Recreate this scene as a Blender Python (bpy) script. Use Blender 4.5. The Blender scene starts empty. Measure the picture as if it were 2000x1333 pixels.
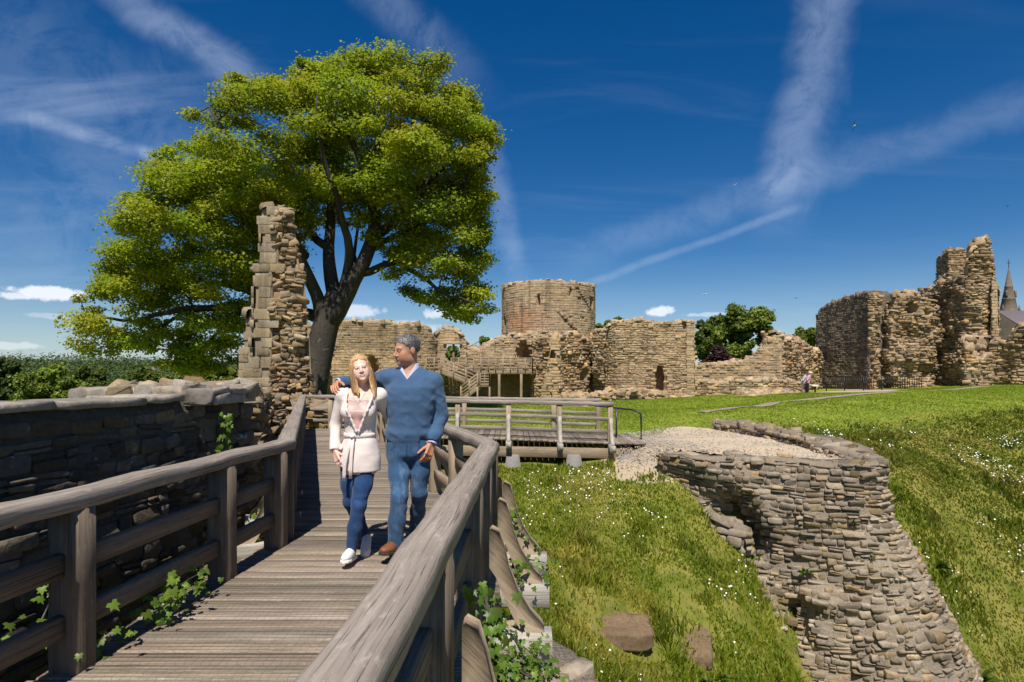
import bpy, math, random
import numpy as np
from mathutils import Vector, Matrix

random.seed(11)
rng = np.random.default_rng(11)
sc = bpy.context.scene
col = sc.collection

# ------------------------------------------------------------------ camera
F, EYE, HOR = 1150.0, 1.5, 728.0        # focal length in photo pixels, eye height, horizon row
cam_d = bpy.data.cameras.new('camera')
cam = bpy.data.objects.new('camera', cam_d)
col.objects.link(cam)
cam.location = (0, 0, EYE)
cam.rotation_euler = (math.radians(90), 0, 0)
cam_d.sensor_width = 36.0
cam_d.lens = 36.0 * F / 2000.0
cam_d.shift_y = (HOR - 666.5) / 2000.0
cam_d.clip_start = 0.05
cam_d.clip_end = 9000
sc.camera = cam

# ------------------------------------------------------------------ sun, sky, exposure
SUN_EL = math.radians(57)
SHADOW_AZ = math.radians(5)            # shadows fall away from the camera and to the right
to_sun = Vector((-math.sin(SHADOW_AZ) * math.cos(SUN_EL), -math.cos(SHADOW_AZ) * math.cos(SUN_EL), math.sin(SUN_EL)))
sun_d = bpy.data.lights.new('sun', 'SUN')
sun_d.energy = 4.6
sun_d.angle = math.radians(0.53)
sun_d.color = (1.0, 0.95, 0.87)
sun = bpy.data.objects.new('sun', sun_d)
sun.rotation_euler = to_sun.to_track_quat('Z', 'Y').to_euler()
sun.location = (-10, -20, 40)
col.objects.link(sun)
sc.view_settings.view_transform = 'Standard'
sc.view_settings.look = 'None'
sc.view_settings.gamma = 1.0
sc.view_settings.use_curve_mapping = False
sc.view_settings.exposure = 0.4
sc.cycles.max_bounces = 6
sc.cycles.transparent_max_bounces = 8
sc.cycles.use_denoising = True


class NT:
    """small helper around a node tree"""
    def __init__(s, nt):
        s.nt = nt
        nt.nodes.clear()

    def n(s, t, **kw):
        nd = s.nt.nodes.new(t)
        for k, v in kw.items():
            setattr(nd, k, v)
        return nd

    def l(s, a, b):
        s.nt.links.new(a, b)

    def put(s, sock, v):
        if isinstance(v, bpy.types.NodeSocket):
            s.l(v, sock)
        elif v is not None:
            if isinstance(v, (tuple, list)) and len(v) == 3 and sock.type == 'RGBA':
                v = (*v, 1)
            sock.default_value = v

    def math(s, op, a, b=None, c=None, clamp=False):
        nd = s.n('ShaderNodeMath', operation=op, use_clamp=clamp)
        for i, v in enumerate((a, b, c)):
            s.put(nd.inputs[i], v)
        return nd.outputs[0]

    def vmath(s, op, a, b=None):
        nd = s.n('ShaderNodeVectorMath', operation=op)
        s.put(nd.inputs[0], a)
        if b is not None:
            s.put(nd.inputs[3 if op == 'SCALE' else 1], b)
        return nd.outputs['Value'] if op in ('DOT_PRODUCT', 'LENGTH') else nd.outputs[0]

    def mix(s, f, a, b, blend='MIX'):
        nd = s.n('ShaderNodeMix', data_type='RGBA', blend_type=blend)
        nd.clamp_factor = True
        s.put(nd.inputs[0], f)
        s.put(nd.inputs[6], a)
        s.put(nd.inputs[7], b)
        return nd.outputs[2]

    def noise(s, vec, scale, detail=4.0, rough=0.55, dist=0.0):
        nd = s.n('ShaderNodeTexNoise')
        s.put(nd.inputs['Vector'], vec)
        nd.inputs['Scale'].default_value = scale
        nd.inputs['Detail'].default_value = detail
        nd.inputs['Roughness'].default_value = rough
        nd.inputs['Distortion'].default_value = dist
        return nd.outputs[0]

    def smooth(s, v, a, b, lo=0.0, hi=1.0):
        nd = s.n('ShaderNodeMapRange', interpolation_type='SMOOTHSTEP')
        s.put(nd.inputs[0], v)
        nd.inputs[1].default_value = a
        nd.inputs[2].default_value = b
        nd.inputs[3].default_value = lo
        nd.inputs[4].default_value = hi
        return nd.outputs[0]

    def scale(s, v, sx, sy, sz):
        nd = s.n('ShaderNodeMapping')
        s.put(nd.inputs[0], v)
        nd.inputs['Scale'].default_value = (sx, sy, sz)
        return nd.outputs[0]

    def ramp(s, f, stops):
        nd = s.n('ShaderNodeValToRGB')
        els = nd.color_ramp.elements
        while len(els) < len(stops):
            els.new(0.5)
        for e, (p, c) in zip(els, stops):
            e.position = p
            e.color = (*c, 1)
        s.put(nd.inputs[0], f)
        return nd.outputs[0]


def pdir(px, py):
    v = Vector(((px - 1000) / F, 1.0, -(py - HOR) / F))
    return v.normalized()


world = bpy.data.worlds.new('World')
sc.world = world
world.use_nodes = True
w = NT(world.node_tree)
sky = w.n('ShaderNodeTexSky', sky_type='NISHITA')
sky.sun_disc = False
sky.sun_elevation = SUN_EL
sky.sun_rotation = math.atan2(to_sun.x, to_sun.y)
sky.altitude = 200
sky.air_density = 1.0
sky.dust_density = 0.25
sky.ozone_density = 5.0
tc = w.n('ShaderNodeTexCoord')
dirv = tc.outputs['Generated']
sep = w.n('ShaderNodeSeparateXYZ')
w.l(dirv, sep.inputs[0])
zup = w.math('MAXIMUM', sep.outputs[2], 0.0)
# project the direction onto a high cloud layer
inv = w.math('DIVIDE', 1.0, w.math('ADD', zup, 0.12))
layer = w.vmath('SCALE', dirv, inv)
rot = w.n('ShaderNodeMapping')
w.l(layer, rot.inputs[0])
rot.inputs['Rotation'].default_value = (0, 0, math.radians(38))
rot.inputs['Scale'].default_value = (0.8, 2.6, 0.0)
cir = w.noise(rot.outputs[0], 1.3, 5, 0.55, 0.8)
cir = w.smooth(cir, 0.47, 0.8)
patch = w.smooth(w.noise(w.scale(layer, 1, 1, 0), 0.55, 2, 0.5), 0.42, 0.68)
leftish = w.smooth(sep.outputs[0], 0.0, -0.55, 0.22, 1.0)
cover = w.math('MULTIPLY', w.math('MULTIPLY', w.math('MULTIPLY', cir, 0.55), leftish), w.math('ADD', w.math('MULTIPLY', patch, 0.75), 0.2))
fine = w.noise(w.scale(dirv, 1.0, 1.0, 1.0), 16.0, 6, 0.7, 0.7)
fine2 = w.noise(dirv, 9.0, 4, 0.6, 0.5)


def contrail(a, b, width, strength, rough=0.6, fade=0.12):
    """a condensation trail: a band about the great circle through two sky directions"""
    A, B = pdir(*a), pdir(*b)
    nrm = A.cross(B).normalized()
    mid = (A + B).normalized()
    along = nrm.cross(mid).normalized()
    half = A.angle(B) / 2
    wob = w.math('MULTIPLY', w.math('SUBTRACT', fine2, 0.5), width * 1.3)
    dist = w.math('ABSOLUTE', w.math('ADD', w.vmath('DOT_PRODUCT', dirv, tuple(nrm)), wob))
    band = w.smooth(dist, width, width * 0.1)
    pos = w.math('ABSOLUTE', w.vmath('DOT_PRODUCT', dirv, tuple(along)))
    seg = w.smooth(pos, math.sin(half) + fade, math.sin(half) - fade * 0.4)
    front = w.math('GREATER_THAN', w.vmath('DOT_PRODUCT', dirv, tuple(mid)), 0.0)
    tex = w.smooth(fine, 0.3, 0.62, 1 - rough, 1.0)
    m = w.math('MULTIPLY', w.math('MULTIPLY', band, seg), w.math('MULTIPLY', tex, front))
    return w.math('MULTIPLY', m, strength * 0.54)


trails = [contrail((230, -20), (500, 165), 0.035, 0.55, 0.5), contrail((60, 235), (330, 312), 0.014, 0.5, 0.5, 0.04),
          contrail((1625, -60), (1535, 390), 0.055, 0.5, 0.6, 0.08), contrail((2050, 190), (1180, 480), 0.036, 0.26, 0.6),
          contrail((1540, 415), (1160, 548), 0.010, 0.36, 0.5, 0.04),
          contrail((720, -40), (860, 110), 0.05, 0.3, 0.8), contrail((960, 300), (1005, 520), 0.03, 0.36, 0.7, 0.05),
          contrail((0, 480), (260, 330), 0.09, 0.22, 0.9), contrail((-60, 120), (330, 240), 0.13, 0.2, 0.9),
          contrail((1340, 640), (1480, 600), 0.006, 0.4, 0.5, 0.03)]
for t in trails:
    cover = w.math('ADD', cover, t)


def puff(p, rx, rz, strength):
    """a small fair-weather cumulus: a ragged blob in sky direction"""
    A = pdir(*p)
    nd = w.n('ShaderNodeVectorMath', operation='SUBTRACT')
    w.l(dirv, nd.inputs[0])
    nd.inputs[1].default_value = tuple(A)
    v = w.scale(nd.outputs[0], 1 / rx, 1 / rx, 1 / rz)
    r = w.vmath('LENGTH', v)
    r = w.math('ADD', r, w.math('MULTIPLY', w.math('SUBTRACT', w.noise(dirv, 60, 5, 0.6), 0.5), 1.5))
    return w.math('MULTIPLY', w.smooth(r, 1.0, 0.55), strength)


puffs = None
for p in [((88, 573), .05, .010, .7), ((30, 578), .025, .007, .6), ((1289, 608), .025, .010, .65), ((690, 606), .05, .014, .5), ((880, 612), .05, .014, .55),
          ((760, 640), .10, .014, .35), ((100, 618), .03, .005, .2), ((330, 682), .10, .006, .3), ((20, 676), .04, .006, .3), ((1380, 615), .05, .004, .3)]:
    q = puff(*p)
    puffs = q if puffs is None else w.math('MAXIMUM', puffs, q)
low = w.smooth(sep.outputs[2], 0.20, 0.0, 0.0, 0.30)
hs = w.n('ShaderNodeHueSaturation')
hs.inputs['Hue'].default_value = 0.506
hs.inputs['Saturation'].default_value = 1.36
hs.inputs['Value'].default_value = 0.9
w.l(sky.outputs[0], hs.inputs['Color'])
skyc = w.mix(low, hs.outputs[0], (6.2, 8.0, 10.0))
skyc = w.mix(w.math('MINIMUM', cover, 0.8), skyc, (6.0, 7.2, 9.6))
skyc = w.mix(puffs, skyc, (12.5, 12.5, 12.8))
bg = w.n('ShaderNodeBackground')
w.l(skyc, bg.inputs[0])
bg.inputs[1].default_value = 0.07
wo = w.n('ShaderNodeOutputWorld')
w.l(bg.outputs[0], wo.inputs[0])

# ------------------------------------------------------------------ helpers


def W(px, py, d):
    """world point seen at photo pixel (px, py) at depth d"""
    return np.array([(px - 1000) / F * d, d, EYE - (py - HOR) / F * d])


def XZ(px, d):
    return (px - 1000) / F * d


def ss(a, b, x):
    t = np.clip((x - a) / (b - a), 0, 1)
    return t * t * (3 - 2 * t)




def vnoise(p, seed=0):
    p = np.asarray(p, float)
    fl = np.floor(p)
    f = (p - fl).astype(np.float32)
    i = fl.astype(np.int64).astype(np.uint32)
    u = f * f * (3 - 2 * f)
    A, B, C = np.uint32(374761393), np.uint32(668265263), np.uint32(2147483647)
    sd = np.uint32((seed * 974711) & 0xFFFFFFFF)
    hx = [i[..., 0] * A + sd, (i[..., 0] + np.uint32(1)) * A + sd]
    hy = [i[..., 1] * B, (i[..., 1] + np.uint32(1)) * B]
    hz = [i[..., 2] * C, (i[..., 2] + np.uint32(1)) * C]
    ux, uy, uz = u[..., 0], u[..., 1], u[..., 2]

    def cor(a, b, c):
        h = hx[a] + hy[b] + hz[c]
        h = (h ^ (h >> np.uint32(13))) * np.uint32(1274126177)
        h = (h ^ (h >> np.uint32(16))) & np.uint32(0xFFFF)
        return h.astype(np.float32)
    r = []
    for dx in (0, 1):
        e = []
        for dy in (0, 1):
            a0 = cor(dx, dy, 0)
            e.append(a0 + (cor(dx, dy, 1) - a0) * uz)
        r.append(e[0] + (e[1] - e[0]) * uy)
    return (r[0] + (r[1] - r[0]) * ux).astype(np.float64) * (2 / 65535.0) - 1


def fbm(p, seed=0, oct=3):
    p = np.asarray(p, float)
    r, a, s = 0, 1.0, 1.0
    for o in range(oct):
        r = r + a * vnoise(p * s, seed + o * 17)
        a *= 0.5
        s *= 2.03
    return r


def inv_parent(parent):
    return Matrix.Translation(-Vector(parent.location)) if parent is not None and parent.type == 'EMPTY' else Matrix.Identity(4)


def set_parent(o, parent):
    if parent is not None:
        o.parent = parent
        o.matrix_parent_inverse = inv_parent(parent)


def mesh_data(name, V, polys, smooth=False, tint=None, lc=None, mats=None, mat_index=None):
    V = np.ascontiguousarray(V, dtype=np.float32)
    me = bpy.data.meshes.new(name)
    polys = [np.asarray(p, dtype=np.int32) for p in polys if len(p)]
    loops = np.concatenate([p.ravel() for p in polys])
    tot = np.concatenate([np.full(len(p), p.shape[1], np.int32) for p in polys])
    start = np.concatenate([[0], np.cumsum(tot)[:-1]]).astype(np.int32)
    me.vertices.add(len(V))
    me.vertices.foreach_set('co', V.ravel())
    me.loops.add(len(loops))
    me.loops.foreach_set('vertex_index', loops)
    me.polygons.add(len(tot))
    me.polygons.foreach_set('loop_start', start)
    me.polygons.foreach_set('loop_total', tot)
    if smooth:
        me.polygons.foreach_set('use_smooth', np.ones(len(tot), bool))
    if mat_index is not None:
        me.polygons.foreach_set('material_index', np.asarray(mat_index, np.int32))
    me.update(calc_edges=True)
    if tint is None:
        tint = np.ones((len(V), 3))
    if tint is not None:
        t = np.asarray(tint, np.float32)
        if t.ndim == 1:
            t = np.repeat(t[:, None], 3, 1)
        c = np.ones((len(V), 4), np.float32)
        c[:, :3] = t
        a = me.attributes.new('tint', 'FLOAT_COLOR', 'POINT')
        a.data.foreach_set('color', c.ravel())
    if lc is not None:
        a = me.attributes.new('lc', 'FLOAT_VECTOR', 'POINT')
        a.data.foreach_set('vector', np.asarray(lc, np.float32).ravel())
    for m in (mats or []):
        me.materials.append(m)
    return me


def link(name, data, parent=None, matrix=None):
    o = bpy.data.objects.new(name, data)
    col.objects.link(o)
    set_parent(o, parent)
    if matrix is not None:
        o.matrix_basis = matrix
    return o


def mk(name, V, polys, m, parent=None, smooth=False, tint=None, lc=None):
    return link(name, mesh_data(name, V, polys, smooth, tint, lc, [m]), parent)


def tag(o, label=None, cat=None, group=None, kind=None):
    if label:
        o['label'] = label
    if cat:
        o['category'] = cat
    if group:
        o['group'] = group
    if kind:
        o['kind'] = kind
    return o


def thing(name, loc, label, cat, group=None):
    o = bpy.data.objects.new(name, None)
    o.empty_display_size = 0.2
    o.location = tuple(float(v) for v in loc)
    col.objects.link(o)
    return tag(o, label, cat, group)


class Geo:
    """collects pieces into one mesh"""
    def __init__(s):
        s.V, s.T, s.Q, s.L, s.C = [], [], [], [], []
        s.nv = 0

    def add(s, V, tris=None, quads=None, lc=None, tint=None):
        V = np.asarray(V, float)
        n = len(V)
        s.V.append(V)
        if tris is not None and len(tris):
            s.T.append(np.asarray(tris) + s.nv)
        if quads is not None and len(quads):
            s.Q.append(np.asarray(quads) + s.nv)
        s.L.append(np.zeros((n, 3)) if lc is None else np.asarray(lc, float))
        if tint is None:
            tint = np.ones((n, 3))
        tint = np.asarray(tint, float)
        if tint.ndim == 1:
            tint = np.tile(tint, (n, 1)) if tint.size == 3 else np.repeat(tint[:, None], 3, 1)
        s.C.append(tint)
        s.nv += n
        return s

    def build(s, name, m, parent=None, smooth=False):
        polys = []
        if s.T:
            polys.append(np.concatenate(s.T))
        if s.Q:
            polys.append(np.concatenate(s.Q))
        return mk(name, np.concatenate(s.V), polys, m, parent, smooth, np.concatenate(s.C), np.concatenate(s.L))


def unit(v):
    v = np.asarray(v, float)
    return v / max(1e-9, np.linalg.norm(v))


def sweep(P, prof, up=(0, 0, 1), scale=None, jitter=0.0, seed=0, lc0=None, cap=True):
    """sweep a closed 2-D profile (side, up) along polyline P with mitred corners; returns V, tris, quads, lc"""
    P = np.asarray(P, float)
    n, k = len(P), len(prof)
    prof = np.asarray(prof, float)
    up = np.asarray(up, float)
    V, L = [], []
    s = 0.0
    off = rng.uniform(0, 50, 3) if lc0 is None else lc0
    for i in range(n):
        a = unit(P[i] - P[i - 1]) if i > 0 else unit(P[1] - P[0])
        b = unit(P[i + 1] - P[i]) if i < n - 1 else a
        if i == 0:
            a = b
        t = unit(a + b)
        side = np.cross(t, up)
        if np.linalg.norm(side) < 1e-3:
            side = np.cross(t, (0, 1, 0))
        side = unit(side)
        u = unit(np.cross(side, t))
        c = max(0.35, float(np.dot(t, a)))
        if i > 0:
            s += np.linalg.norm(P[i] - P[i - 1])
        sc_ = 1.0 if scale is None else scale[i]
        pr = prof * sc_
        V.append(P[i] + pr[:, :1] * side / c + pr[:, 1:] * u)
        L.append(np.stack([np.full(k, s), pr[:, 0], pr[:, 1]], 1))
    V = np.concatenate(V)
    L = np.concatenate(L)
    if jitter:
        V = V + jitter * np.stack([vnoise(V * 6 + 9.1, seed), vnoise(V * 6 + 31.7, seed + 1), vnoise(V * 6 + 57.3, seed + 2)], 1)
    Q = []
    for i in range(n - 1):
        for j in range(k):
            Q.append((i * k + j, i * k + (j + 1) % k, (i + 1) * k + (j + 1) % k, (i + 1) * k + j))
    T = []
    if cap:
        for j in range(1, k - 1):
            T.append((0, j + 1, j))
            T.append(((n - 1) * k, (n - 1) * k + j, (n - 1) * k + j + 1))
    return V, np.array(T).reshape(-1, 3), np.array(Q), L + off


def rect_prof(wd, h, ch=0.012, round_top=0.0):
    a, b = wd / 2, h / 2
    if round_top:
        pts = [(-a + ch, -b), (a - ch, -b), (a, -b + ch), (a, b - round_top)]
        for t in np.linspace(0, math.pi / 2, 4)[1:]:
            pts.append((a - round_top * 1.6 * (1 - math.cos(t)), b - round_top + round_top * math.sin(t)))
        pts2 = [(-x, z) for x, z in pts[3:][::-1]]
        return pts + pts2 + [(-a, -b + ch)]
    return [(-a + ch, -b), (a - ch, -b), (a, -b + ch), (a, b - ch), (a - ch, b), (-a + ch, b), (-a, b - ch), (-a, -b + ch)]


def circ_prof(r, k=8):
    return [(r * math.cos(2 * math.pi * j / k), r * math.sin(2 * math.pi * j / k)) for j in range(k)]


def beam(name, p0, p1, wd, h, m, parent, ch=0.012, up=(0, 0, 1), seg=3, jit=0.004, tint=None):
    p0, p1 = np.asarray(p0, float), np.asarray(p1, float)
    P = [p0 + (p1 - p0) * t for t in np.linspace(0, 1, seg + 1)]
    V, T, Q, L = sweep(P, rect_prof(wd, h, ch), up, jitter=jit, seed=int(rng.integers(1000)))
    c = np.ones((len(V), 3)) * (rng.uniform(0.82, 1.12) if tint is None else tint)
    return mk(name, V, [T, Q], m, parent, False, c, L)


def tube(name, P, r, m, parent, k=8, smooth=True, scale=None):
    V, T, Q, L = sweep(P, circ_prof(r, k), scale=scale)
    return mk(name, V, [T, Q], m, parent, smooth, None, L)

# ------------------------------------------------------------------ materials
def new_mat(name, rough=0.9, spec=0.25):
    m = bpy.data.materials.new(name)
    m.use_nodes = True
    t = NT(m.node_tree)
    b = t.n('ShaderNodeBsdfPrincipled')
    o = t.n('ShaderNodeOutputMaterial')
    t.l(b.outputs[0], o.inputs[0])
    b.inputs['Roughness'].default_value = rough
    b.inputs['Specular IOR Level'].default_value = spec
    return m, t, b, o


def bump(t, b, height, strength, dist):
    nd = t.n('ShaderNodeBump')
    nd.inputs['Strength'].default_value = strength
    nd.inputs['Distance'].default_value = dist
    t.l(height, nd.inputs['Height'])
    t.l(nd.outputs[0], b.inputs['Normal'])


def tinted(t, c):
    at = t.n('ShaderNodeAttribute', attribute_name='tint')
    oi = t.n('ShaderNodeObjectInfo')
    c = t.mix(1.0, c, at.outputs['Color'], 'MULTIPLY')
    return t.mix(1.0, c, oi.outputs['Color'], 'MULTIPLY')


def plain(name, c, rough=0.8, spec=0.3, var=0.12, scale=8.0, metal=0.0):
    m, t, b, o = new_mat(name, rough, spec)
    pos = t.n('ShaderNodeNewGeometry').outputs['Position']
    n = t.noise(pos, scale, 4)
    cc = t.mix(n, tuple(x * (1 - var) for x in c), tuple(min(1, x * (1 + var)) for x in c))
    t.l(tinted(t, cc), b.inputs['Base Color'])
    b.inputs['Metallic'].default_value = metal
    return m


def stone_mat(name, c1, c2, c3, fine=22.0, streak=0.0, lichen=0.25, bstr=0.6, bdist=0.02, big=0.5, dark=(0.07, 0.065, 0.055)):
    m, t, b, o = new_mat(name, 0.92, 0.2)
    pos = t.n('ShaderNodeNewGeometry').outputs['Position']
    n1 = t.noise(pos, big, 4, 0.6)
    n2 = t.noise(pos, fine, 6, 0.65)
    c = t.ramp(n1, [(0.3, c1), (0.52, c2), (0.72, c3)])
    c = t.mix(t.smooth(n2, 0.32, 0.7, 0.0, 0.6), c, tuple(x * 0.45 for x in c2))
    if lichen:
        n3 = t.noise(pos, fine * 0.28, 5, 0.7)
        c = t.mix(t.smooth(n3, 0.6, 0.74, 0.0, lichen), c, (0.52, 0.51, 0.47))
        n4 = t.noise(pos, fine * 0.12, 5, 0.7)
        c = t.mix(t.smooth(n4, 0.56, 0.72, 0.0, lichen * 1.6), c, dark)
    if streak:
        sv = t.scale(pos, 1.3, 1.3, 0.09)
        n5 = t.noise(sv, 1.0, 5, 0.65)
        c = t.mix(t.smooth(n5, 0.5, 0.68, 0.0, streak), c, dark)
    t.l(tinted(t, c), b.inputs['Base Color'])
    bump(t, b, n2, bstr, bdist)
    return m


def wood_mat(name, c1, c2, c3, wire=False, bstr=0.5):
    m, t, b, o = new_mat(name, 0.85, 0.25)
    lc = t.n('ShaderNodeAttribute', attribute_name='lc').outputs['Vector']
    g1 = t.noise(t.scale(lc, 1.6, 38, 38), 1.0, 6, 0.7, 0.4)
    g2 = t.noise(t.scale(lc, 2.2, 130, 130), 1.0, 4, 0.65, 0.3)
    g3 = t.noise(t.scale(lc, 1.2, 3.0, 3.0), 1.0, 4, 0.6)
    c = t.ramp(g1, [(0.28, c1), (0.5, c2), (0.72, c3)])
    c = t.mix(t.smooth(g3, 0.4, 0.68, 0.0, 0.55), c, tuple(x * 0.62 for x in c2))
    g4 = t.noise(t.scale(lc, 14.0, 30, 30), 1.0, 5, 0.7)
    c = t.mix(t.smooth(g4, 0.55, 0.7, 0.0, 0.35), c, tuple(min(1, x * 1.35) for x in c3))
    cr = t.smooth(g2, 0.58, 0.70, 0.0, 0.75)
    c = t.mix(cr, c, tuple(x * 0.35 for x in c1))
    hgt = t.math('SUBTRACT', t.math('MULTIPLY', g1, 0.8), cr)
    if wire:
        pos = t.n('ShaderNodeNewGeometry').outputs['Position']
        vo = t.n('ShaderNodeTexVoronoi', feature='DISTANCE_TO_EDGE')
        t.put(vo.inputs['Vector'], t.scale(pos, 22, 27, 0))
        vo.inputs['Scale'].default_value = 1.0
        vo.inputs['Randomness'].default_value = 0.35
        ln = t.smooth(vo.outputs[0], 0.09, 0.03, 0.0, 0.3)
        c = t.mix(ln, c, (0.05, 0.042, 0.035))
        # tread grooves along the board
        sp = t.n('ShaderNodeSeparateXYZ')
        t.l(lc, sp.inputs[0])
        gr = t.math('SINE', t.math('MULTIPLY', sp.outputs[1], 2 * math.pi / 0.035))
        c = t.mix(t.smooth(gr, 0.35, 0.9, 0.0, 0.5), c, tuple(x * 0.4 for x in c1))
        hgt = t.math('SUBTRACT', hgt, t.math('MULTIPLY', gr, 0.35))
    t.l(tinted(t, c), b.inputs['Base Color'])
    bump(t, b, hgt, bstr, 0.008)
    return m


def leaf_mat(name, c1, c2, trans=0.35, rough=0.55):
    m, t, b, o = new_mat(name, rough, 0.3)
    pos = t.n('ShaderNodeNewGeometry').outputs['Position']
    n = t.noise(pos, 1.3, 3)
    c = tinted(t, t.mix(t.smooth(n, 0.35, 0.65), c1, c2))
    t.l(c, b.inputs['Base Color'])
    tr = t.n('ShaderNodeBsdfTranslucent')
    t.l(t.mix(0.5, c, (c2[0] * 1.3, c2[1] * 1.3, c2[2] * 0.6)), tr.inputs[0])
    mx = t.n('ShaderNodeMixShader')
    mx.inputs[0].default_value = trans
    t.l(b.outputs[0], mx.inputs[1])
    t.l(tr.outputs[0], mx.inputs[2])
    t.l(mx.outputs[0], o.inputs[0])
    return m


M = {}
M['rubble'] = stone_mat('rubble_stone', (0.235, 0.185, 0.135), (0.32, 0.255, 0.185), (0.40, 0.33, 0.24), 20, 0, 0.4)
M['mortar'] = stone_mat('lime_mortar', (0.25, 0.20, 0.15), (0.33, 0.265, 0.195), (0.40, 0.33, 0.25), 34, 0, 0.2, 0.9, 0.03)
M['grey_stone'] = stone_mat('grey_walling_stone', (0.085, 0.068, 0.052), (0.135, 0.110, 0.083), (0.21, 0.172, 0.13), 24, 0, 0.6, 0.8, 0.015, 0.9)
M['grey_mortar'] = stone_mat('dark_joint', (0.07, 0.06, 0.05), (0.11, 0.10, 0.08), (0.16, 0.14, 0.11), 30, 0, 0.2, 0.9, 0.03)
M['coping'] = stone_mat('pale_coping', (0.27, 0.225, 0.175), (0.38, 0.325, 0.262), (0.48, 0.42, 0.345), 14, 0, 0.8, 0.7, 0.015, 1.6, (0.10, 0.09, 0.08))
M['ashlar'] = stone_mat('dressed_sandstone', (0.27, 0.205, 0.135), (0.37, 0.29, 0.195), (0.46, 0.37, 0.255), 18, 0.5, 0.55, 0.5, 0.015)
M['core'] = stone_mat('rubble_core', (0.27, 0.19, 0.115), (0.37, 0.27, 0.165), (0.45, 0.35, 0.225), 16, 0, 0.45, 0.8, 0.03)
M['castle'] = stone_mat('castle_stone', (0.38, 0.272, 0.165), (0.48, 0.352, 0.218), (0.56, 0.43, 0.275), 7, 0.55, 0.3, 0.6, 0.05, 0.22)
M['castle_core'] = stone_mat('castle_rubble', (0.34, 0.24, 0.145), (0.45, 0.325, 0.20), (0.54, 0.41, 0.265), 6, 0.2, 0.4, 0.8, 0.08, 0.3)
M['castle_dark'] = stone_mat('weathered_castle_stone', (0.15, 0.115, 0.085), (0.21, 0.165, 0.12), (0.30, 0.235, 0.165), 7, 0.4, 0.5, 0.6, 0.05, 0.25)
M['church'] = stone_mat('church_stone', (0.17, 0.13, 0.095), (0.22, 0.17, 0.12), (0.27, 0.21, 0.15), 3, 0.4, 0.2)
M['slate'] = plain('slate_roof', (0.16, 0.13, 0.135), 0.7, 0.3, 0.2, 2.0)
M['deck'] = wood_mat('deck_boards', (0.175, 0.137, 0.102), (0.30, 0.242, 0.186), (0.41, 0.34, 0.268), wire=True)
M['rail'] = wood_mat('weathered_oak', (0.19, 0.150, 0.118), (0.305, 0.252, 0.205), (0.41, 0.350, 0.295), bstr=0.8)
M['post'] = wood_mat('dark_oak', (0.10, 0.074, 0.052), (0.17, 0.128, 0.09), (0.25, 0.195, 0.14), bstr=0.7)
M['brace'] = wood_mat('brown_oak', (0.21, 0.155, 0.10), (0.31, 0.235, 0.155), (0.41, 0.33, 0.235), bstr=0.6)
M['pale_wood'] = wood_mat('bleached_oak', (0.30, 0.26, 0.21), (0.43, 0.385, 0.325), (0.55, 0.50, 0.435), bstr=0.7)
M['stair_wood'] = wood_mat('stair_timber', (0.21, 0.155, 0.10), (0.29, 0.215, 0.14), (0.37, 0.285, 0.19))
M['concrete'] = plain('concrete', (0.38, 0.35, 0.31), 0.9, 0.2, 0.2, 9)
M['iron'] = plain('black_iron', (0.012, 0.012, 0.014), 0.5, 0.4, 0.2)
M['blue_tube'] = plain('painted_tube', (0.018, 0.022, 0.03), 0.35, 0.5, 0.2)
M['bark'] = stone_mat('bark', (0.04, 0.035, 0.028), (0.068, 0.058, 0.047), (0.10, 0.085, 0.068), 9, 0, 0.3, 0.9, 0.04)
M['white_paint'] = plain('white_paint', (0.75, 0.74, 0.72), 0.6, 0.3, 0.05)
M['sycamore'] = leaf_mat('sycamore_leaf', (0.20, 0.265, 0.014), (0.34, 0.385, 0.022), 0.52)
M['leaf'] = leaf_mat('green_leaf', (0.085, 0.13, 0.018), (0.15, 0.195, 0.024), 0.35)
M['copper'] = leaf_mat('copper_leaf', (0.035, 0.014, 0.014), (0.06, 0.022, 0.02), 0.2)
M['conifer'] = leaf_mat('woodland', (0.035, 0.06, 0.016), (0.075, 0.105, 0.024), 0.2)
M['ivy'] = leaf_mat('ivy_leaf', (0.10, 0.17, 0.02), (0.17, 0.25, 0.03), 0.32, 0.4)
M['grass'] = leaf_mat('grass_blade', (0.20, 0.262, 0.020), (0.29, 0.332, 0.031), 0.5)
M['petal'] = plain('daisy_petal', (0.82, 0.82, 0.78), 0.8, 0.2, 0.03)
M['pebble'] = plain('pebble', (0.33, 0.29, 0.24), 0.9, 0.2, 0.25, 30)


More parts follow.
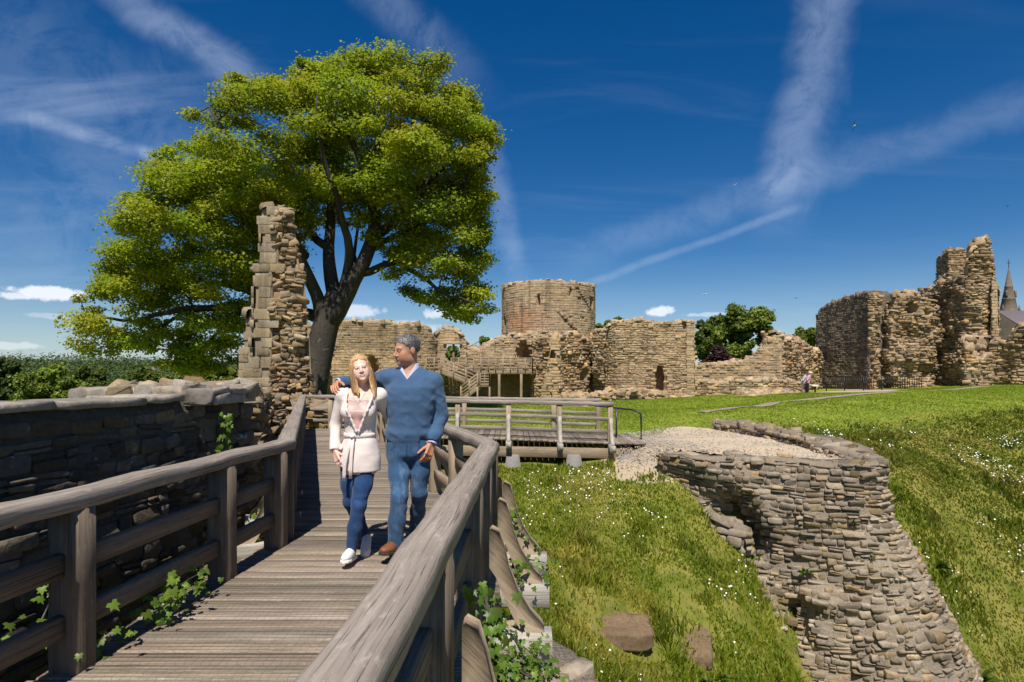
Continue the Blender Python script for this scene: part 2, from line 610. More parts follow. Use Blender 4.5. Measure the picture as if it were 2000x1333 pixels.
def ground_mat():
    m, t, b, o = new_mat('ground', 0.95, 0.15)
    pos = t.n('ShaderNodeNewGeometry').outputs['Position']
    at = t.n('ShaderNodeAttribute', attribute_name='tint')      # r: rough grass, g: gravel, b: far fields
    sp = t.n('ShaderNodeSeparateColor')
    t.l(at.outputs['Color'], sp.inputs[0])
    n1 = t.noise(pos, 0.35, 4, 0.6)
    n2 = t.noise(pos, 9.0, 5, 0.7)
    n3 = t.noise(pos, 60.0, 3, 0.7)
    n4 = t.noise(pos, 1.6, 4, 0.6)
    lawn = t.mix(t.smooth(n1, 0.35, 0.65), (0.19, 0.245, 0.026), (0.265, 0.295, 0.042))
    lawn = t.mix(t.smooth(n2, 0.42, 0.75, 0, 0.6), lawn, (0.15, 0.20, 0.020))
    lawn = t.mix(t.smooth(n4, 0.5, 0.72, 0, 0.5), lawn, (0.24, 0.205, 0.05))
    lawn = t.mix(t.smooth(t.noise(t.scale(pos, 1.0, 0.35, 1.0), 0.9, 4, 0.6), 0.5, 0.7, 0, 0.45), lawn, (0.11, 0.155, 0.02))
    rough = t.mix(t.smooth(n4, 0.36, 0.62), (0.12, 0.15, 0.016), (0.25, 0.225, 0.05))
    rough = t.mix(t.smooth(n2, 0.52, 0.7, 0, 0.8), rough, (0.20, 0.155, 0.075))
    c = t.mix(sp.outputs[0], lawn, rough)
    grav = t.mix(t.smooth(n3, 0.3, 0.7), (0.36, 0.27, 0.18), (0.55, 0.44, 0.31))
    c = t.mix(t.smooth(t.math('ADD', sp.outputs[1], t.math('MULTIPLY', t.math('SUBTRACT', n2, 0.5), 0.5)), 0.4, 0.6), c, grav)
    nf = t.noise(pos, 0.004, 4, 0.6)
    far = t.ramp(nf, [(0.35, (0.03, 0.055, 0.02)), (0.5, (0.06, 0.10, 0.03)), (0.6, (0.12, 0.13, 0.05)), (0.68, (0.04, 0.07, 0.025))])
    c = t.mix(sp.outputs[2], c, far)
    dist = t.vmath('LENGTH', pos)
    c = t.mix(t.smooth(dist, 1500, 2300), c, (0.115, 0.125, 0.19))     # heather moor on the skyline, with bluish distance haze painted into its colour
    t.l(c, b.inputs['Base Color'])
    bump(t, b, t.math('ADD', n3, n2), 0.6, 0.04)
    return m


def gravel_mat():
    m, t, b, o = new_mat('gravel_surface', 0.95, 0.15)
    pos = t.n('ShaderNodeNewGeometry').outputs['Position']
    n1 = t.noise(pos, 0.9, 4, 0.6)
    vo = t.n('ShaderNodeTexVoronoi')
    t.put(vo.inputs['Vector'], pos)
    vo.inputs['Scale'].default_value = 38
    n3 = t.noise(pos, 45.0, 3, 0.7)
    c = t.mix(t.smooth(n1, 0.38, 0.62), (0.56, 0.41, 0.26), (0.49, 0.39, 0.28))
    sp = t.n('ShaderNodeSeparateColor')
    t.l(vo.outputs['Color'], sp.inputs[0])
    c = t.mix(t.smooth(sp.outputs[0], 0.1, 0.9, 0, 0.6), c, (0.57, 0.48, 0.37))
    c = t.mix(t.smooth(n3, 0.58, 0.72, 0, 0.3), c, (0.30, 0.24, 0.18))
    at = t.n('ShaderNodeAttribute', attribute_name='tint')
    c = t.mix(1.0, c, at.outputs['Color'], 'MULTIPLY')
    t.l(c, b.inputs['Base Color'])
    bump(t, b, t.math('ADD', vo.outputs['Distance'], n3), 0.7, 0.02)
    return m


M['ground'] = ground_mat()
M['gravel'] = gravel_mat()

# ------------------------------------------------------------------ ground
CP = np.array([
    # ditch under and beside the bridge
    (0, 0, -2.2), (-3, 0, -2.8), (3, 0, -4), (-2, 4, -2.6), (0.4, 4.0, -2.0), (0.5, 5.6, -2.1), (-5, 4, -2.8), (-4, 8, -2.6), (-2.5, 10, -2.0), (-1, 12, -1.15),
    # bank in front of the cross span
    (0.83, 8, -1.78), (0.79, 7, -2.15), (1.3, 7.5, -2.42), (2.85, 8.2, -2.85), (1.24, 9.5, -1.57), (0, 13.9, -0.62), (1.4, 13.7, -0.62), (3.0, 11.5, -1.25), (2.17, 12.5, -0.9),
    (2.69, 10.3, -1.83), (3.83, 9.8, -2.3), (4.2, 9.0, -3.1), (4.4, 11.2, -2.2), (5.0, 10.2, -3.8), (3.0, 13.2, -0.42), (0.0, 11.2, -1.2),
    (5.5, 8, -4.3), (8, 8, -4.9), (3, 5, -3.5), (6, 10, -4.4), (7.6, 9.9, -4.5), (2, 2, -3.8), (8, 3, -5.2),
    # bank beyond the bastion
    (9.16, 13.5, -0.87), (8.87, 12, -2.3), (8.4, 10.5, -4.0), (12.2, 14, -1.81), (9.57, 11, -4.2), (19.1, 22, 0.31), (14.1, 18, -0.41), (13.6, 20, 0.12), (10.3, 18.5, -0.2),
    (9.25, 19, 0.02), (9.4, 15.5, -0.41), (8.4, 14.6, -0.35), (7.7, 12.9, -1.1),
    # under the gravel platform
    (5.5, 14, -0.5), (4.5, 12.9, -0.65), (6.4, 13, -0.6), (6.0, 11.8, -1.6), (5.8, 18.2, -0.12), (7.4, 16.2, -0.18), (4.5, 16, -0.35),
    # lawn
    (7.3, 28, -0.25), (4.35, 20, -0.1), (0, 22, -0.3), (-4, 24, -0.25), (15.2, 38, 0.11), (20.5, 41, -0.18), (31.3, 40, 0.56), (34.8, 40, 0.67), (0, 45, -0.7), (10, 45, -0.6),
    (25, 48, 0), (40, 48, 0.8), (50, 30, 1.2), (40, 15, 0.8), (20, 10, -1.9), (25, 12, -0.5), (18, 5, -4.7), (30, 0, -2), (0, 60, -0.8), (30, 60, 0.2),
    # left of the bridge
    (-5.5, 16.5, -0.7), (-8.5, 25, 0.2), (-8, 20, -0.4), (-7, 12, -2.2), (-14, 20, -1), (-12, 45, -0.3), (-16, 30, -0.8), (-14, 10, -4), (-20, 40, -2), (-20, 20, -6),
    (-3, 17.5, -0.45), (1.5, 16.5, -0.4), (3, 15, -0.35), (-9, 6, -3), (-8, 0, -3)], float)


def _tps(r2):
    return np.where(r2 > 1e-9, 0.5 * r2 * np.log(r2 + 1e-12), 0)


def _fit():
    X = CP[:, :2]
    n = len(X)
    r2 = ((X[:, None] - X[None]) ** 2).sum(-1)
    A = np.zeros((n + 3, n + 3))
    A[:n, :n] = _tps(r2) + np.eye(n) * 0.15
    A[:n, n] = 1
    A[:n, n + 1:] = X
    A[n:, :n] = A[:n, n:].T
    return np.linalg.solve(A, np.concatenate([CP[:, 2], np.zeros(3)]))


TPSW = _fit()


def zg(x, y):
    """height of the ground"""
    x = np.atleast_1d(np.asarray(x, float))
    y = np.atleast_1d(np.asarray(y, float))
    sh = x.shape
    x, y = x.ravel(), y.ravel()
    cx, cy = np.clip(x, -20, 50), np.clip(y, -3, 60)
    z = np.full(len(x), TPSW[-3]) + TPSW[-2] * cx + TPSW[-1] * cy
    for (px, py, _), wgt in zip(CP, TPSW[:-3]):
        z = z + wgt * _tps((cx - px) ** 2 + (cy - py) ** 2)
    z = np.clip(z, -6.5, 1.6)
    pn = np.stack([x, y, np.zeros_like(x)], 1)
    z = z + 0.05 * fbm(pn * 0.9, 3, 2) * ss(14, 10, np.abs(y - 12) * 0.9)
    r = np.hypot(x, y)
    left = ss(14, 60, -x)
    valley = -3 - 27 * ss(10, 90, -x - 14) + 28 * ss(170, 620, r) + 46 * ss(1500, 2600, r) + 6 * fbm(pn * 0.006, 5, 3) * ss(80, 300, r)
    out = ss(0, 22, np.maximum(np.maximum(np.abs(x - 15) - 35, 0), np.maximum(y - 60, -3 - y)))
    farz = left * valley + (1 - left) * (-1.0 + 0.0 * r)
    return (z * (1 - out) + farz * out).reshape(sh)


def axis(lo, hi, step, far):
    core = np.arange(lo, hi + 1e-6, step)
    g, s = [], step
    a = hi
    while a < far:
        s *= 1.22
        a += s
        g.append(a)
    h, s = [], step
    a = lo
    while a > -far:
        s *= 1.22
        a -= s
        h.append(a)
    return np.concatenate([h[::-1], core, g])


DIRT = [(XZ(1190, 8.3), 8.35, 0.75, 0.45), (XZ(1345, 8.9), 9.0, 0.42, 0.75), (XZ(1330, 9.8), 9.9, 0.4, 0.4), (XZ(1440, 9.6), 9.5, 0.3, 0.25), (XZ(1150, 10.4), 10.4, 0.5, 0.25)]     # bare earth on the bank


def build_ground():
    xs = axis(-6, 22, 0.22, 4200)
    ys = axis(3, 30, 0.22, 4200)
    gx, gy = np.meshgrid(xs, ys)
    gz = zg(gx, gy)
    nx, ny = len(xs), len(ys)
    V = np.stack([gx.ravel(), gy.ravel(), gz.ravel()], 1)
    idx = np.arange(nx * ny).reshape(ny, nx)
    Q = np.stack([idx[:-1, :-1].ravel(), idx[:-1, 1:].ravel(), idx[1:, 1:].ravel(), idx[1:, :-1].ravel()], 1)
    x, y = V[:, 0], V[:, 1]
    # rough (unmown) grass on the banks, lawn elsewhere
    edge = np.interp(x, [-10, 3, 6, 9, 12, 16, 25, 40], [16.5, 16.0, 17.2, 17.2, 18.6, 19.6, 24, 30])
    rough = ss(1.2, -0.8, y - edge + 0.8 * fbm(V * 0.6, 8, 2))
    gravel = np.maximum(ss(1.2, 0.6, np.hypot((x - 3.2) / 1.3, (y - 13.4) / 1.2)), 0)
    gravel = np.maximum(gravel, ss(1.15, 0.9, np.hypot((x - 23.5) / 4.5, (y - 43.5) / 3.2)))
    for bx, by, ra, rb in DIRT:
        rough = np.maximum(rough, 1.0 * ss(1.25, 0.55, np.hypot((x - bx) / ra, (y - by) / rb)))
    r = np.hypot(x, y)
    farm = np.maximum(ss(60, 120, r), ss(18, 30, -x))
    return tag(mk('ground', V, [Q], M['ground'], None, True, np.stack([rough, gravel, farm], 1)), kind='structure')


ground = build_ground()

# ------------------------------------------------------------------ masonry
NT_ST = 28


def templates(style, seed):
    g = np.random.default_rng(seed)
    out = []
    for k in range(NT_ST):
        if style == 'ashlar':
            c = 0.03
            ring = np.array([(-.5 + c, -.5), (.5 - c, -.5), (.5, -.5 + c), (.5, .5 - c), (.5 - c, .5), (-.5 + c, .5), (-.5, .5 - c), (-.5, -.5 + c)])
            ring = ring + g.normal(0, 0.009, ring.shape)
            fs, fj = 0.95, 0.01
        else:
            cx, cy = g.uniform(0.04, 0.20, 4), g.uniform(0.06, 0.30, 4)
            ring = np.array([(-.5 + cx[0], -.5), (.5 - cx[1], -.5), (.5, -.5 + cy[1]), (.5, .5 - cy[2]), (.5 - cx[2], .5), (-.5 + cx[3], .5), (-.5, .5 - cy[3]), (-.5, -.5 + cy[0])])
            ring = ring + g.normal(0, 0.028, ring.shape)
            fs, fj = g.uniform(0.84, 0.96), 0.03
        z = np.ones(8)
        back = np.column_stack([ring, -0.8 * z])
        if style == 'ashlar':
            mid = np.column_stack([ring, 0.86 * z])
            fr = np.column_stack([ring * fs + g.normal(0, fj, ring.shape), 0.95 + g.normal(0, 0.03, 8)])
            cen = np.array([[0, 0, 1.0]])
        else:
            sl = g.normal(0, 0.28, 2)                   # broken faces: flat but tilted
            frxy = ring * fs + g.normal(0, fj, ring.shape)
            pl = 0.95 + frxy @ sl + g.normal(0, 0.07, 8)
            mid = np.column_stack([ring, np.clip(pl - g.uniform(0.06, 0.35, 8), 0.1, 1.2)])
            fr = np.column_stack([frxy, pl])
            cc = g.normal(0, 0.14, 2)
            cen = np.array([[cc[0], cc[1], 0.98 + cc @ sl + g.normal(0, 0.08)]])
        out.append(np.concatenate([back, mid, fr, cen]))
    return np.array(out)


TPL = {'rubble': templates('rubble', 3), 'ashlar': templates('ashlar', 4)}
ST_Q = np.array([(r * 8 + j, r * 8 + (j + 1) % 8, (r + 1) * 8 + (j + 1) % 8, (r + 1) * 8 + j) for r in range(2) for j in range(8)])
ST_T = np.array([(16 + j, 16 + (j + 1) % 8, 24) for j in range(8)])
_tpl_mesh = {}


def tpl_mesh(style, k, m):
    key = (style, k, m.name)
    if key not in _tpl_mesh:
        V = TPL[style][k]
        _tpl_mesh[key] = mesh_data('stone', V, [ST_T, ST_Q], False, np.ones((len(V), 3)), None, [m])
    return _tpl_mesh[key]


class Stones:
    def __init__(s):
        s.p, s.t, s.u, s.n, s.s, s.c = [], [], [], [], [], []

    def add(s, p, t, u, n, size, c):
        s.p.append(p); s.t.append(t); s.u.append(u); s.n.append(n); s.s.append(size); s.c.append(c)

    def build(s, parent, m, style='rubble', nobj=300, minpx=9.0, piece='stone', rest='small_stones', minside=0.0):
        if not s.p:
            return
        p, t, u, n, sz, c = (np.asarray(a, float) for a in (s.p, s.t, s.u, s.n, s.s, s.c))
        d = np.maximum(p[:, 1], 0.5)
        px = 1000 + F * p[:, 0] / d
        py = HOR - F * (p[:, 2] - EYE) / d
        area = np.sqrt(sz[:, 0] * sz[:, 1]) * F / d
        facing = np.einsum('ij,ij->i', n, np.array([0, 0, EYE]) - p) > 0
        ok = (px > -30) & (px < 2030) & (py > -30) & (py < 1360) & (p[:, 1] > 0.5) & (area > minpx) & facing
        ok &= p[:, 2] > zg(p[:, 0], p[:, 1]) - 0.1
        order = np.argsort(-(area * ok))
        nk = min(nobj, int(ok.sum()))
        sel = np.zeros(len(p), bool)
        sel[order[:nk]] = True
        k = rng.integers(0, NT_ST, len(p))
        for i in np.where(sel)[0]:
            o = link(piece, tpl_mesh(style, int(k[i]), m), parent,
                     Matrix(((t[i, 0] * sz[i, 0], u[i, 0] * sz[i, 1], n[i, 0] * sz[i, 2], p[i, 0]), (t[i, 1] * sz[i, 0], u[i, 1] * sz[i, 1], n[i, 1] * sz[i, 2], p[i, 1]),
                             (t[i, 2] * sz[i, 0], u[i, 2] * sz[i, 1], n[i, 2] * sz[i, 2], p[i, 2]), (0, 0, 0, 1))))
            o.color = (*c[i], 1)
        r = np.where(~sel)[0]
        if len(r):
            tv = TPL[style][k[r]]
            V = p[r][:, None] + tv[..., 0:1] * (t[r] * sz[r, 0:1])[:, None] + tv[..., 1:2] * (u[r] * sz[r, 1:2])[:, None] + tv[..., 2:3] * (n[r] * sz[r, 2:3])[:, None]
            off = (np.arange(len(r)) * 25)[:, None, None]
            o = mk(rest, V.reshape(-1, 3), [(ST_T[None] + off).reshape(-1, 3), (ST_Q[None] + off).reshape(-1, 4)], m, parent, False, np.repeat(c[r], 25, 0))
            o['kind'] = 'stuff'


def stone_tint(g, warm=0.12, lo=0.62, hi=1.3):
    b = g.uniform(lo, hi)
    q = max(-0.03, g.normal(0.03, warm))
    return (b * (1 + 0.5 * q), b, b * (1 - 1.0 * q))


class Path:
    def __init__(s, pts, step):
        pts = np.asarray(pts, float)
        seg = np.linalg.norm(np.diff(pts, axis=0), axis=1)
        s.cum = np.concatenate([[0], np.cumsum(seg)])
        s.pts = pts
        s.len = s.cum[-1]
        d = np.diff(pts, axis=0) / seg[:, None]
        s.sn = np.stack([d[:, 1], -d[:, 0]], 1)
        vn = np.concatenate([s.sn[:1], s.sn[:-1] + s.sn[1:], s.sn[-1:]])
        s.vn = vn / np.linalg.norm(vn, axis=1)[:, None]
        n = max(2, int(round(s.len / step)) + 1)
        s.us = np.unique(np.concatenate([np.linspace(0, s.len, n), s.cum]))

    def at(s, u):
        return np.stack([np.interp(u, s.cum, s.pts[:, 0]), np.interp(u, s.cum, s.pts[:, 1])], -1)

    def nrm(s, u):
        v = np.stack([np.interp(u, s.cum, s.vn[:, 0]), np.interp(u, s.cum, s.vn[:, 1])], -1)
        return v / np.linalg.norm(v, axis=-1, keepdims=True)

    def seg_n(s, u):
        i = np.clip(np.searchsorted(s.cum, u, side='right') - 1, 0, len(s.sn) - 1)
        return s.sn[i]


def wall(parent, path, top, base, thick, core, face, course=(0.2, 0.3), length=(0.3, 0.6), style='rubble', dep=(0.03, 0.09), offs=None, openings=(), step=0.25, jag=0.12,
         nobj=0, minpx=9.0, seed=1, gap=0.02, tint=(0.62, 1.3), caps=True, tilt=0.05, zstep=0.25, smoothn=False, piece='stone', core_name='wall_core', warm=0.12, cap_size=(0.2, 0.5),
         back=False, skip=None, tintf=None, flush=-0.01, split=0.22, cap_dep=(0.06, 0.2), expand=False, njit=0.09, miss=0.0):
    """a masonry wall: a core with a ragged top, faced with single stones laid in courses"""
    g = np.random.default_rng(seed)
    pa = Path(path, step)
    topf = top if callable(top) else (lambda u: np.interp(u, [q[0] for q in top], [q[1] for q in top]))
    basef = base if callable(base) else (lambda u: np.full(np.shape(u), float(base)))
    offf = offs if offs is not None else (lambda u, z: np.zeros(np.broadcast(u, z).shape))

    def offset(u, z):
        o = offf(u, z)
        for (u0, u1, z0, z1, arch, depth) in openings:
            zz = z1 - arch * ((u - (u0 + u1) / 2) / ((u1 - u0) / 2)) ** 2
            ins = (u > u0) & (u < u1) & (z > z0) & (z < zz)
            o = np.where(ins, np.minimum(o, -depth), o)
        return o

    us = pa.us
    jg = jag * np.round(vnoise(np.stack([us * 1.9, np.full_like(us, seed * 3.1), us * 0], 1), seed) * 2.2) / 2.2
    tz = topf(us) + jg
    bz = basef(us)
    nv = max(2, int((tz - bz).max() / zstep) + 1)
    vv = np.linspace(0, 1, nv)
    Z = bz[None] + vv[:, None] * (tz - bz)[None]
    U = np.broadcast_to(us, Z.shape)
    P2, N2 = pa.at(us), pa.nrm(us)
    O = offset(U, Z) + flush
    O = O + 0.02 * vnoise(np.stack([U * 2.2, Z * 2.2, np.full_like(U, seed)], -1), seed)
    front = np.stack([P2[None, :, 0] + N2[None, :, 0] * O, P2[None, :, 1] + N2[None, :, 1] * O, Z], -1)
    bk = np.stack([np.broadcast_to(P2[:, 0] - N2[:, 0] * thick, Z.shape), np.broadcast_to(P2[:, 1] - N2[:, 1] * thick, Z.shape), Z], -1)
    nu = len(us)
    V = np.concatenate([front.reshape(-1, 3), bk.reshape(-1, 3)])
    fi = np.arange(nv * nu).reshape(nv, nu)
    bi = fi + nv * nu
    q = lambda a: np.stack([a[:-1, :-1].ravel(), a[:-1, 1:].ravel(), a[1:, 1:].ravel(), a[1:, :-1].ravel()], 1)
    strip = lambda a, b: np.stack([a[:-1], a[1:], b[1:], b[:-1]], 1)
    Q = np.concatenate([q(fi), q(bi)[:, ::-1], strip(fi[-1], bi[-1]), strip(bi[:, 0], fi[:, 0])[:, ::-1], strip(fi[:, -1], bi[:, -1])[:, ::-1]])
    ct = np.ones((len(V), 3))
    mk(core_name, V, [Q], core, parent, False, ct)
    st = Stones()
    z = float(bz.min())
    zmax = float(tz.max())
    while z < zmax:
        h = g.uniform(*course)
        zc = z + h / 2
        u = g.uniform(-0.3, 0) * length[0]
        while u < pa.len:
            ln = g.uniform(*length) * (1.5 if g.random() < 0.08 else 1.0)
            ex = 1.0
            if expand and 0.06 < u < pa.len - 0.06:
                ue = np.array([u - 0.05, u + 0.05])
                pe = pa.at(ue) + pa.nrm(ue) * offf(ue, np.array([zc, zc]))[:, None]
                ex = min(6.0, max(0.6, float(np.linalg.norm(pe[1] - pe[0])) / 0.1))
            lu = ln / ex
            uc = u + lu / 2
            u += lu
            if uc > pa.len + 0.02 or uc < 0:
                continue
            uu = np.array([uc])
            t_ = float(np.interp(uc, us, tz))
            if zc + h * 0.35 > t_ or zc < float(basef(uu)[0]) - 0.05:
                continue
            if (skip is not None and skip(uc, zc)) or g.random() < miss:
                continue
            if openings:
                inside = False
                for (u0, u1, z0, z1, arch, depth) in openings:
                    zz = z1 - arch * ((uc - (u0 + u1) / 2) / ((u1 - u0) / 2)) ** 2
                    if u0 - ln * 0.3 < uc < u1 + ln * 0.3 and z0 < zc < zz + 0.05:
                        inside = True
                if inside:
                    continue
            o = float(offf(uu, np.array([zc]))[0])
            nn = pa.nrm(uu)[0] if smoothn else pa.seg_n(uu)[0]
            nm = np.array([nn[0], nn[1], 0.0])
            xy = pa.at(uu)[0]
            on = pa.nrm(uu)[0]
            hj = g.uniform(0.82, 1.05) if style == 'rubble' else 1.0
            tt = np.array([-nn[1], nn[0], 0.0])
            ang = g.normal(0, tilt) if style == 'rubble' else g.normal(0, 0.004)
            up = np.array([0, 0, 1.0])
            t2 = tt * math.cos(ang) + up * math.sin(ang)
            u2 = up * math.cos(ang) - tt * math.sin(ang)
            if style == 'rubble':
                nm = unit(nm + g.normal(0, njit, 3))
            c = np.array(stone_tint(g, warm, *tint))
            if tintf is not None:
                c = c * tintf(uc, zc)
            ctr = np.array([xy[0] + on[0] * o, xy[1] + on[1] * o, zc + (g.normal(0, 0.012) if style == 'rubble' else 0)])
            rr_ = g.random()
            if style == 'rubble' and rr_ < split and h > course[0] * 1.15:
                fr = g.uniform(0.35, 0.65)
                for s_, f_ in ((-1, fr), (1, 1 - fr)):
                    st.add(ctr + u2 * s_ * h * (1 - f_) / 2, t2, u2, nm, (max(0.03, ln - gap), max(0.025, h * f_ - gap), g.uniform(*dep)), c * g.uniform(0.8, 1.2))
            else:
                big = 1.0 + (0.55 if style == 'rubble' and rr_ > 0.95 else 0.0)
                st.add(ctr, t2, u2, nm, (max(0.03, ln - gap), max(0.03, h * hj * big - gap), g.uniform(*dep) * (1 + 0.25 * (big - 1))), c)
        z += h
    st.build(parent, face, style, nobj, minpx, piece)
    if caps:
        cs = Stones()
        u = 0.0
        while u < pa.len:
            slp = float(np.interp(u + 0.06, us, tz) - np.interp(u - 0.06, us, tz)) / 0.12
            slp = 0.0 if abs(slp) < 0.6 else max(-8.0, min(8.0, slp))
            for k in range(max(1, int(thick / 0.45))):
                a = g.uniform(*cap_size)
                n_ = pa.nrm(np.array([u]))[0]
                xy = pa.at(np.array([u]))[0] - n_ * g.uniform(0.05, thick)
                zt = float(np.interp(u, us, tz))
                an = g.uniform(0, 6.28)
                nm = unit(unit(np.array([slp * n_[1], -slp * n_[0], 1.0])) + g.normal(0, 0.2, 3))
                t_ = unit(np.cross(nm, np.array([math.cos(an), math.sin(an), 0])))
                u_ = np.cross(nm, t_)
                cs.add(np.array([xy[0], xy[1], zt - 0.02]), t_, u_, nm, (a, a * g.uniform(0.55, 0.9), g.uniform(*cap_dep)), stone_tint(g, warm, *tint))
            u += g.uniform(*cap_size) * 0.8 / math.sqrt(1 + slp * slp)
        cs.build(parent, face, 'rubble', 0, 9, piece, 'top_stones')
    return pa

# ------------------------------------------------------------------ timber footbridge
LNEAR = lambda y: -2.22 + 0.095 * (y - 2.99)
RNEAR = lambda y: -0.330 + 0.0386 * (y - 1.47)
KL, KR = (-2.02, 5.26), (-0.19, 5.10)
YN, YF = 13.8, 15.7                    # near and far side of the cross span
LC = (KL[0] - 0.34 * (YF - KL[1]), YF)
RC = (KR[0] - 0.34 * (YN - KR[1]), YN)
XEND = 2.30                            # last railing post of the cross span
DECK_END = 3.15


def xl(y):
    return LNEAR(y) if y < KL[1] else KL[0] - 0.34 * (y - KL[1])


def xr(y):
    return RNEAR(y) if y < KR[1] else KR[0] - 0.34 * (y - KR[1])


def zdeck(x):
    return -0.02 - 0.14 * float(ss(-1.5, 3.2, np.array(x)))


bridge = thing('footbridge', (-1.2, 5.0, 0.0), 'weathered timber footbridge with chunky handrails and boarded deck crossing the ditch', 'footbridge')


def plank(p0, p1, wd, dirn):
    th = 0.05
    dz = rng.normal(0, 0.0025)
    p0 = np.array([*p0[:2], p0[2] - th / 2 + dz])
    p1 = np.array([*p1[:2], p1[2] - th / 2 + dz + rng.normal(0, 0.002)])
    b = rng.uniform(0.7, 1.2)
    beam('plank', p0, p1, wd, th, M['deck'], bridge, 0.006, seg=2, jit=0.0015, tint=np.array([b * rng.uniform(.98, 1.04), b, b * rng.uniform(.93, 1.03)]))


PW = 0.142
y = -0.6
while y < YF + 0.05:
    x0, x1 = xl(y) - 0.13, xr(y) + 0.13
    if y > YN - 0.12:
        x1 = RC[0] + 0.02
    plank((x0 + rng.normal(0, 0.015), y + rng.normal(0, 0.002), 0.0), (x1 + rng.normal(0, 0.015), y + rng.normal(0, 0.002), 0.0), PW - 0.009 - abs(rng.normal(0, 0.004)), 0)
    y += PW
x = RC[0] + 0.02 + PW / 2 + 0.004
while x < DECK_END:
    plank((x, YN - 0.12, zdeck(x) + 0.02), (x, YF + 0.12, zdeck(x) + 0.02), PW - 0.009, 1)
    x += PW

RT = 0.91                              # handrail top
HP = rect_prof(0.162, 0.092, 0.012, 0.026)


def handrail(P, z=RT - 0.0475, name='handrail'):
    pts = []
    for (a, b) in zip(P[:-1], P[1:]):
        n = max(2, int(math.dist(a, b) / 0.14))
        for t in np.linspace(0, 1, n, endpoint=False):
            pts.append((a[0] + (b[0] - a[0]) * t, a[1] + (b[1] - a[1]) * t, z + 0.004 * math.sin(7 * (a[0] + b[1] * t)) + (b[2] * t + a[2] * (1 - t) if len(a) > 2 else 0)))
    pts.append((P[-1][0], P[-1][1], z + (P[-1][2] if len(P[-1]) > 2 else 0)))
    V, T, Q, L = sweep(pts, HP, jitter=0.005, seed=int(rng.integers(99)))
    V = V + 0.0035 * np.stack([vnoise(V * 19 + 3, 5), vnoise(V * 19 + 9, 6), vnoise(V * 19 + 17, 7)], 1)
    return mk(name, V, [T, Q], M['rail'], bridge, False, np.ones((len(V), 3)) * rng.uniform(0.92, 1.05), L)


left_near = [(LNEAR(-0.6), -0.6), KL]
left_far = [KL, LC]
right_near = [(RNEAR(-0.6), -0.6), KR]
right_far = [KR, RC]
handrail([left_near[0], KL, LC])
handrail([right_near[0], KR, RC])
handrail([(RC[0] + 0.095, RC[1] - 0.0, 0), (XEND + 0.08, YN, -0.10)])
handrail([(LC[0] + 0.095, LC[1], 0), (XEND + 0.08, YF, -0.10)])


def brace_mesh(m):
    """curved knee brace in the (out, up) plane, 8 cm thick"""
    o = [(0.02, 0.60), (0.085, 0.575), (0.125, 0.48), (0.165, 0.36), (0.24, 0.23), (0.34, 0.12), (0.43, 0.05), (0.46, 0.015), (0.455, -0.005), (0.27, -0.005), (0.2, 0.08), (0.12, 0.2), (0.06, 0.31), (0.0, 0.37), (0.0, 0.585)]
    o = np.array(o) * np.array([0.70, 1.0])
    n = len(o)
    V = np.concatenate([np.column_stack([o[:, 0], np.full(n, -0.042), o[:, 1]]), np.column_stack([o[:, 0], np.full(n, 0.042), o[:, 1]])])
    Q = [(i, (i + 1) % n, n + (i + 1) % n, n + i) for i in range(n)]
    # strip triangulation between outer and inner edge
    outer = list(range(0, 9))
    inner = [14, 14, 13, 13, 12, 11, 11, 10, 9]
    T = []
    for (a, b), (c, d) in zip(zip(outer[:-1], outer[1:]), zip(inner[:-1], inner[1:])):
        T.append((a, b, c))
        if c != d:
            T.append((b, d, c))
    T = np.array(T)
    T2 = np.concatenate([T, T[:, ::-1] + n])
    L = np.column_stack([(V[:, 0] - V[:, 2]) * 0.7, V[:, 1], (V[:, 0] + V[:, 2]) * 0.7])
    return mesh_data('brace', V, [T2, np.array(Q)], False, np.ones((2 * n, 3)), L, [m])


BR = brace_mesh(M['brace'])
BR_PALE = brace_mesh(M['pale_wood'])


def posts(a, b, dists, outdir, brace=True, pale=False, zof=lambda p: 0.0, size=(0.13, 0.15), mat='post', rails=True, rail_mat='post', endrail=(True, True), bmat=None, rt=RT, rh=0.115):
    a, b = np.array(a, float), np.array(b, float)
    d = unit(b - a)
    ang = math.atan2(d[1], d[0])
    out = np.array([d[1], -d[0]]) * outdir
    P = [a + d * s for s in dists]
    for p in P:
        z0 = zof(p)
        beam('post', (p[0], p[1], z0 - 0.32), (p[0], p[1], rt - 0.0955), size[0], size[1], M[mat], bridge, 0.012, up=(d[0], d[1], 0), seg=3, tint=rng.uniform(.85, 1.15))
        if brace:
            e = p + out * size[1] / 2
            oa = math.atan2(out[1], out[0])
            link('brace', BR_PALE if pale else BR, bridge, Matrix.Translation((e[0], e[1], z0 - 0.015)) @ Matrix.Rotation(oa, 4, 'Z'))
            e0, e1 = p - out * 0.25, p + out * (size[1] / 2 + 0.37)
            beam('outrigger', (e0[0], e0[1], z0 - 0.105), (e1[0], e1[1], z0 - 0.105), 0.125, 0.17, M['pale_wood'], bridge, 0.014, seg=3, jit=0.006)
    if rails:
        ext = [a + d * (dists[0] if not endrail[0] else 0.0)] + P + [b if endrail[1] else P[-1]]
        for zr in (0.545, 0.245):
            for p, q in zip(ext[:-1], ext[1:]):
                if np.linalg.norm(q - p) < 0.15:
                    continue
                e = unit(q - p) * 0.05
                beam('rail', (*(p + e), zr + zof(p) * 0.9), (*(q - e), zr + zof(q) * 0.9), 0.055, rh, M[rail_mat], bridge, 0.01, seg=3)
    return P


def along(a, b, ys):
    return [(yv - a[1]) / (b[1] - a[1]) * math.dist(a, b) for yv in ys]


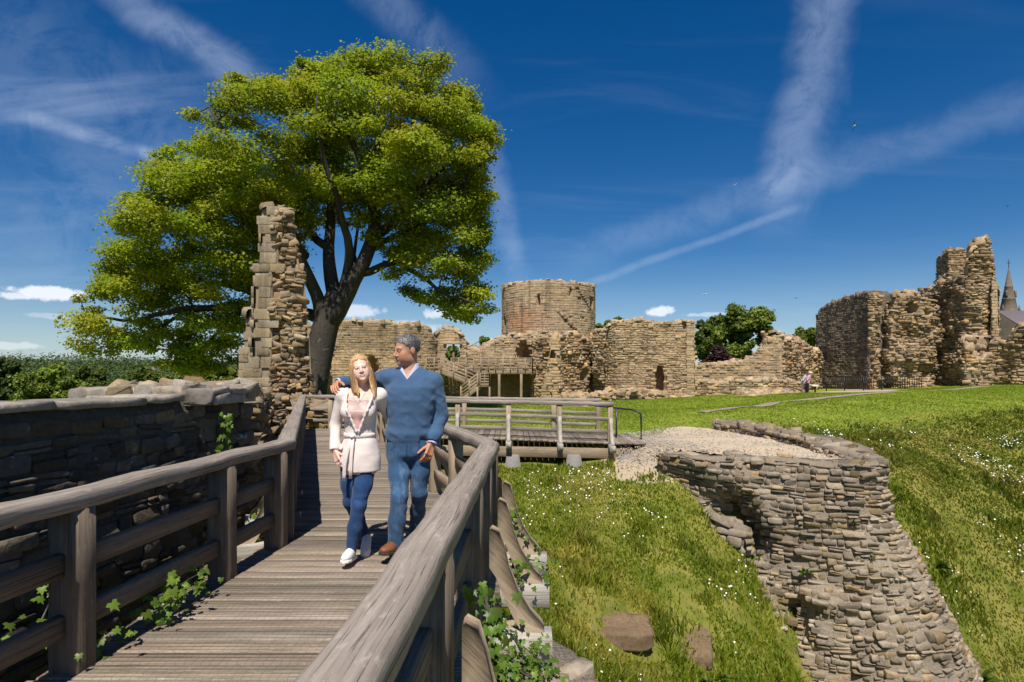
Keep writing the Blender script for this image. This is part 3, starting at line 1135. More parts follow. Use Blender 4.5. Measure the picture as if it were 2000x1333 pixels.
posts(left_near[0], KL, along(left_near[0], KL, [0.4, 1.7, 2.99, 4.29, 5.08]), -1, brace=False, size=(0.15, 0.15))
posts(KL, LC, along(KL, LC, [5.36, 6.4, 7.6, 8.8, 10.0, 11.2, 12.4, 13.6, 14.8, 15.65]), -1, brace=True, endrail=(False, False))
posts(right_near[0], KR, along(right_near[0], KR, [0.25, 1.2, 2.2, 3.5, 4.29, 4.97]), 1, brace=True, size=(0.14, 0.24))
posts(KR, RC, along(KR, RC, [5.25, 6.32, 7.4, 8.5, 9.6, 10.7, 11.8, 12.8, 13.72]), 1, brace=True, endrail=(False, False), mat='brace', rail_mat='brace')
zs = lambda p: zdeck(p[0])
posts((RC[0], YN), (XEND, YN), [XEND - RC[0] - 1.19 * k for k in range(4, -1, -1)], 1, brace=True, pale=True, zof=zs, mat='brace', rail_mat='rail', endrail=(True, False), rt=RT - 0.05, size=(0.11, 0.12), rh=0.085)
posts((LC[0], YF), (XEND, YF), [XEND - LC[0] - 1.19 * k for k in range(6, -1, -1)], -1, brace=True, pale=True, zof=zs, mat='brace', rail_mat='rail', endrail=(True, False), rt=RT - 0.05, size=(0.11, 0.12), rh=0.085)

# side beams, cross bearers and legs under the deck
def line3(f, y0, y1, dx, z):
    return (f(y0) + dx, y0, z), (f(y1) + dx, y1, z)


for f, k in ((xl, KL[1]), (xr, KR[1])):
    for dx in ((0.16,) if f is xl else (-0.16,)):
        a, b = line3(f, -0.6, k, dx, -0.19)
        beam('side_beam', a, b, 0.11, 0.26, M['post'], bridge, seg=4)
        a, b = line3(f, k, YF if f is xl else YN, dx, -0.19)
        beam('side_beam', a, b, 0.11, 0.26, M['post'], bridge, seg=6)
for yv in (YN - 0.02, YF + 0.02):
    beam('side_beam', (RC[0], yv, -0.29), (DECK_END - 0.35, yv, -0.40), 0.12, 0.24, M['brace'], bridge, seg=6)
for x in np.arange(RC[0] + 0.1, DECK_END, 0.085):          # battens showing under the boards of the cross span
    pass
for (a, b) in ((xl, xr),):
    for yv in (1.2, 4.6, 8.0, 11.2, 14.0):
        for xx in (a(yv) + 0.2, b(yv) - 0.2):
            zz = float(zg(xx, yv)[0])
            beam('leg', (xx, yv, zz - 0.2), (xx, yv, -0.32), 0.17, 0.17, M['post'], bridge, up=(0, 1, 0))


def pad(x, y, z0, z1, w0, w1):
    c = []
    for z, wd in ((z0, w0), (z1 - 0.03, w1), (z1, w1 - 0.04)):
        c += [(x - wd / 2, y - wd / 2, z), (x + wd / 2, y - wd / 2, z), (x + wd / 2, y + wd / 2, z), (x - wd / 2, y + wd / 2, z)]
    Q = [(r * 4 + j, r * 4 + (j + 1) % 4, (r + 1) * 4 + (j + 1) % 4, (r + 1) * 4 + j) for r in range(2) for j in range(4)] + [(8, 9, 10, 11)]
    return mk('footing', np.array(c), [np.array(Q)], M['concrete'], bridge, tint=np.ones((12, 3)) * 0.6)


for xx in (-1.3, 0.02, 1.43, 2.62):
    for yv in (YN - 0.16, YF - 0.05):
        pad(xx, yv, float(zg(xx, yv)[0]) - 0.3, -0.40 + (0.06 if xx < 0 else 0), 0.44, 0.30)

# tubular metal handrail beside the landing
mh = thing('metal_handrail', (3.05, 14.55, -0.16), 'dark tubular metal handrail curving down beside the gravel landing', 'handrail')
r_ = 0.024
z_ = 0.62
P = [(0.95, 15.35, z_ + 0.12), (1.8, 15.15, z_ + 0.07), (2.5, 14.85, z_ + 0.0), (2.95, 14.6, z_ - 0.04), (3.10, 14.5, z_ - 0.07), (3.16, 14.46, z_ - 0.14), (3.17, 14.45, z_ - 0.26), (3.17, 14.45, -0.30)]
tube('rail_tube', P, r_, M['blue_tube'], mh, 10)
tube('post', [(2.62, 14.78, -0.3), (2.62, 14.78, z_ - 0.02)], r_ * 0.9, M['blue_tube'], mh, 10)
tube('post', [(1.2, 15.3, -0.3), (1.2, 15.3, z_ + 0.1)], r_ * 0.9, M['blue_tube'], mh, 10)

# ------------------------------------------------------------------ wall beside the bridge
pw = thing('parapet_wall', (-3.3, 3.5, -2.8), 'dark shaded rubble wall with flat stone coping along the shadowed side of the footbridge', 'wall')
xw = lambda y: -3.30 + 0.155 * (y - 3.8)
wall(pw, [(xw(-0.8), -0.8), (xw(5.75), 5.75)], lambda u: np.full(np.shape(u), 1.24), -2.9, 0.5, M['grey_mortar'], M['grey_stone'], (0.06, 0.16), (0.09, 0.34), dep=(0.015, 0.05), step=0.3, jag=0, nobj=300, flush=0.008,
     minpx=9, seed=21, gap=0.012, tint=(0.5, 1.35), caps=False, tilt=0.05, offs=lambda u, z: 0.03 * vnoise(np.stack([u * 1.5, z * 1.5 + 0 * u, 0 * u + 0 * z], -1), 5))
yv = -0.8
k = 0
while yv < 5.30:
    ln = rng.uniform(0.62, 1.05)
    y1 = min(yv + ln, 5.42)
    nseg = 6
    P = [(xw(t) - 0.235, t, 1.262 + 0.004 * k % 0.008 + rng.normal(0, 0.004)) for t in np.linspace(yv + 0.006, y1 - 0.006, nseg)]
    V, T, Q, L = sweep(P, rect_prof(0.60 + rng.uniform(-.02, .02), 0.062, 0.014), jitter=0.008, seed=k)
    mk('coping_slab', V, [T, Q], M['coping'], pw, False, np.ones((len(V), 3)) * rng.uniform(0.8, 1.1), L)
    yv = y1
    k += 1
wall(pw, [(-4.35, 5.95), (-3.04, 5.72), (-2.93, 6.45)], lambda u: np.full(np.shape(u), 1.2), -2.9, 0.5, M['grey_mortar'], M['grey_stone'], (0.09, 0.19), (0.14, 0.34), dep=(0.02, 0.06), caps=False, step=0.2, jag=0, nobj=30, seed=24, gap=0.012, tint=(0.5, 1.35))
wall(pw, [(-4.35, 5.82), (-3.06, 5.50), (-2.90, 5.54), (-2.80, 6.40)], [(0, 1.30), (0.4, 1.37), (0.9, 1.35), (1.5, 1.385), (2.4, 1.36)], 1.19, 0.62, M['coping'], M['coping'], (0.09, 0.19), (0.18, 0.40), dep=(0.02, 0.06), step=0.12, jag=0.03,
     nobj=40, seed=23, gap=0.008, tint=(0.62, 1.05), cap_size=(0.14, 0.34), cap_dep=(0.02, 0.06), flush=0.01)

rw = thing('ruined_foundation_wall', (-4.4, 9.0, -2.6), 'broken rubble wall foot between the parapet wall and the tall gate pier', 'wall')
wall(rw, [(-3.05, 6.45), (-3.55, 7.6), (-4.25, 9.2), (-5.1, 11.6), (-6.2, 14.6), (-7.3, 17.9), (-7.5, 19.3)], [(0, 1.28), (1.5, 1.2), (4, 1.12), (8, 0.98), (14, 0.8)], -3.0, 1.3, M['mortar'], M['core'], (0.10, 0.24), (0.14, 0.42), njit=0.25,
     dep=(0.05, 0.2), offs=lambda u, z: 0.28 * fbm(np.stack([u * 1.1, z * 1.3 + 0 * u, 0 * u + 0 * z], -1), 9, 2) - 0.1 + 0.10 * (1.2 - z), step=0.2, zstep=0.2, nobj=220, minpx=9, seed=25, jag=0.16, tint=(0.5, 1.15), cap_size=(0.18, 0.5))

# ------------------------------------------------------------------ tall ruined gate pier
gp = thing('gate_pier', (-8.2, 20.5, -1.0), 'tall ruined gate pier of dressed stone and ragged rubble before the big tree', 'ruin')
D = 20.0
zt = lambda py, d=D: EYE - (py - HOR) * d / F
wall(gp, [(XZ(498, D), 21.5), (XZ(498, D), D), (XZ(530, D), D)], lambda u: np.full(np.shape(u), zt(528)), -1.4, 0.45, M['ashlar'], M['ashlar'], (0.28, 0.40), (0.34, 0.75), 'ashlar', (0.05, 0.075), nobj=120, minpx=9, seed=31, gap=0.018,
     caps=False, jag=0, offs=lambda u, z: 0.026 * (5 - z), tint=(0.72, 1.18), warm=0.06)
wall(gp, [(XZ(511, D), 21.5), (XZ(509, D), D + 0.06), (XZ(541, D), D + 0.06)], [(0, zt(440)), (1.2, zt(430)), (1.5, zt(405)), (1.9, zt(404)), (2.2, zt(412))], zt(532), 0.45, M['ashlar'], M['ashlar'], (0.28, 0.40), (0.34, 0.6), 'ashlar', (0.04, 0.1),
     nobj=60, seed=32, gap=0.018, jag=0.1, tint=(0.75, 1.15), warm=0.06)
V, T, Q, L = sweep([(XZ(499, D), 21.4, zt(523)), (XZ(499, D), D + 0.14, zt(523))], [(-0.2, -0.09), (0.25, -0.09), (0.25, 0.02), (0.05, 0.14), (-0.2, -0.02)])
mk('set_off', V, [T, Q], M['ashlar'], gp, False, np.ones((len(V), 3)))
u_ = lambda px: (px - 529) / F * D
wall(gp, [(XZ(529, D), D + 0.12), (XZ(610, D), D + 0.12), (XZ(606, D) + 0.1, D + 1.4)],
     [(u_(529), zt(407)), (u_(560), zt(406)), (u_(566), zt(415)), (u_(569), zt(440)), (u_(573), zt(472)), (u_(580), zt(500)), (u_(585), zt(535)), (u_(592), zt(562)), (u_(597), zt(610)), (u_(601), zt(660)), (u_(606), zt(740)),
      (u_(610), zt(770)), (3.2, zt(800))], -1.6, 0.9, M['core'], M['core'], (0.08, 0.22), (0.12, 0.40), dep=(0.04, 0.20), njit=0.28, split=0.3, offs=lambda u, z: 0.20 * fbm(np.stack([u * 1.3, z * 1.1 + 0 * u, 0 * u + 0 * z], -1), 12, 2), step=0.12, zstep=0.16,
     nobj=250, minpx=9, seed=33, jag=0.1, tint=(0.5, 1.3), tilt=0.22, cap_size=(0.2, 0.45), warm=0.16, gap=0.0)
wall(gp, [(XZ(469, 20.7), 20.7), (XZ(492, 20.7), 20.6)], [(0, zt(700, 20.7)), (0.16, zt(682, 20.7)), (0.22, zt(640, 20.7)), (0.42, zt(600, 20.7))], -1.4, 0.8, M['ashlar'], M['ashlar'], (0.2, 0.3), (0.2, 0.42), 'ashlar', (0.02, 0.06), nobj=40, seed=34, gap=0.02,
     step=0.06, tint=(0.85, 1.2), warm=0.06)
wall(gp, [(XZ(560, 19.2), 19.2), (XZ(640, 18.8), 18.8), (XZ(720, 18.6), 18.6)], [(0, 0.75), (0.8, 0.62), (1.6, 0.4), (2.6, 0.12)], -1.0, 0.9, M['mortar'], M['core'], (0.12, 0.24), (0.2, 0.45), dep=(0.05, 0.2), nobj=60, seed=35, jag=0.15, tilt=0.12, tint=(0.6, 1.2),
     offs=lambda u, z: 0.15 * fbm(np.stack([u * 1.5, z * 1.3 + 0 * u, 0 * u + 0 * z], -1), 14, 2))

# ------------------------------------------------------------------ stone abutment carrying the near bridge end
ab = thing('bridge_abutment', (0.2, 2.5, -2.4), 'ivy covered stone abutment under the curved braces of the footbridge', 'abutment')
wall(ab, [(0.36, -0.4), (0.42, 2.0), (0.50, 3.2), (0.42, 3.85), (0.05, 4.4), (-0.5, 4.6)], lambda u: np.full(np.shape(u), -0.30), -3.2, 0.8, M['mortar'], M['rubble'], (0.09, 0.2), (0.15, 0.42), dep=(0.03, 0.1), nobj=60, seed=41, jag=0.06, tint=(0.8, 1.3),
     offs=lambda u, z: 0.06 * fbm(np.stack([u * 2, z * 2 + 0 * u, 0 * u + 0 * z], -1), 15, 2) + 0.05 * (-0.3 - z), cap_size=(0.16, 0.36), cap_dep=(0.02, 0.06))

# ------------------------------------------------------------------ bastion with its gravel top
bs = thing('bastion', (5.2, 12.5, -4.0), 'battered rubble bastion wall rising from the ditch with a gravel top', 'wall')
BP = [(3.25, 12.75), (3.6, 12.2), (4.1, 11.7), (4.85, 11.2), (5.7, 10.85), (6.4, 10.65), (6.85, 10.7), (7.12, 11.1), (7.2, 12.0), (7.15, 13.4), (7.05, 15.0), (6.85, 16.4), (6.5, 17.4)]
_bp = Path(BP, 0.2)


def b_off(u, z):
    o = 0.15 * np.maximum(-z - 0.2, 0) + 0.26 * np.maximum(-z - 1.2, 0) * ss(3.2, 4.6, u)
    p = np.stack([u * 0.9, z * 0.9 + 0 * u, 0 * u + 0 * z], -1)
    o = o + 0.15 * fbm(p, 17, 3) + 0.05 * vnoise(p * 3.3, 27)
    o = o - 0.85 * np.exp(-(((u - 1.75 - 0.35 * (-1.5 - z)) / 0.42) ** 2 + ((z + 1.50) / 0.45) ** 2))
    o = o - 0.36 * np.exp(-(((u - 2.75) / 0.22) ** 2 + ((z + 2.95) / 0.5) ** 2))
    o = o + 0.22 * np.exp(-(((u - 3.0) / 0.5) ** 2 + ((z + 2.55) / 0.16) ** 2))
    return o


b_base = lambda u: np.interp(u, [0, 0.7, 1.4, 2.0, 2.5, 3.2, 4, 6, 9, 12], [-0.75, -1.0, -1.45, -2.5, -4.8, -5.4, -5.6, -5.6, -3.5, -1.2])
b_top = [(0, -0.24), (1, -0.19), (3.5, -0.16), (4.4, -0.14), (6, -0.02), (8.5, 0.08), (10.5, 0.12), (12, 0.1)]
wall(bs, BP, b_top, b_base, 0.62, M['mortar'], M['rubble'], (0.05, 0.15), (0.08, 0.32), expand=True, smoothn=True, dep=(0.025, 0.085), offs=b_off, step=0.11, zstep=0.12, nobj=300, minpx=9, seed=51, gap=0.014, flush=0.018, miss=0.035, jag=0.04, tint=(0.55, 1.35), tilt=0.07, cap_size=(0.14, 0.34), warm=0.13, cap_dep=(0.02, 0.07))
# inner face of the far rim, seen across the gravel
q = _bp.at(np.linspace(5.6, _bp.len - 0.1, 12)) - _bp.nrm(np.linspace(5.6, _bp.len - 0.1, 12)) * 0.66
wall(bs, q[::-1], [(0, 0.10), (2, 0.12), (4, 0.06), (6.5, -0.04)], -0.5, 0.3, M['mortar'], M['rubble'], (0.09, 0.17), (0.14, 0.4), dep=(0.04, 0.12), nobj=0, seed=52, jag=0.06, tint=(0.7, 1.3), core_name='rim_core', cap_dep=(0.03, 0.08), cap_size=(0.15, 0.35), step=0.15,
     offs=lambda u, z: 0.06 * fbm(np.stack([u * 2, z * 2 + 0 * u, 0 * u + 0 * z], -1), 18, 2))

fw = thing('sunken_foundation_wall', (3.6, 12.1, -2.2), 'low masonry footing half buried in grass under the overhang of the bastion', 'wall')
wall(fw, [(2.6, 12.2), (3.5, 11.95), (4.55, 11.3), (4.7, 12.2)], [(0, -1.35), (0.8, -1.22), (1.8, -1.38), (2.4, -1.6)], -3.4, 0.9, M['mortar'], M['rubble'], (0.13, 0.26), (0.2, 0.6), dep=(0.03, 0.09), nobj=60, seed=53, jag=0.1, tint=(0.85, 1.3),
     offs=lambda u, z: 0.08 * fbm(np.stack([u * 2, z * 2 + 0 * u, 0 * u + 0 * z], -1), 19, 2), warm=0.15)


def inside(poly, x, y):
    poly = np.asarray(poly)
    r = np.zeros(len(x), bool)
    j = len(poly) - 1
    for i in range(len(poly)):
        xi, yi = poly[i]
        xj, yj = poly[j]
        c = ((yi > y) != (yj > y)) & (x < (xj - xi) * (y - yi) / (yj - yi + 1e-12) + xi)
        r ^= c
        j = i
    return r


uu = np.linspace(0.15, _bp.len, 40)
ring = _bp.at(uu) - _bp.nrm(uu) * 0.42
GPOLY = list(map(tuple, ring)) + [(5.2, 18.0), (4.2, 17.2), (3.6, 16.4), (2.9, 15.9), (2.65, 15.3), (2.45, 14.2), (2.35, 13.3), (2.5, 12.75)]
gx, gy = np.meshgrid(np.arange(2.0, 7.6, 0.1), np.arange(10.6, 18.4, 0.1))
zz = -0.155 + 0.02 * fbm(np.stack([gx * 1.3, gy * 1.3, gx * 0], -1), 22, 3)
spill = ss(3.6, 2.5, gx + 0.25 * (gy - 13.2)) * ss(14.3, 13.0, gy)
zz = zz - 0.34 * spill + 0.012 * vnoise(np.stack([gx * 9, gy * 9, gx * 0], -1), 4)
zz = zz - 0.05 * ss(13.2, 11.6, gy)
_lp = np.array([(4.2, 17.2), (3.6, 16.4), (2.9, 15.9), (2.65, 15.3), (2.45, 14.2), (2.35, 13.3), (2.5, 12.75), (3.1, 12.6)])
_lq = np.concatenate([_lp[:-1] + (_lp[1:] - _lp[:-1]) * t_ for t_ in np.linspace(0, 1, 8)])
_ld = np.sqrt(((np.stack([gx, gy], -1)[..., None, :] - _lq) ** 2).sum(-1)).min(-1)
_lw = ss(0.75, 0.12, _ld) * (1 - ss(15.0, 15.4, gy) * ss(16.2, 15.8, gy) * 0)
zz = zz * (1 - _lw) + (zg(gx, gy) - 0.03) * _lw
idx = np.arange(gx.size).reshape(gx.shape)
cx, cy = (gx[:-1, :-1] + 0.05).ravel(), (gy[:-1, :-1] + 0.05).ravel()
keep = inside(GPOLY, cx, cy)
Q = np.stack([idx[:-1, :-1].ravel(), idx[:-1, 1:].ravel(), idx[1:, 1:].ravel(), idx[1:, :-1].ravel()], 1)[keep]
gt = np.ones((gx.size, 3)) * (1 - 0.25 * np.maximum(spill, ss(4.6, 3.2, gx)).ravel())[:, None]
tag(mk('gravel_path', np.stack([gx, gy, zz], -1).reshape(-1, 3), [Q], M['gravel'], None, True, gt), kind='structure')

# loose pebbles
n = 5200
px_, py_ = rng.uniform(2.2, 7.2, n * 2), rng.uniform(10.7, 17.5, n * 2)
ok = inside(GPOLY, px_, py_) & (rng.random(n * 2) < np.where(px_ < 4.2, 1.0, 0.35))
px_, py_ = px_[ok], py_[ok]
pz_ = np.array([-0.15 - 0.34 * float(ss(3.6, 2.5, a + 0.25 * (b - 13.2)) * ss(14.3, 13.0, b)) for a, b in zip(px_, py_)])
octa = np.array([(1, 0, 0), (0, 1, 0), (-1, 0, 0), (0, -1, 0), (0, 0, .7), (0, 0, -.7)], float)
otri = np.array([(0, 1, 4), (1, 2, 4), (2, 3, 4), (3, 0, 4), (1, 0, 5), (2, 1, 5), (3, 2, 5), (0, 3, 5)])
sz = rng.uniform(0.008, 0.024, (len(px_), 1, 1))
V = octa[None] * sz * rng.uniform(0.7, 1.3, (len(px_), 6, 1)) + np.stack([px_, py_, pz_ + 0.006], 1)[:, None]
o = mk('gravel', V.reshape(-1, 3), [(otri[None] + (np.arange(len(px_)) * 6)[:, None, None]).reshape(-1, 3)], M['pebble'], None, False, np.repeat(rng.uniform(0.9, 1.6, (len(px_), 1)) * np.ones((1, 3)), 6, 0))
tag(o, 'loose grey and tan pebbles on the gravel landing', 'gravel', kind='stuff')


def slab(name, label, c, size, rot, seed, m):
    g = np.random.default_rng(seed)
    n = 12
    lin = np.linspace(-0.5, 0.5, n)
    V, Q = [], []
    faces = [((1, 0, 0), (0, 1, 0), (0, 0, 1)), ((1, 0, 0), (0, -1, 0), (0, 0, -1)), ((0, 1, 0), (0, 0, 1), (1, 0, 0)), ((0, 1, 0), (0, 0, -1), (-1, 0, 0)), ((1, 0, 0), (0, 0, 1), (0, -1, 0)), ((1, 0, 0), (0, 0, -1), (0, 1, 0))]
    for a, b, nn in faces:
        base = len(V)
        a, b, nn = map(np.array, (a, b, nn))
        for s in lin:
            for t in lin:
                V.append(a * s + b * t + nn * 0.5)
        for i in range(n - 1):
            for j in range(n - 1):
                Q.append((base + i * n + j, base + (i + 1) * n + j, base + (i + 1) * n + j + 1, base + i * n + j + 1))
    V = np.array(V)
    V = V / ((np.abs(V * 2) ** 9).sum(1) ** (1 / 9))[:, None] * np.array(size)
    V = V + 0.045 * np.stack([fbm(V * 3.1 + 3, seed, 3), fbm(V * 3.1 + 13, seed + 1, 3), fbm(V * 4.5 + 23, seed + 2, 3)], 1)
    R = np.array(Matrix.Rotation(rot, 3, 'Z'))
    V[:, 2] += 0.27 * V[:, 1]                  # bedded into the slope of the bank
    V = V @ R.T + np.array(c)
    return tag(mk(name, V, [np.array(Q)], m, None, False, np.ones((len(V), 3)) * np.array([0.66, 0.56, 0.44])), label, 'stone block')


for nm, lb, pxp, d, size, rot, sd in (('stone_block', 'long flat stone block sunk in the grass bank below the cross span', (1190, 1200), 8.2, (1.2, 0.42, 0.24), 0.05, 3),
                                      ('stone_block', 'tilted earthy stone block in the grass bank nearer the bastion foot', (1345, 1195), 8.7, (0.62, 0.6, 0.24), -0.2, 5)):
    x = XZ(pxp[0], d)
    slab(nm, lb, (x, d, float(zg(x, d)[0]) - 0.075), size, rot, sd, M['rubble'])

# ------------------------------------------------------------------ castle ruins


def wallpx(parent, pts, base=-1.6, openings=(), back=None, pre=None, **kw):
    """masonry wall whose front runs through photo columns at given depths: pts = (column, depth, row of the wall top)"""
    path = [(XZ(p[0], p[1]), p[1]) for p in pts]
    if back:
        path += back
    seg = [0.0]
    for a, b in zip(path[:-1], path[1:]):
        seg.append(seg[-1] + math.dist(a, b))
    zt_ = [EYE - (p[2] - HOR) * p[1] / F for p in pts]
    if pre:
        dd = [math.dist(a, b) for a, b in zip(pre, pre[1:] + path[:1])]
        seg = [s + sum(dd) for s in seg]
        path = list(pre) + path
    top = [(s, z) for s, z in zip(seg, zt_)]
    if pre:
        top = [(0.0, zt_[0] - 0.3)] + top
    if back:
        top.append((seg[-1], zt_[-1] - 0.5))
    cols = [p[0] for p in pts]
    ops = []
    for (c0, c1, yb, yt, arch, depth) in openings:
        d = float(np.interp((c0 + c1) / 2, cols, [p[1] for p in pts]))
        ops.append((float(np.interp(c0, cols, seg[:len(cols)])), float(np.interp(c1, cols, seg[:len(cols)])), EYE - (yb - HOR) * d / F, EYE - (yt - HOR) * d / F, arch * d / F, depth))
    return wall(parent, path, top, base, kw.pop('thick', 1.6), kw.pop('core', M['castle_core']), kw.pop('face', M['castle']), openings=ops, **kw)


def rough(amp, f, seed):
    return lambda u, z: amp * fbm(np.stack([u * f, z * f + 0 * u, 0 * u + 0 * z], -1), seed, 3)


ASH = dict(course=(0.15, 0.23), length=(0.24, 0.62), style='ashlar', dep=(0.008, 0.05), gap=0.016, tint=(0.74, 1.2), flush=0.0, warm=0.08, cap_size=(0.3, 0.7), tilt=0.02)
RUB = dict(course=(0.13, 0.27), length=(0.2, 0.58), style='rubble', dep=(0.04, 0.2), gap=0.02, tint=(0.55, 1.25), warm=0.12, cap_size=(0.3, 0.8), tilt=0.12)

# left curtain wall behind the tree
cw1 = thing('curtain_wall', (-9, 46, -0.6), 'long plain curtain wall of weathered sandstone behind the walking couple', 'wall')
wallpx(cw1, [(585, 44, 640), (620, 44.3, 634), (640, 44.6, 630), (700, 45.2, 626), (760, 46, 628), (815, 47, 634), (840, 47.8, 645), (852, 48.4, 668)], openings=[(716, 739, 728, 697, 14, 1.0)], seed=61, jag=0.15, step=0.22, zstep=0.22,
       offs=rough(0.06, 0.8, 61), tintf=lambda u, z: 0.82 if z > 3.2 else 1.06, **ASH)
wallpx(cw1, [(604, 42.6, 690), (622, 42.4, 676), (634, 42.6, 690), (640, 43.6, 730)], seed=62, jag=0.25, offs=rough(0.25, 1.2, 62), step=0.15, **RUB)

dwy = thing('doorway_ruin', (-4.8, 49, -0.6), 'ruined gabled doorway with a see-through opening at the head of the timber stair', 'ruin')
DW = [(846, 48.6, 664), (852, 48.6, 650), (866, 48.6, 641), (872, 48.7, 639)]
wallpx(dwy, [(846, 48.6, 668), (850, 48.6, 654), (858, 48.6, 645), (869, 48.6, 642)], seed=63, jag=0.1, step=0.12, thick=1.1, **ASH)
wallpx(dwy, [(869, 48.6, 641), (880, 48.6, 639), (892, 48.6, 645), (899, 48.6, 652)], base=EYE + (HOR - 671) * 48.6 / F, seed=64, jag=0.1, step=0.12, thick=1.1, **ASH)
wallpx(dwy, [(899, 48.6, 653), (905, 48.6, 664), (911, 48.6, 676)], seed=65, jag=0.1, step=0.1, thick=1.1, **ASH)
beam('lintel', (XZ(866, 48.55), 48.52, EYE + (HOR - 671) * 48.6 / F), (XZ(902, 48.55), 48.52, EYE + (HOR - 671) * 48.6 / F), 0.3, 0.16, M['castle'], dwy)
wallpx(dwy, [(869, 48.9, 707), (899, 48.9, 707)], seed=66, jag=0, step=0.2, thick=1.0, caps=False, **ASH)
beam('jamb', (XZ(886, 48.9), 48.9, 1.7), (XZ(886, 48.9), 48.9, EYE + (HOR - 672) * 48.6 / F), 0.16, 0.2, M['stair_wood'], dwy)

cw2 = thing('chamber_block', (2, 51, -0.6), 'broken chamber block with arched opening and sloping buttress at the foot of the round tower', 'ruin')
wallpx(cw2, [(909, 51, 676), (940, 51, 678), (965, 51.4, 670), (980, 51.8, 658), (1000, 51.4, 652), (1045, 50.4, 650)], openings=[(1009, 1036, 702, 667, 12, 1.6), (912, 1043, 800, 729, 1, 2.6)], seed=67, jag=0.2, offs=rough(0.12, 0.8, 67), **ASH)
wallpx(cw2, [(1040, 49.6, 653), (1062, 49.0, 651), (1090, 48.7, 648), (1112, 48.7, 650), (1130, 49, 652), (1147, 49.6, 660), (1150, 50.5, 678), (1160, 50.5, 676), (1164, 48.8, 645), (1188, 48.0, 638)],
       openings=[(1072, 1088, 701, 686, 2, 0.9), (1134, 1144, 746, 721, 3, 1.2), (1151, 1161, 706, 680, 2, 1.2)], seed=68, jag=0.3, offs=rough(0.34, 0.6, 68), step=0.2, zstep=0.2, face=M['castle_core'], **RUB)
wallpx(cw2, [(1058, 48.2, 790), (1064, 47.9, 735), (1074, 47.6, 690), (1080, 47.7, 662), (1090, 47.8, 655), (1096, 48.0, 690), (1100, 48.3, 735), (1106, 48.6, 790)], openings=[(1074, 1087, 702, 686, 2, 0.8)], seed=69, jag=0.1, step=0.12, thick=1.2, offs=rough(0.12, 1.2, 69),
       course=(0.2, 0.3), length=(0.3, 0.7), style='ashlar', dep=(0.02, 0.08), gap=0.03, tint=(0.9, 1.3), caps=False)

rt = thing('round_tower', (XZ(1071, 60), 60, -0.6), 'round sandstone tower with narrow slit windows and a level broken top', 'tower')
RC_, RR = (XZ(1071, 60), 60.0), 4.72
ang = np.radians(np.arange(165, 376, 4))
circ = [(RC_[0] + RR * math.cos(a), RC_[1] + RR * math.sin(a)) for a in ang]
ul = lambda px: None
rp = Path(circ, 1)


def u_of_px(px):
    us = np.linspace(0, rp.len, 600)
    P = rp.at(us)
    front = P[:, 1] < RC_[1] + 0.6
    c = 1000 + F * P[:, 0] / P[:, 1]
    return float(us[front][np.argmin(np.abs(c[front] - px))])


def op(c0, c1, yb, yt, depth=0.7, arch=0):
    u0, u1 = u_of_px(c0), u_of_px(c1)
    d = rp.at(np.array([u0]))[0][1]
    if u1 - u0 < 0.3:
        m_ = (u0 + u1) / 2
        u0, u1 = m_ - 0.15, m_ + 0.15
    return (u0, u1, EYE - (yb - HOR) * d / F, EYE - (yt - HOR) * d / F, arch, depth)


ztop = EYE + (HOR - 552) * 55.6 / F


def red(u, z):
    c = 1000 + F * float(rp.at(np.array([u]))[0][0]) / float(rp.at(np.array([u]))[0][1])
    k = math.exp(-(((c - 1015) / 40) ** 2 + ((z - 6.4) / 1.3) ** 2))
    return np.array([1 + 0.08 * k, 1 - 0.22 * k, 1 - 0.26 * k])


wall(rt, circ, [(0, ztop), (6, ztop + 0.1), (9, ztop + 0.12), (12, ztop), (17.5, ztop - 0.1)], -1.6, 1.0, M['castle_core'], M['castle'], openings=[op(1049, 1054, 596, 577), op(1113, 1117, 581, 563), op(1152, 1158, 601, 578), op(1131, 1134, 586, 582, .4),
     op(983, 988, 650, 620), op(1110, 1116, 624, 619, .5), op(1137, 1140, 625, 621, .5)], seed=71, jag=0.12, step=0.16, zstep=0.16, smoothn=True, tintf=red, course=(0.19, 0.27), length=(0.3, 0.75), style='ashlar', dep=(0.008, 0.045), gap=0.022, flush=0.0, tint=(0.78, 1.15), warm=0.07,
     cap_size=(0.3, 0.7))
# raking line of broken stones down the tower front
scar = Stones()
gs = np.random.default_rng(5)
for a, b, n_ in (((1126, 560), (1152, 602), 10), ((1091, 607), (1132, 653), 26)):
    for t in np.linspace(0, 1, n_):
        c, yy = a[0] + (b[0] - a[0]) * t, a[1] + (b[1] - a[1]) * t
        u = u_of_px(c)
        nn = rp.nrm(np.array([u]))[0]
        xy = rp.at(np.array([u]))[0]
        scar.add(np.array([xy[0], xy[1], EYE - (yy - HOR) * xy[1] / F]), np.array([-nn[1], nn[0], 0]), np.array([0, 0, 1.0]), np.array([nn[0], nn[1], 0]), (gs.uniform(.25, .45), gs.uniform(.14, .26), gs.uniform(.05, .2)), stone_tint(gs, .1, .55, 1.0))
scar.build(rt, M['castle_core'], 'rubble', 0, 9, 'stone', 'scar_stones')

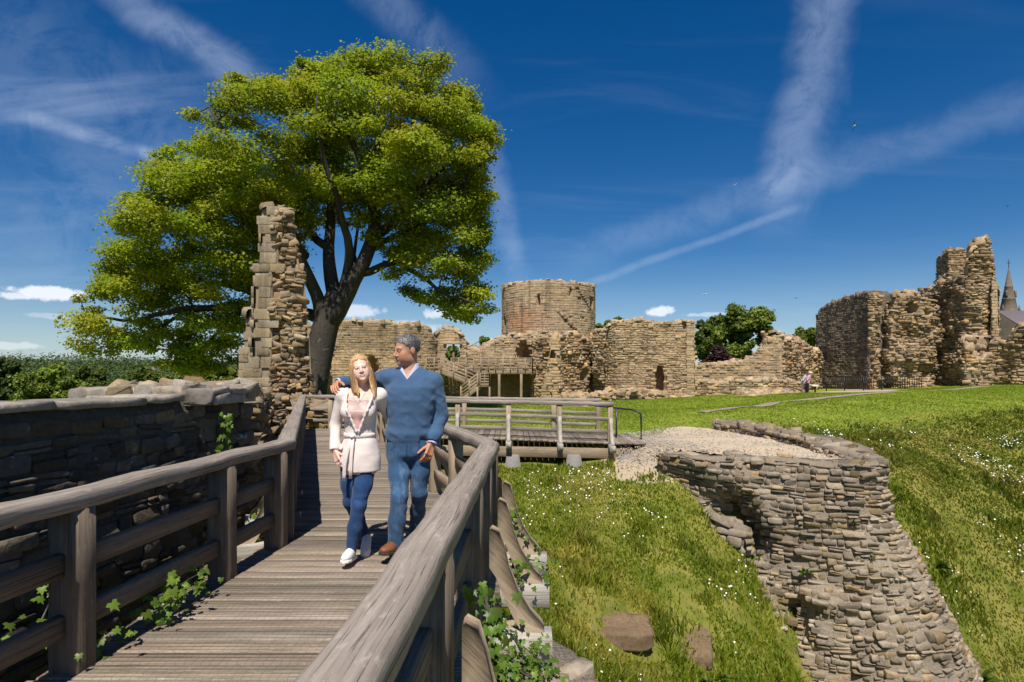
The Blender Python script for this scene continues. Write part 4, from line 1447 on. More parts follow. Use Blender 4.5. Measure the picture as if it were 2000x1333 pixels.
cw3 = thing('hall_wall', (10, 44, -0.6), 'tall square ended hall wall with a dark arched doorway at its foot', 'wall')
wallpx(cw3, [(1184, 46.5, 650), (1190, 45.6, 636), (1202, 45, 630), (1225, 44.9, 627), (1250, 44.8, 624), (1290, 44.5, 627), (1330, 44.2, 629), (1342, 44.1, 627)], openings=[(1279, 1300, 764, 712, 26, 1.5)], seed=72, jag=0.25, offs=rough(0.12, 0.6, 72), step=0.18, zstep=0.18,
       course=(0.13, 0.22), length=(0.2, 0.55), style='rubble', dep=(0.015, 0.08), gap=0.02, tint=(0.72, 1.2), warm=0.08, cap_size=(0.3, 0.8), tilt=0.05)
wallpx(cw3, [(1342, 43.9, 626), (1356, 43.9, 627)], back=[(XZ(1356, 43.9) + 0.1, 46.5)], seed=73, jag=0.05, thick=1.2, **ASH)
wallpx(cw3, [(1100, 45, 775), (1150, 44.5, 770), (1200, 43.2, 764), (1250, 42.2, 768), (1300, 42.0, 772), (1345, 42.6, 778), (1352, 43.6, 786)], base=-2.2, seed=75, jag=0.3, offs=rough(0.3, 0.7, 75), thick=2.4, **RUB)

cw4 = thing('broken_curtain_wall', (19, 47, -0.6), 'low curtain wall sweeping up to a broken corner behind the visitors', 'wall')
wallpx(cw4, [(1352, 47.5, 714), (1400, 47.4, 712), (1440, 47, 706), (1465, 46.6, 698), (1484, 46.2, 682), (1498, 46, 666), (1513, 45.9, 658), (1528, 45.8, 656)], seed=76, jag=0.15, offs=rough(0.06, 0.9, 76), **ASH)
wallpx(cw4, [(1528, 45.9, 656), (1540, 46.6, 659), (1562, 48.2, 664), (1580, 49.4, 672), (1604, 51, 690)], seed=77, jag=0.3, offs=rough(0.2, 0.9, 77), **RUB)
lw = thing('low_ward_wall', (17, 44, -0.3), 'long low stone wall in front of the broken curtain wall', 'wall')
wallpx(lw, [(1335, 44.2, 748), (1400, 44, 744), (1470, 43.8, 742), (1530, 43.8, 743), (1572, 43.9, 746)], seed=78, jag=0.08, thick=0.9, offs=rough(0.05, 1.2, 78), **{**RUB, 'dep': (0.03, 0.1)})
lf = thing('foundation_ruin', (14.5, 35, -0.2), 'low stepped stone foundation lying on the lawn near the visitors', 'ruin')
wallpx(lf, [(1413, 36.2, 778), (1440, 34.6, 774), (1472, 33.6, 771), (1500, 34.0, 768), (1540, 35.8, 767), (1566, 37.4, 766)], base=-0.9, seed=79, jag=0.12, thick=2.0, offs=rough(0.1, 1.2, 79), **RUB)
ls = thing('foundation_strip', (6.5, 40.5, -0.5), 'thin line of foundation stones beyond the cross span of the footbridge', 'ruin')
wallpx(ls, [(900, 34, 792), (960, 33, 793), (1040, 32, 793), (1110, 31, 795), (1180, 31, 797)], base=-1.0, seed=80, jag=0.12, thick=0.8, offs=rough(0.1, 1.2, 80), **RUB)

# right hand ruins
cw5 = thing('great_hall_ruin', (29, 46, 0.0), 'dark weathered wall ending in a ragged rubble face with deep shadowed gaps', 'ruin')
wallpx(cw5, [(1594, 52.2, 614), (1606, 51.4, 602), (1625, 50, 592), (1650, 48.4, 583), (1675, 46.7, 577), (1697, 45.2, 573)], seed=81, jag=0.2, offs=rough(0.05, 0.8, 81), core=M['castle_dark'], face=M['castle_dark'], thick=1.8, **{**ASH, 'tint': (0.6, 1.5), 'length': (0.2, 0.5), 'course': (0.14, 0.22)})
wallpx(cw5, [(1697, 45.1, 573), (1706, 44.8, 571), (1718, 45.0, 574)], seed=82, jag=0.2, offs=rough(0.4, 0.8, 82), step=0.14, zstep=0.18, thick=2.2, face=M['castle_core'], **RUB)
wallpx(cw5, [(1710, 48.2, 575), (1725, 48.2, 577), (1748, 48.0, 590)], seed=83, jag=0.3, offs=rough(0.3, 0.8, 83), face=M['castle_core'], **RUB)
wallpx(cw5, pre=[(XZ(1737, 44.9) + 0.35, 47.6)], pts=[(1737, 44.9, 590), (1742, 44.5, 578), (1760, 44.2, 572), (1790, 44.3, 573), (1808, 44.3, 576), (1822, 44.6, 590), (1829, 45.2, 620)], openings=[(1770, 1791, 611, 591, 4, 1.2), (1804, 1816, 616, 604, 2, 1.0)], seed=84, jag=0.25, offs=rough(0.42, 0.7, 84), step=0.16, zstep=0.16,
       face=M['castle_core'], thick=2.0, **RUB)

tw = thing('tower_fragment', (33.5, 45, 0.4), 'tallest ragged tower fragment with a raised corner beside the church spire', 'tower')
wallpx(tw, [(1812, 49.3, 578), (1824, 49.2, 570), (1836, 49.0, 547), (1851, 48.8, 536), (1896, 48.8, 530)], seed=85, jag=0.15, offs=rough(0.2, 0.8, 85), step=0.16, face=M['castle_core'], **RUB)
wallpx(tw, pre=[(XZ(1853, 48.6) + 0.45, 50.6)], pts=[(1853, 48.6, 488), (1870, 48.6, 486), (1887, 48.6, 488), (1896, 48.6, 490)], base=7.5, seed=90, jag=0.12, step=0.16, face=M['castle_core'], **{**RUB, 'dep': (0.03, 0.1)})
wallpx(tw, pre=[(XZ(1883, 43.1) + 0.5, 48.3)], pts=[(1883, 43.1, 536), (1888, 42.9, 508), (1897, 42.7, 490), (1908, 42.6, 480), (1916, 42.5, 475), (1918, 42.5, 467), (1928, 42.5, 464), (1937, 42.6, 465)], back=[(XZ(1937, 42.6) + 0.3, 43.7)], seed=86, jag=0.15, offs=rough(0.32, 0.8, 86), step=0.12, zstep=0.16, thick=1.1,
       face=M['castle_core'], **RUB)
wallpx(tw, [(1936, 42.3, 544), (1942, 42.2, 546), (1950, 42.3, 552)], back=[(XZ(1950, 42.3) + 0.5, 44.5)], seed=87, jag=0.1, thick=1.4, step=0.1, **ASH)
wallpx(tw, pre=[(XZ(1868, 43.6) + 0.2, 45.5)], pts=[(1868, 43.6, 690), (1878, 42.2, 660), (1890, 41.4, 690), (1905, 41.2, 700), (1940, 41.4, 690)], seed=88, jag=0.3, offs=rough(0.3, 0.9, 88), thick=1.6, face=M['castle_core'], **RUB)
cw6 = thing('outer_ward_wall', (36, 40, 0.6), 'rough coursed wall running out of view at the foot of the tower fragment', 'wall')
wallpx(cw6, [(1932, 41.6, 668), (1958, 41.2, 668), (1972, 40.8, 660), (1982, 40.4, 642), (2000, 40, 636), (2060, 38.6, 630), (2140, 37, 626)], seed=89, jag=0.2, offs=rough(0.12, 0.9, 89), face=M['castle_core'], **RUB)

# ------------------------------------------------------------------ timber stair and gallery
tg = thing('timber_stair', (-2, 49, -0.6), 'timber viewing gallery and two flight stair built against the castle wall', 'staircase')
ZP, DG = 1.66, 48.6
sw = M['stair_wood']
X0, X1, XS0, XS1 = XZ(822, DG), XZ(1040, DG - 0.6), XZ(866, DG), XZ(884, DG)
for i, x in enumerate(np.arange(X0, X1, 0.3)):
    beam('plank', (x, DG - 1.0, ZP), (x, DG + 2.2, ZP), 0.28, 0.06, sw, tg, 0.005, seg=1, jit=0)
beam('joist', (X0, DG - 1.0, ZP - 0.16), (X1, DG - 1.0, ZP - 0.16), 0.12, 0.25, sw, tg)
beam('joist', (X0, DG + 0.5, ZP - 0.16), (X1, DG + 0.5, ZP - 0.16), 0.12, 0.25, sw, tg)


def fence(a, b, z0, z1, n, nr=4, h=1.05):
    for t in np.linspace(0, 1, n):
        x, y, z = a[0] + (b[0] - a[0]) * t, a[1] + (b[1] - a[1]) * t, z0 + (z1 - z0) * t
        beam('post', (x, y, z - 0.2), (x, y, z + h), 0.09, 0.09, sw, tg, 0.008, up=(0, 1, 0), seg=1, jit=0)
    for k in range(nr):
        zz = h * (k + 1) / nr - 0.06
        beam('rail', (a[0], a[1], z0 + zz), (b[0], b[1], z1 + zz), 0.06, 0.10 if k < nr - 1 else 0.12, sw, tg, 0.008, seg=1, jit=0)


yf = DG - 1.05
fence((X0, yf), (XS0, yf), ZP, ZP, 4)
fence((XS1, yf), (X1, yf), ZP, ZP, 12)
fence((X1, yf), (X1, DG + 0.6), ZP, ZP, 3)
for pxp in (826, 975, 1018):
    beam('support', (XZ(pxp, yf), yf + 0.05, -1.2), (XZ(pxp, yf), yf + 0.05, ZP - 0.28), 0.2, 0.2, sw, tg, up=(0, 1, 0))
ZL = 0.42
ya, yb = yf - 0.05, yf - 1.05
XL0, XL1 = XZ(934, yb), XZ(957, yb)
for yy in (ya, yb):
    beam('stringer', (XS0 + 0.1, yy, ZP - 0.1), (XL0, yy, ZL - 0.1), 0.07, 0.3, sw, tg)
    fence((XS0 + 0.05, yy), (XL0, yy), ZP - 0.05, ZL, 4)
for k in range(7):
    t = (k + 0.5) / 7
    x, z = XS0 + 0.1 + (XL0 - XS0 - 0.1) * t, ZP + (ZL - ZP) * t
    beam('tread', (x, ya, z), (x, yb, z), 0.28, 0.05, sw, tg, 0.005, seg=1, jit=0)
for x in np.arange(XL0, XL1, 0.2):
    beam('plank', (x + 0.1, ya, ZL), (x + 0.1, yb - 1.0, ZL), 0.19, 0.05, sw, tg, 0.005, seg=1, jit=0)
fence((XL1, ya), (XL1, yb - 1.0), ZL, ZL, 3)
fence((XL0, ya), (XL1, ya), ZL, ZL, 3, 5)
fence((XL0 + 0.2, yb - 1.0), (XL1, yb - 1.0), ZL, ZL, 2, 5)
for x in (XL0, XL1):
    for yy in (ya, yb - 1.0):
        beam('support', (x, yy, -1.2), (x, yy, ZL - 0.03), 0.12, 0.12, sw, tg, up=(0, 1, 0), seg=1)
XB = XZ(902, yb)
for yy in (yb - 0.02, yb - 1.0):
    beam('stringer', (XL0, yy, ZL - 0.1), (XB, yy, -0.72), 0.07, 0.3, sw, tg)
    fence((XL0, yy), (XB, yy), ZL, -0.6, 3)
for k in range(6):
    t = (k + 0.5) / 6
    beam('tread', (XL0 + (XB - XL0) * t, yb, ZL + (-0.62 - ZL) * t), (XL0 + (XB - XL0) * t, yb - 1.0, ZL + (-0.62 - ZL) * t), 0.28, 0.05, sw, tg, 0.005, seg=1, jit=0)

# ------------------------------------------------------------------ iron fences, information board
def iron_fence(label, a, b, z):
    f = thing('iron_fence', (a[0], a[1], z), label, 'fence', 'black iron fences in front of the hall ruin')
    n = int(math.dist(a, b) / 0.14)
    for i in range(n + 1):
        t = i / n
        x, y = a[0] + (b[0] - a[0]) * t, a[1] + (b[1] - a[1]) * t
        big = i % 10 == 0
        beam('bar', (x, y, z - (0.1 if big else -0.12)), (x, y, z + 1.08), 0.06 if big else 0.035, 0.06 if big else 0.035, M['iron'], f, 0.004, up=(0, 1, 0), seg=1, jit=0)
    for zz in (0.14, 1.05):
        beam('rail', (*a, z + zz), (*b, z + zz), 0.05, 0.05, M['iron'], f, 0.004, seg=1, jit=0)
    return f


iron_fence('black iron bar fence below the dark weathered wall', (XZ(1614, 47), 47), (XZ(1706, 44), 44), 0.12)
iron_fence('black iron bar fence in front of the rubble face by the deep shadow', (XZ(1722, 43.4), 43.4), (XZ(1800, 42.4), 42.4), 0.2)
xb, yb_ = XZ(1592, 41), 41.0
zb = float(zg(xb, yb_)[0])
ib = thing('information_board', (xb, yb_, zb), 'small pale lectern style information board beside the visitors', 'sign')
beam('post', (xb, yb_, zb - 0.1), (xb, yb_, zb + 0.7), 0.09, 0.09, M['iron'], ib, up=(0, 1, 0))
V, T, Q, L = sweep([(xb - 0.26, yb_, zb + 0.76), (xb + 0.26, yb_, zb + 0.76)], [(-0.15, 0.05), (0.15, -0.07), (0.155, -0.05), (-0.145, 0.07)])
mk('panel', V, [T, Q], M['white_paint'], ib, False, np.ones((len(V), 3)) * np.array([.75, .68, .55]))

# paved strip across the lawn
P = []
for pxp, d in ((1370, 21.5), (1450, 23.0), (1540, 25), (1620, 27), (1700, 29.5), (1800, 33), (1870, 36), (1920, 38.5)):
    x = XZ(pxp, d)
    P.append((x, d))
pa = Path(P, 0.5)
us = np.linspace(0, pa.len, 90)
pp, nn = pa.at(us), pa.nrm(us)
wid = 0.36 + 0.10 * vnoise(np.stack([us * 0.7, us * 0, us * 0], 1), 3)
A = pp + nn * wid[:, None]
B = pp - nn * wid[:, None]
V = np.concatenate([np.column_stack([A, zg(A[:, 0], A[:, 1]) + 0.03]), np.column_stack([B, zg(B[:, 0], B[:, 1]) + 0.03])])
n = len(us)
Q = [(i, i + 1, n + i + 1, n + i) for i in range(n - 1)]
o = mk('stone_path', V, [np.array(Q)], M['coping'], None, False, np.ones((2 * n, 3)) * np.array([0.95, 0.88, 0.8]))
tag(o, kind='structure')

# ------------------------------------------------------------------ church behind the wall
ch = thing('church', (XZ(1972, 125), 125, 0), 'distant church spire with cross and slate roof beyond the ward wall', 'church')
cx, cy = XZ(1970, 125), 125.0
zc = lambda py: EYE - (py - HOR) * 125 / F
rings = [(zc(700), 1.9), (zc(612), 1.75), (zc(606), 1.6), (zc(586), 1.2), (zc(585), 1.28), (zc(583), 1.15), (zc(562), 0.72), (zc(561), 0.8), (zc(559), 0.7), (zc(524), 0.06)]
V, Q = [], []
for z, r in rings:
    for j in range(8):
        a = math.pi / 8 + j * math.pi / 4
        V.append((cx + r * math.cos(a), cy + r * math.sin(a), z))
for i in range(len(rings) - 1):
    for j in range(8):
        Q.append((i * 8 + j, i * 8 + (j + 1) % 8, (i + 1) * 8 + (j + 1) % 8, (i + 1) * 8 + j))
mk('spire', np.array(V), [np.array(Q)], M['church'], ch, False, np.ones((len(V), 3)))
beam('cross_stem', (cx, cy, zc(526)), (cx, cy, zc(507)), 0.09, 0.09, M['iron'], ch, up=(0, 1, 0))
beam('cross_arm', (cx - 0.42, cy, zc(514)), (cx + 0.42, cy, zc(514)), 0.09, 0.09, M['iron'], ch)
for dx in (-1.7, 1.75):
    for z0, z1, r in ((zc(640), zc(612), 0.32), (zc(612), zc(596), 0.36)):
        V, T, Q, L = sweep([(cx + dx, cy - 0.6, z0), (cx + dx, cy - 0.6, z1)], circ_prof(r, 8), scale=[1, 1 if z1 < zc(600) else 0.1], up=(0, 1, 0))
        mk('pinnacle', V, [T, Q], M['church'], ch, False, np.ones((len(V), 3)))
for zz, sx in ((zc(575), -0.9), (zc(575), 0.95)):
    beam('lucarne', (cx + sx, cy - 0.5, zz - 0.7), (cx + sx, cy - 0.5, zz + 0.7), 0.35, 0.4, M['church'], ch, up=(0, 1, 0))
rx0, rx1 = XZ(1945, 118), XZ(2120, 118)
zr, ze = EYE + (HOR - 607) * 118 / F, EYE + (HOR - 668) * 118 / F
V = np.array([(rx0, 118, zr), (rx1, 118, zr), (rx1 + 4, 111, ze), (rx0 + 3.2, 111, ze), (rx1, 125, ze), (rx0, 125, ze), (rx0 + 3.2, 111, -1), (rx1 + 4, 111, -1), (rx0, 118, -1)])
mk('roof', V[:6], [np.array([(3, 2, 1, 0), (0, 1, 4, 5)])], M['slate'], ch, False, np.ones((6, 3)))
mk('nave_wall', V + np.array([0, 0.05, -0.1]), [np.array([(6, 7, 2, 3)]), np.array([(8, 6, 3), (8, 3, 0)])], M['church'], ch, False, np.ones((9, 3)))

# ------------------------------------------------------------------ trees


def leaves(C, R, n, size, g, flat=0.7, up=0.6, tint=None):
    """n leaf blades in the shell of each clump: C (k,3) centres, R (k,) radii"""
    k = len(C)
    tot = n.sum()
    ci = np.repeat(np.arange(k), n)
    d = g.normal(0, 1, (tot, 3))
    d /= np.linalg.norm(d, axis=1)[:, None]
    rad = R[ci] * (0.2 + 0.62 * g.random(tot) ** 0.7 + 0.28 * np.abs(g.normal(0, 1, tot)))
    p = C[ci] + d * rad[:, None] * np.array([1, 1, flat])
    p = p + 0.25 * R[ci][:, None] * np.stack([vnoise(p * 0.9, 1), vnoise(p * 0.9 + 7, 2), vnoise(p * 0.9 + 13, 3)], 1)
    nn = d * 0.55 + g.normal(0, 0.55, (tot, 3)) + np.array([0, -0.15, up])
    nn /= np.linalg.norm(nn, axis=1)[:, None]
    t = np.cross(nn, g.normal(0, 1, (tot, 3)))
    t /= np.linalg.norm(t, axis=1)[:, None]
    b = np.cross(nn, t)
    s = size * g.uniform(0.65, 1.3, (tot, 1))
    droop = -nn * s * 0.12
    V = np.stack([p - t * s * 0.5, p + b * s * 0.42 + droop, p + t * s * 0.5, p - b * s * 0.42 + droop], 1)
    ct = (np.ones((k, 3)) if tint is None else tint)[ci] * g.uniform(0.8, 1.2, (tot, 1))
    return V.reshape(-1, 3), np.arange(tot * 4).reshape(-1, 4), np.repeat(ct, 4, 0)


def limb_geo(G, P, r0, r1, k=7, wob=0.0, seed=0):
    P = np.asarray(P, float)
    n = max(4, int(np.linalg.norm(np.diff(P, axis=0), axis=1).sum() / 0.5))
    cum = np.concatenate([[0], np.cumsum(np.linalg.norm(np.diff(P, axis=0), axis=1))])
    u = np.linspace(0, cum[-1], n)
    Q = np.stack([np.interp(u, cum, P[:, i]) for i in range(3)], 1)
    for _ in range(2):
        Q[1:-1] = 0.25 * Q[:-2] + 0.5 * Q[1:-1] + 0.25 * Q[2:]
    if wob:
        Q[1:-1] += wob * np.stack([vnoise(Q[1:-1] * 0.8 + s_, seed) for s_ in (1, 11, 21)], 1)
    rr = np.linspace(0, 1, n)
    rr = r0 + (r1 - r0) * rr ** 0.8
    V, T, Qd, L = sweep(Q, circ_prof(1.0, k), scale=rr, up=(0.31, 0.9, 0.3))
    G.add(V, T, Qd, L)
    return Q, rr


def poly_sample(poly, n, g):
    poly = np.array(poly, float)
    lo, hi = poly.min(0), poly.max(0)
    out = []
    while len(out) < n:
        p = g.uniform(lo, hi, (400, 2))
        out += list(p[inside(poly, p[:, 0], p[:, 1])])
    return np.array(out[:n])


def edge_dist(poly, p):
    poly = np.array(poly, float)
    a, b = poly, np.roll(poly, -1, 0)
    ab = b - a
    t = np.clip(((p[:, None] - a) * ab).sum(-1) / (ab ** 2).sum(-1), 0, 1)
    q = a + t[..., None] * ab
    return np.sqrt(((p[:, None] - q) ** 2).sum(-1)).min(1)


def big_tree():
    g = np.random.default_rng(5)
    D0 = 25.5
    k = D0 / F
    base = W(606, 782, D0)
    t = thing('sycamore_tree', (base[0], base[1], float(zg(base[0], base[1])[0])), 'huge spreading sycamore tree with several stems behind the gate pier', 'tree')
    G = Geo()
    nodes = []

    def L(pts, r0, r1, d0=0.0, d1=0.0, seed=1, wob=0.22):
        n = len(pts)
        P = [W(p[0], p[1], D0) + np.array([0, d0 + (d1 - d0) * i / (n - 1), 0]) for i, p in enumerate(pts)]
        Q, rr = limb_geo(G, P, r0, r1, 9 if r0 > 0.2 else 7, wob, seed)
        nodes.extend([(q, r) for q, r in zip(Q[len(Q) // 4:], rr[len(Q) // 4:])])

    L([(602, 800), (608, 765), (616, 720), (630, 665), (646, 615), (662, 572)], 0.72, 0.50, 0, 0, 1, 0.1)
    L([(642, 630), (676, 570), (706, 525), (726, 480), (736, 420), (742, 335), (752, 250), (760, 180)], 0.46, 0.05, 0, -0.5, 2)
    L([(652, 610), (642, 545), (634, 480), (646, 400), (640, 300), (626, 220), (618, 190)], 0.38, 0.05, 0, 1.5, 3)
    L([(640, 640), (622, 575), (604, 505), (566, 425), (505, 335), (455, 250)], 0.34, 0.05, 0, -2, 4)
    L([(728, 470), (775, 425), (830, 360), (880, 300), (925, 262)], 0.24, 0.04, -0.2, 1.0, 5)
    L([(738, 425), (715, 340), (702, 260), (700, 180)], 0.24, 0.04, -0.2, -2.5, 6)
    L([(636, 640), (590, 608), (500, 596), (400, 606), (290, 628), (200, 622)], 0.30, 0.04, 0.5, -1.0, 7)
    L([(700, 535), (760, 515), (820, 540), (880, 580), (935, 605)], 0.20, 0.03, 0, -2, 8)
    L([(604, 505), (510, 455), (400, 420), (300, 410)], 0.22, 0.04, -0.5, 1.5, 9)
    L([(500, 596), (440, 640), (392, 700)], 0.13, 0.03, 0.2, -0.5, 10)
    L([(740, 400), (800, 320), (832, 250), (846, 195)], 0.20, 0.04, -0.2, -2.8, 11)
    L([(634, 480), (550, 380), (450, 330), (390, 300)], 0.20, 0.04, 0.3, 3.0, 12)
    L([(560, 600), (440, 560), (300, 520), (230, 500)], 0.16, 0.04, 0.4, 2.0, 13)
    L([(400, 606), (320, 650), (235, 680)], 0.10, 0.03, -0.4, -1.0, 14)
    L([(726, 480), (800, 450), (880, 450), (950, 470)], 0.16, 0.03, -0.2, -1.5, 15)
    L([(665, 575), (690, 470), (672, 380), (672, 260)], 0.26, 0.04, 0.3, -3.5, 16)
    L([(700, 520), (672, 480), (655, 420)], 0.12, 0.05, 0.0, 0.3, 17)
    L([(700, 530), (686, 470), (706, 410)], 0.10, 0.04, 0.0, -0.3, 18)
    poly = [(700, 112), (770, 104), (850, 138), (905, 176), (940, 220), (980, 243), (955, 290), (950, 330), (968, 372), (955, 420), (958, 480), (945, 540), (955, 595), (945, 628), (900, 612), (850, 592), (800, 560), (760, 520), (730, 480),
            (690, 430), (640, 440), (600, 470), (585, 540), (540, 600), (500, 630), (470, 650), (430, 690), (398, 738), (352, 736), (348, 690), (366, 652), (300, 668), (245, 690), (185, 690), (158, 640), (198, 565), (220, 515), (250, 455), (272, 405),
            (312, 365), (342, 310), (400, 272), (438, 220), (476, 178), (504, 152), (560, 165), (620, 132)]
    N = 500
    p = poly_sample(poly, N * 2, g)
    e = edge_dist(poly, p) * k
    low = ss(470, 640, p[:, 1])
    p, e = p[g.random(len(p)) > 0.2 * low], e
    e = edge_dist(poly, p) * k
    p, e = p[:N], e[:N]
    half = np.minimum(4.6, 1.0 + 1.25 * e)
    yo = g.uniform(-1, 1, len(p)) * half
    C = np.stack([(p[:, 0] - 1000) * k, D0 + yo, EYE - (p[:, 1] - HOR) * k], 1)
    C[:, 0] *= (1 + 0 * yo)
    R = np.clip(0.40 + 0.26 * e, 0.42, 0.82) * g.uniform(0.75, 1.25, len(p))
    # outline clumps keep the ragged edge
    pl = np.array(poly, float)
    per = np.concatenate([pl + (np.roll(pl, -1, 0) - pl) * t_ for t_ in (0.0, 0.33, 0.66)])
    per = per + (pl.mean(0) - per) * 0.065 + g.normal(0, 4, per.shape)
    per = per[~((per[:, 0] > 575) & (per[:, 0] < 770) & (per[:, 1] > 415))]
    C2 = np.stack([(per[:, 0] - 1000) * k, D0 + g.normal(0, 0.9, len(per)), EYE - (per[:, 1] - HOR) * k], 1)
    C = np.concatenate([C, C2])
    R = np.concatenate([R, g.uniform(0.4, 0.75, len(C2))])
    # a shade-leaf sprig on the right hand stem
    C = np.concatenate([C, [W(722, 460, D0 - 0.9), W(735, 470, D0 - 0.8)]])
    R = np.concatenate([R, [0.5, 0.4]])
    Np = np.array([q for q, r in nodes])
    Nr = np.array([r for q, r in nodes])
    order = np.argsort(np.linalg.norm(C - W(660, 560, D0), axis=1))
    for ci in order:
        c = C[ci]
        dv = c - Np
        dist = np.linalg.norm(dv, axis=1) + np.maximum(0, -dv[:, 2]) * 0.8
        j = int(np.argmin(dist))
        a = Np[j]
        ln = np.linalg.norm(c - a)
        if ln < 0.3:
            continue
        mid = (a + c) / 2 + np.array([g.normal(0, .1), g.normal(0, .1), -0.04 * ln + g.normal(0, .08)]) * ln
        r0 = min(Nr[j] * 0.7, 0.02 + 0.022 * ln)
        Q, rr = limb_geo(G, [a, mid, c], r0, 0.010, 5, 0.1, int(ci))
        for q, r in zip(Q[1:], rr[1:]):
            Np = np.vstack([Np, q])
            Nr = np.append(Nr, r)
        for s in range(3):
            dd = g.normal(0, 1, 3)
            dd = dd / np.linalg.norm(dd) * R[ci] * 0.8
            limb_geo(G, [c, c + dd * 0.5 + [0, 0, 0.05], c + dd], 0.016, 0.006, 4, 0, 1)
    G.build('trunk', M['bark'], t, True)
    nl = np.maximum(90, (560 * (R / 0.8) ** 1.6)).astype(int)
    tint = np.ones((len(C), 3)) * g.uniform(0.78, 1.18, (len(C), 1))
    tint[:, 0] *= g.uniform(0.85, 1.2, len(C))
    V, Q, ct = leaves(C, R, nl, 0.125, g, 0.5, 0.85, tint)
    mk('crown', V, [Q], M['sycamore'], t, False, ct)['kind'] = 'stuff'


big_tree()


def small_tree(name, label, blobs, d, mat, nleaf, size, seed, trunk_px=None, group=None, tintv=1.0, zbase=None, flat=0.85, sub=16):
    """background tree: crown of clumps spread through ellipsoids given as (column, row, half width, half height)"""
    g = np.random.default_rng(seed)
    k = d / F
    C, R = [], []
    for (cx, cy, rx, ry) in blobs:
        c = W(cx, cy, d)
        n = sub
        dd = g.normal(0, 1, (n, 3))
        dd /= np.linalg.norm(dd, axis=1)[:, None]
        rad = g.random(n) ** 0.45 * 0.85
        C.append(c + dd * rad[:, None] * np.array([rx * k, rx * k, ry * k]))
        R.append(np.full(n, min(rx, ry) * k * 0.36) * g.uniform(0.7, 1.35, n))
    C, R = np.concatenate(C), np.concatenate(R)
    b = blobs[0]
    tp = trunk_px or (b[0], b[1] + b[3] * 1.6)
    base = W(tp[0], tp[1], d)
    if zbase is not None:
        base[2] = zbase
    t = thing(name, base, label, 'tree', group)
    G = Geo()
    top = W(b[0], b[1], d)
    limb_geo(G, [base - [0, 0, 0.5], (base + top) / 2, top], max(0.12, b[2] * k * 0.09), 0.05, 7, 0.1, seed)
    for c in C[::4]:
        a = base + (top - base) * g.uniform(0.4, 0.9)
        limb_geo(G, [a, (a + c) / 2 + [0, 0, 0.2], c], max(0.05, b[2] * k * 0.02), 0.02, 5, 0.1, seed)
    G.build('trunk', M['bark'], t, True)
    w_ = R ** 2 / (R ** 2).sum()
    nl = np.maximum(12, (w_ * nleaf)).astype(int)
    tint = np.ones((len(C), 3)) * g.uniform(0.72, 1.25, (len(C), 1)) * np.asarray(tintv)
    V, Q, ct = leaves(C, R, nl, size, g, flat, 0.55, tint)
    mk('crown', V, [Q], mat, t, False, ct)['kind'] = 'stuff'
    return t


small_tree('broadleaf_tree', 'large round green tree behind the low curtain wall', [(1455, 632, 52, 42), (1490, 640, 30, 40), (1430, 660, 34, 44), (1460, 690, 46, 30)], 62, M['leaf'], 16000, 0.34, 21, (1460, 760), zbase=-1, tintv=(1.15, 1.1, 1))
small_tree('broadleaf_tree', 'darker green tree between the hall wall and the round tree', [(1385, 660, 34, 38), (1405, 640, 26, 26), (1372, 690, 22, 30)], 66, M['leaf'], 10000, 0.32, 22, (1385, 770), zbase=-1, tintv=0.72)
small_tree('copper_tree', 'dark purple leaved copper tree below the round green tree', [(1402, 694, 20, 18), (1388, 704, 14, 12), (1420, 702, 14, 12)], 58, M['copper'], 6000, 0.24, 23, (1402, 760), zbase=-1)
small_tree('broadleaf_tree', 'small green tree top peeping over the broken curtain wall', [(1573, 655, 22, 18), (1588, 662, 16, 20), (1556, 668, 14, 14)], 68, M['leaf'], 6000, 0.30, 24, (1575, 760), zbase=-1, tintv=(1.2, 1.1, 1))
small_tree('broadleaf_tree', 'light green tree top between the round tower and the hall wall', [(1200, 634, 30, 15), (1222, 640, 20, 14), (1180, 640, 20, 12)], 75, M['leaf'], 8000, 0.32, 25, (1200, 780), zbase=-1, tintv=(1.25, 1.25, 1))
small_tree('broadleaf_tree', 'green tree seen through the ruined doorway', [(880, 694, 16, 18), (950, 668, 20, 10), (915, 690, 22, 14)], 80, M['leaf'], 6000, 0.32, 26, (885, 790), zbase=-1, tintv=(1.2, 1.2, 1))
# valley on the left
gl = 'trees in the valley beyond the parapet wall'
small_tree('broadleaf_tree', 'bright green domed tree in the valley above the coping', [(95, 742, 46, 36), (60, 760, 40, 34), (140, 762, 34, 30), (105, 790, 70, 34)], 85, M['leaf'], 17000, 0.42, 31, (95, 900), gl, (1.35, 1.35, 1.0))
small_tree('broadleaf_tree', 'dark tree at the picture edge behind the bright domed tree', [(10, 722, 26, 32), (-10, 760, 40, 40), (20, 772, 36, 26)], 105, M['leaf'], 9000, 0.5, 32, (10, 900), gl, 0.5)
small_tree('broadleaf_tree', 'dark green rounded tree behind the middle of the parapet coping', [(190, 756, 34, 34), (225, 770, 30, 26), (165, 735, 22, 24)], 115, M['leaf'], 9000, 0.5, 33, (190, 900), gl, 0.66)
small_tree('broadleaf_tree', 'broad mid green tree above the rubble topped wall end', [(285, 742, 44, 30), (250, 748, 36, 26), (320, 756, 34, 24)], 120, M['leaf'], 12000, 0.5, 34, (285, 900), gl, 0.85)
small_tree('broadleaf_tree', 'pale green tree just beside the gate pier', [(445, 735, 30, 22), (415, 745, 26, 20), (462, 748, 16, 22)], 110, M['leaf'], 8000, 0.45, 35, (440, 900), gl, (1.3, 1.15, 1))
small_tree('broadleaf_tree', 'small yellow green bush top beside the foot of the gate pier', [(458, 754, 10, 9), (448, 758, 8, 7)], 32, M['ivy'], 2500, 0.16, 36, (458, 800), gl, 1.1)
